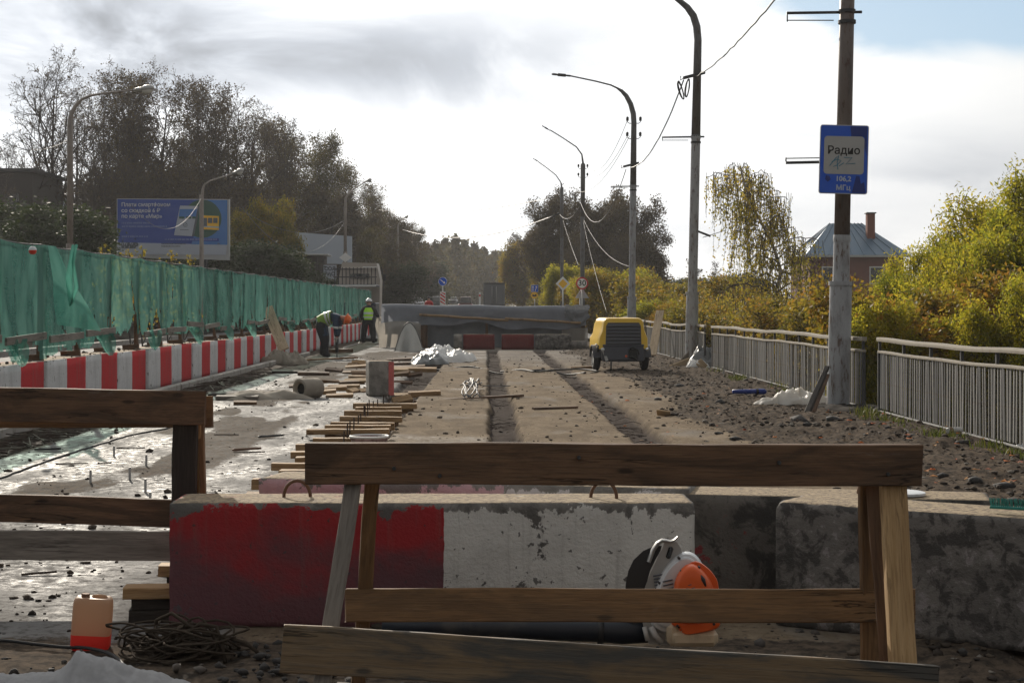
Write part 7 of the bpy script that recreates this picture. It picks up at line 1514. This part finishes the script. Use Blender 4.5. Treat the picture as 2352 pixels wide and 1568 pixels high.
# bare tall trees (few leaves), two habits; denser wood trees with brown leaf remains; poplar-like; round bare crown
s, tp = grow(1, 19, .34, 4, (13, 8, 6, 4), (36, 42, 46, 50), (.50, .55, .55, .52), (.35, .25, .15, .05), .13, .20); proto('bare', s, leaves_at_tips(tp, 1, .12, .16, 1, prob=.12), M['leaf_brown'], M['bark'])
s, tp = grow(2, 20, .30, 4, (14, 7, 6, 4), (30, 40, 46, 50), (.40, .55, .55, .52), (.45, .30, .15, .05), .11, .30); proto('tall', s, leaves_at_tips(tp, 2, .2, .14, 2, prob=.38), M['leaf_brown'], M['bark'])
s, tp = grow(3, 20, .28, 4, (15, 8, 5, 4), (28, 38, 46, 50), (.36, .55, .55, .52), (.5, .30, .15, .05), .12, .22); proto('tall2', s, leaves_at_tips(tp, 3, .24, .14, 3, prob=.42), M['leaf_brown'], M['bark'])
s, tp = grow(4, 16, .24, 3, (22, 9, 7, 4), (30, 40, 46, 50), (.30, .5, .55, .5), (.4, .2, .1, .05), .10, .12); proto('slim', s, leaves_at_tips(tp, 6, .28, .13, 4, prob=.8), M['leaf_dim'], M['bark_birch'])
s, tp = grow(5, 11, .26, 4, (12, 8, 6, 4), (48, 46, 46, 50), (.52, .55, .55, .52), (.3, .25, .15, .05), .13, .16); proto('round', s, leaves_at_tips(tp, 6, .28, .14, 5, prob=.9), M['leaf_brown'], M['bark'])
s, tp = grow(6, 5.2, .10, 3, (12, 9, 7, 4), (46, 48, 50, 50), (.50, .55, .55, .5), (.25, .2, .1, 0), .15, .08, stems=5); proto('gold', s, leaves_at_tips(tp, 16, .18, .075, 6, 1.6), M['leaf_gold'], M['bark'])
s, tp = grow(7, 5.0, .10, 3, (12, 9, 7, 4), (44, 48, 50, 50), (.50, .55, .55, .5), (.25, .2, .1, 0), .15, .08, stems=6); proto('shrub', s, leaves_at_tips(tp, 16, .19, .075, 7, 1.7), M['leaf_willow'], M['bark'])
s, tp = grow(8, 7.4, .13, 3, (14, 11, 8, 4), (42, 46, 50, 50), (.46, .52, .55, .5), (.3, .2, .1, 0), .13, .08, stems=7); proto('willow', s, leaves_at_tips(tp, 18, .19, .055, 8, 2.6), M['leaf_willow'], M['bark'])
s, tp = grow(9, 7.8, .13, 3, (15, 11, 8, 4), (46, 46, 50, 50), (.46, .52, .55, .5), (.3, .2, .1, 0), .13, .06, stems=7); proto('willow2', s, leaves_at_tips(tp, 18, .19, .055, 9, 2.6), M['leaf_willow'], M['bark'])
s, tp = grow(10, 4.5, .09, 3, (12, 9, 7, 4), (46, 48, 50, 50), (.5, .55, .55, .5), (.25, .2, .1, 0), .15, .05, stems=6); proto('dark', s, leaves_at_tips(tp, 12, .2, .09, 10, 1.5), M['leaf_green'], M['bark'])
s, tp = grow(12, 2.4, .035, 2, (9, 6, 4, 3), (40, 44, 50, 50), (.45, .5, .5, .5), (.4, .2, 0, 0), .12, .2); proto('sapling', s, leaves_at_tips(tp, 3, .10, .085, 12, 1.3), M['leaf_gold'], M['bark'])
s, tp = grow(14, 9.5, .16, 4, (14, 7, 5, 3), (28, 38, 46, 50), (.30, .5, .5, .5), (.45, .3, .1, 0), .10, .30); proto('thin', s, leaves_at_tips(tp, 1, .15, .13, 14, prob=.25), M['leaf_brown'], M['bark'])
# weeping birch: arching limbs hung with strands
def birch():
    rs = random.Random(15); segs = []; LP = []
    def poly(pts, r0, r1, lv):
        n = len(pts)-1
        for i in range(n): segs.append((pts[i], pts[i+1], lerp(r0, r1, i/n), lerp(r0, r1, (i+1)/n), lv))
    trunk = [Vector((.25*math.sin(i*.9)+.02*i-.32*max(0, i-8), .1*math.sin(i*.7), i*.92)) for i in range(14)]; poly(trunk, .17, .03, 0)
    for j in range(64):
        f = .16+.84*(j/64)**.9; i = min(int(f*13), 12); p = trunk[i].lerp(trunk[i+1], f*13-i); az = j*2.4+rs.uniform(-.5, .5); L = (1-f*.50)*rs.uniform(2.6, 4.6)*(1.0 if f > .25 else .7); rise = rs.uniform(.4, .9); pts = []
        for k in range(9): q = k/8; pts.append(p+Vector((math.cos(az)*L*q*(1-.25*q), math.sin(az)*L*q*(1-.25*q), L*rise*q*(1-.85*q)+rs.gauss(0, .05))))
        poly(pts, .045*(1.2-f), .012, 1)
        for k in range(2, 9):
            for m_ in range(rs.choice([2, 3, 4])):
                q0 = pts[k]+Vector((rs.gauss(0, .18), rs.gauss(0, .18), 0)); ln = rs.uniform(.6, 2.3)*(.6+.4*k/8); n = max(3, int(ln/.3)); st = [q0]; sw = Vector((rs.gauss(0, .12), rs.gauss(0, .12), 0))
                for a in range(n): st.append(st[-1]+Vector((sw.x*.3+rs.gauss(0, .025), sw.y*.3+rs.gauss(0, .025), -ln/n)))
                poly(st, .008, .005, 2)
                for a in range(1, n+1):
                    for _ in range(4):
                        if rs.random() < .70: LP.append((st[a]+Vector((rs.gauss(0, .06), rs.gauss(0, .06), rs.gauss(0, .10))))[:])
    proto('birch', segs, leafquads(np.array(LP), .085, np.random.RandomState(15), 1.5, .6), M['leaf_birch'], M['bark_birch'], 1)
birch()
NAMES = dict(bare='bare_tree', tall='tall_tree', tall2='tall_tree', slim='birch_tree', round='round_tree', gold='golden_bush', shrub='green_bush', willow='willow_bush', willow2='willow_bush', dark='dark_shrub', sapling='sapling', thin='young_tree', birch='weeping_birch')
def tree(key, px, ytop, Y, label, group=None, ws=1.0, rz=None, cat=None, g0=None):
    parts, h, w = PROTO[key]; x = bx(px, Y); g = gz1(x, Y)-.05 if g0 is None else g0; s_ = (H-(ytop-VY)*Y/F-g)/h
    t = thing(NAMES[key], label, cat or ('bush' if NAMES[key].endswith('bush') or key == 'dark' else 'tree'), (x, Y, g), R.random()*6.28 if rz is None else rz, group); t.scale = (s_*ws, s_*ws, s_)
    for nm, me in parts: link(nm, me, t)
    return t
# -- left: bare trees on the rise
tree('bare', 118, 100, 118, 'tall bare tree at the far left, its two tops above the rest', ws=.92, rz=1.2)
tree('bare', 20, 300, 130, 'bare tree cut by the left edge behind the dark house', ws=1.1)
tree('bare', -30, 330, 100, 'bare twiggy tree at the left edge with its top in the white sky', ws=.8)
tree('bare', 175, 190, 135, 'bare tree just behind the tall left street lamp', ws=.85)
G = 'bare trees crowded behind the blue billboard'
L_ = [(235, 170, 128, 'tall', 'slender bare tree right of the tall left street lamp'), (268, 145, 132, 'tall2', 'bare tree rising over the left end of the blue billboard'), (305, 140, 126, 'tall', 'bare tree over the left half of the blue billboard'), (340, 138, 134, 'tall2', 'highest bare tree over the middle of the blue billboard'), (378, 142, 128, 'tall', 'bare tree over the phone printed on the billboard'), (415, 150, 133, 'tall2', 'dense bare tree over the right half of the billboard'), (452, 165, 127, 'tall2', 'dark bare tree behind the shorter left street lamp'), (490, 190, 135, 'tall', 'bare tree over the right end of the blue billboard'), (528, 188, 138, 'bare', 'crooked open crowned tree right of the billboard'), (575, 225, 140, 'bare', 'open crowned tree second to the right of the billboard'),
      (615, 250, 148, 'tall2', 'leafy remnant tree above the yellow leaved tree'), (648, 262, 152, 'slim', 'slim pale stemmed tree left of the shop board'), (690, 300, 158, 'slim', 'slim pale stemmed tree over the left end of the shop board'), (722, 300, 162, 'slim', 'slim pale stemmed tree over the middle of the shop board'), (755, 335, 168, 'slim', 'slim pale stemmed tree over the right end of the shop board'), (785, 350, 172, 'tall2', 'dark tree behind the dark street lamp'), (815, 385, 178, 'slim', 'tree whose top stands just right of the dark street lamp'), (845, 408, 184, 'tall2', 'dark tree above the truck cab'), (872, 440, 192, 'slim', 'dark tree above the pale hoarding'), (898, 470, 205, 'tall2', 'dark tree behind the distant leaning street lamp'), (925, 500, 220, 'tall2', 'lower dark tree at the end of the left wood'), (950, 520, 240, 'slim', 'last dark tree of the left wood before the gap'),
      (885, 478, 200, 'round', 'dense crown rising above the pale hoarding'), (915, 503, 218, 'round', 'dense crown behind the distant leaning lamp'), (945, 530, 240, 'round', 'dense lower crown near the end of the left wood'), (968, 550, 275, 'round', 'last low crown where the left wood meets the road'),
      (560, 330, 128, 'tall2', 'shorter dark tree in front of the open crowned ones'), (660, 390, 140, 'tall2', 'shorter dark tree left of the shop board'), (740, 420, 150, 'round', 'round dark crown just above the shop board'), (820, 470, 158, 'round', 'round dark crown behind the dark street lamp foot'), (880, 530, 175, 'round', 'round dark crown above the far hoarding'), (440, 300, 122, 'tall2', 'dark under tree behind the shorter lamp'), (300, 330, 120, 'tall', 'dark under tree behind the billboard left end'), (215, 330, 122, 'bare', 'low bare tree behind the tall left lamp post')]
for px, yt, Y, key, lab in L_: tree(key, px, yt, Y, lab, G if px < 600 else 'trees of the left wood along the road', ws=1.0)
tree('gold', 620, 462, 112, 'yellow leaved tree left of the shop board', ws=.55); tree('gold', 568, 490, 108, 'yellow green tree beside the right end of the billboard', ws=.6)
tree('gold', 655, 545, 112, 'lower yellow tree beside the left end of the shop board', ws=.5)
tree('slim', 845, 520, 132, 'olive tree right of the shop board', ws=1.2)
for px, yt, Y, lab in ((20, 470, 82, 'dark shrub at the left edge behind the net fence'), (95, 530, 84, 'dark shrub under the tall bare tree'), (185, 580, 86, 'dark shrub at the foot of the tall left street lamp'), (215, 540, 96, 'dark shrub left of the billboard'), (560, 560, 100, 'dark shrub right of the billboard'), (600, 560, 96, 'dark shrub under the yellow leaved tree'), (690, 625, 105, 'dark shrub in front of the kiosk'), (880, 600, 165, 'dark shrub under the far hoarding'), (395, 590, 108, 'dark shrub under the billboard'), (940, 590, 250, 'dark shrub by the small warning sign'), (120, 480, 105, 'tall dark shrub behind the left street lamp'), (50, 520, 78, 'low dark shrub behind the hanging warning lamp')): tree('dark', px, yt, Y, lab, 'dark shrubs behind the net fence', ws=1.5)
for px, yt, Y, lab in ((330, 564, 52, 'yellow sapling poking over the net below the billboard letters'), (303, 572, 50, 'lower yellow sapling left of the billboard logo'), (388, 574, 56, 'yellow sapling in front of the white billboard strip'), (235, 562, 48, 'yellow sapling beside the tall street lamp'), (425, 585, 58, 'small yellow sapling right of the billboard logo')): tree('sapling', px, yt, Y, lab, 'yellow saplings over the net', ws=.75, cat='sapling')
# -- far wood closing the road
it = []
for px, yt, Y in ((975, 560, 300), (1000, 556, 330), (1022, 548, 360), (1045, 542, 350), (1068, 552, 380), (1090, 560, 390), (1112, 570, 400), (1135, 578, 410), (1155, 578, 400), (1175, 572, 390), (1195, 560, 360), (985, 590, 270), (1210, 560, 330)): it.append((px, yt, Y))
parts = []
rs = np.random.RandomState(77); V = []; Fq = []; n0 = 0
for kk, (px, yt, Y) in enumerate(it+[(960+i*22, 585+8*math.sin(i*2.1), 430) for i in range(13)]):
    x = bx(px, Y); ht = H-(yt-VY)*Y/F; n = 2600; a = rs.rand(n)*6.28; u = rs.rand(n)**.5; hh = rs.rand(n)**.85; rad = 5.0*np.sin(np.clip(hh*1.02+.06, 0, 1)*PI)**.6*u*(Y/370)
    P = np.stack([x+rad*np.cos(a)+rs.normal(0, .4, n), Y+rad*np.sin(a)*1.3, ht*(.05+.93*hh)+rs.normal(0, .35, n)], -1); v, f = leafquads(P, .62*Y/370, rs, 1.4); V.append(v); Fq.append(f+n0); n0 += len(v)
props(link('far_woodland', meshnp('far_woodland', np.concatenate(V), np.concatenate(Fq), M['leaf_dim'])), kind='stuff')
# back of the left wood, dim mass that fills between trunks
V = []; Fq = []; n0 = 0
for kk in range(36):
    px = 215+kk*18.5; Y = max(170+kk*2.5, 15.5*F/(VX-px)); yt = np.interp(px, [200, 300, 450, 600, 750, 900, 980], [440, 390, 390, 440, 500, 570, 605]); x = bx(px, Y); g = gz1(x, Y); ht = H-(yt-VY)*Y/F-g; n = 1500; a = rs.rand(n)*6.28; hh = rs.rand(n); rad = 4.2*rs.rand(n)**.5
    P = np.stack([x+rad*np.cos(a), Y+rad*np.sin(a), g+ht*hh+rs.normal(0, .4, n)], -1); v, f = leafquads(P, .42, rs, 1.5); V.append(v); Fq.append(f+n0); n0 += len(v)
props(link('woodland_undergrowth', meshnp('woodland_undergrowth', np.concatenate(V), np.concatenate(Fq), M['leaf_brown'])), kind='stuff')
# -- right: round bare mass, golden scrub, birch, willows
for px, yt, Y, key, lab in ((1262, 432, 150, 'round', 'leftmost tall crown of the round dark bare trees'), (1300, 445, 156, 'round', 'dark crown behind the fifth pole'), (1345, 440, 150, 'round', 'dark crown behind the fourth pole'), (1395, 445, 158, 'round', 'dark crown between the fourth and third poles'), (1440, 432, 152, 'round', 'dark crown just behind the third pole'), (1480, 455, 150, 'round', 'dark crown right of the third pole'), (1515, 515, 146, 'round', 'rightmost drooping crown of the round dark trees'), (1215, 520, 225, 'round', 'lower dark crown at the left foot of the round mass'), (1330, 520, 140, 'tall2', 'dark tree in the middle of the round mass'), (1420, 530, 138, 'tall2', 'second dark tree inside the round mass')): tree(key, px, yt, Y, lab, 'round dark bare trees right of the road', ws=.95)
for px, yt, Y, key, lab in ((1232, 560, 200, 'gold', 'yellow green bush under the lower dark crown'), (1265, 590, 165, 'gold', 'golden bush behind the priority sign'), (1310, 610, 120, 'shrub', 'green bush behind the speed limit sign'), (1380, 620, 105, 'shrub', 'green gold bush right of the speed limit sign'), (1425, 618, 100, 'gold', 'golden bush left of the third pole foot'), (1470, 625, 98, 'shrub', 'yellow green bush right of the third pole'), (1520, 640, 95, 'gold', 'golden bush left of the second pole'), (1560, 655, 90, 'gold', 'orange bush close to the second pole'), (1610, 640, 88, 'gold', 'tall golden bush right of the second pole'), (1650, 668, 84, 'gold', 'orange bush over the middle railing'), (1690, 680, 80, 'gold', 'orange bush at the foot of the weeping birch'), (1350, 640, 112, 'gold', 'low golden bush beside the yellow green sign foot'), (1500, 690, 76, 'shrub', 'low green bush above the farther railing'), (1580, 700, 72, 'gold', 'low orange bush above the second pole foot'), (1660, 705, 66, 'gold', 'low orange bush behind the middle railing'), (1740, 690, 62, 'gold', 'rusty bush under the weeping birch'), (1850, 690, 58, 'gold', 'orange bush left of the radio sign pole'), (1900, 700, 50, 'gold', 'orange bush right behind the radio sign pole')): tree(key, px, yt, Y, lab, 'autumn bushes behind the railing', ws=1.15)
tree('birch', 1775, 372, 72, 'tall weeping birch left of the radio sign pole', ws=.98, rz=.2)
tree('thin', 1590, 590, 140, 'thin bare tree against the sky right of the second pole', ws=1.0); tree('thin', 1640, 600, 150, 'second thin bare tree in the gap by the birch', ws=1.0)
for px, yt, Y, key, ws, lab in ((1985, 695, 40, 'willow', .6, 'low willow bush right behind the radio sign pole'), (2150, 625, 44, 'willow2', .6, 'willow bush below the right end of the blue roof'), (2200, 565, 43, 'willow', .7, 'mid height willow bush right of the house'), (2290, 475, 45, 'willow2', .8, 'tall willow bush near the right edge'), (2372, 420, 42, 'willow', .9, 'tallest willow bush at the right edge'), (2440, 400, 40, 'willow2', .9, 'willow bush cut off by the right edge'), (2040, 705, 36, 'gold', .8, 'orange tinged bush above the railing gap'), (2120, 690, 34, 'willow2', .8, 'low willow bush behind the near railing'), (2210, 640, 35, 'gold', 1.0, 'low golden bush behind the near railing'), (2300, 640, 33, 'willow', .8, 'low willow bush at the right end of the near railing'), (2250, 580, 40, 'willow', .8, 'yellowish willow bush in the middle of the willow row'), (2085, 645, 47, 'willow', .6, 'yellow green willow bush just right of the house wall'), (2150, 590, 48, 'willow2', .7, 'rounded willow bush right of the chimney'), (2085, 665, 39, 'willow2', .8, 'low willow bush right of the radio sign pole'), (2000, 700, 33, 'shrub', .9, 'green bush seen through the railing gap'), (2370, 560, 38, 'willow2', .9, 'dense willow bush over the right end of the handrail')): tree(key, px, yt, Y, lab, 'willow bushes behind the near railing', ws=ws)
for px, yt, Y, lab in ((1620, 640, 190, 'dark evergreen mass far behind the second pole'), (1700, 630, 180, 'dark evergreen mass left of the birch'), (1570, 640, 175, 'dark mass left of the second pole shaft'), (1940, 690, 100, 'dark bush at the foot of the house wall')): tree('dark', px, yt, Y, lab, 'dark bushes far behind the railing', ws=1.6)
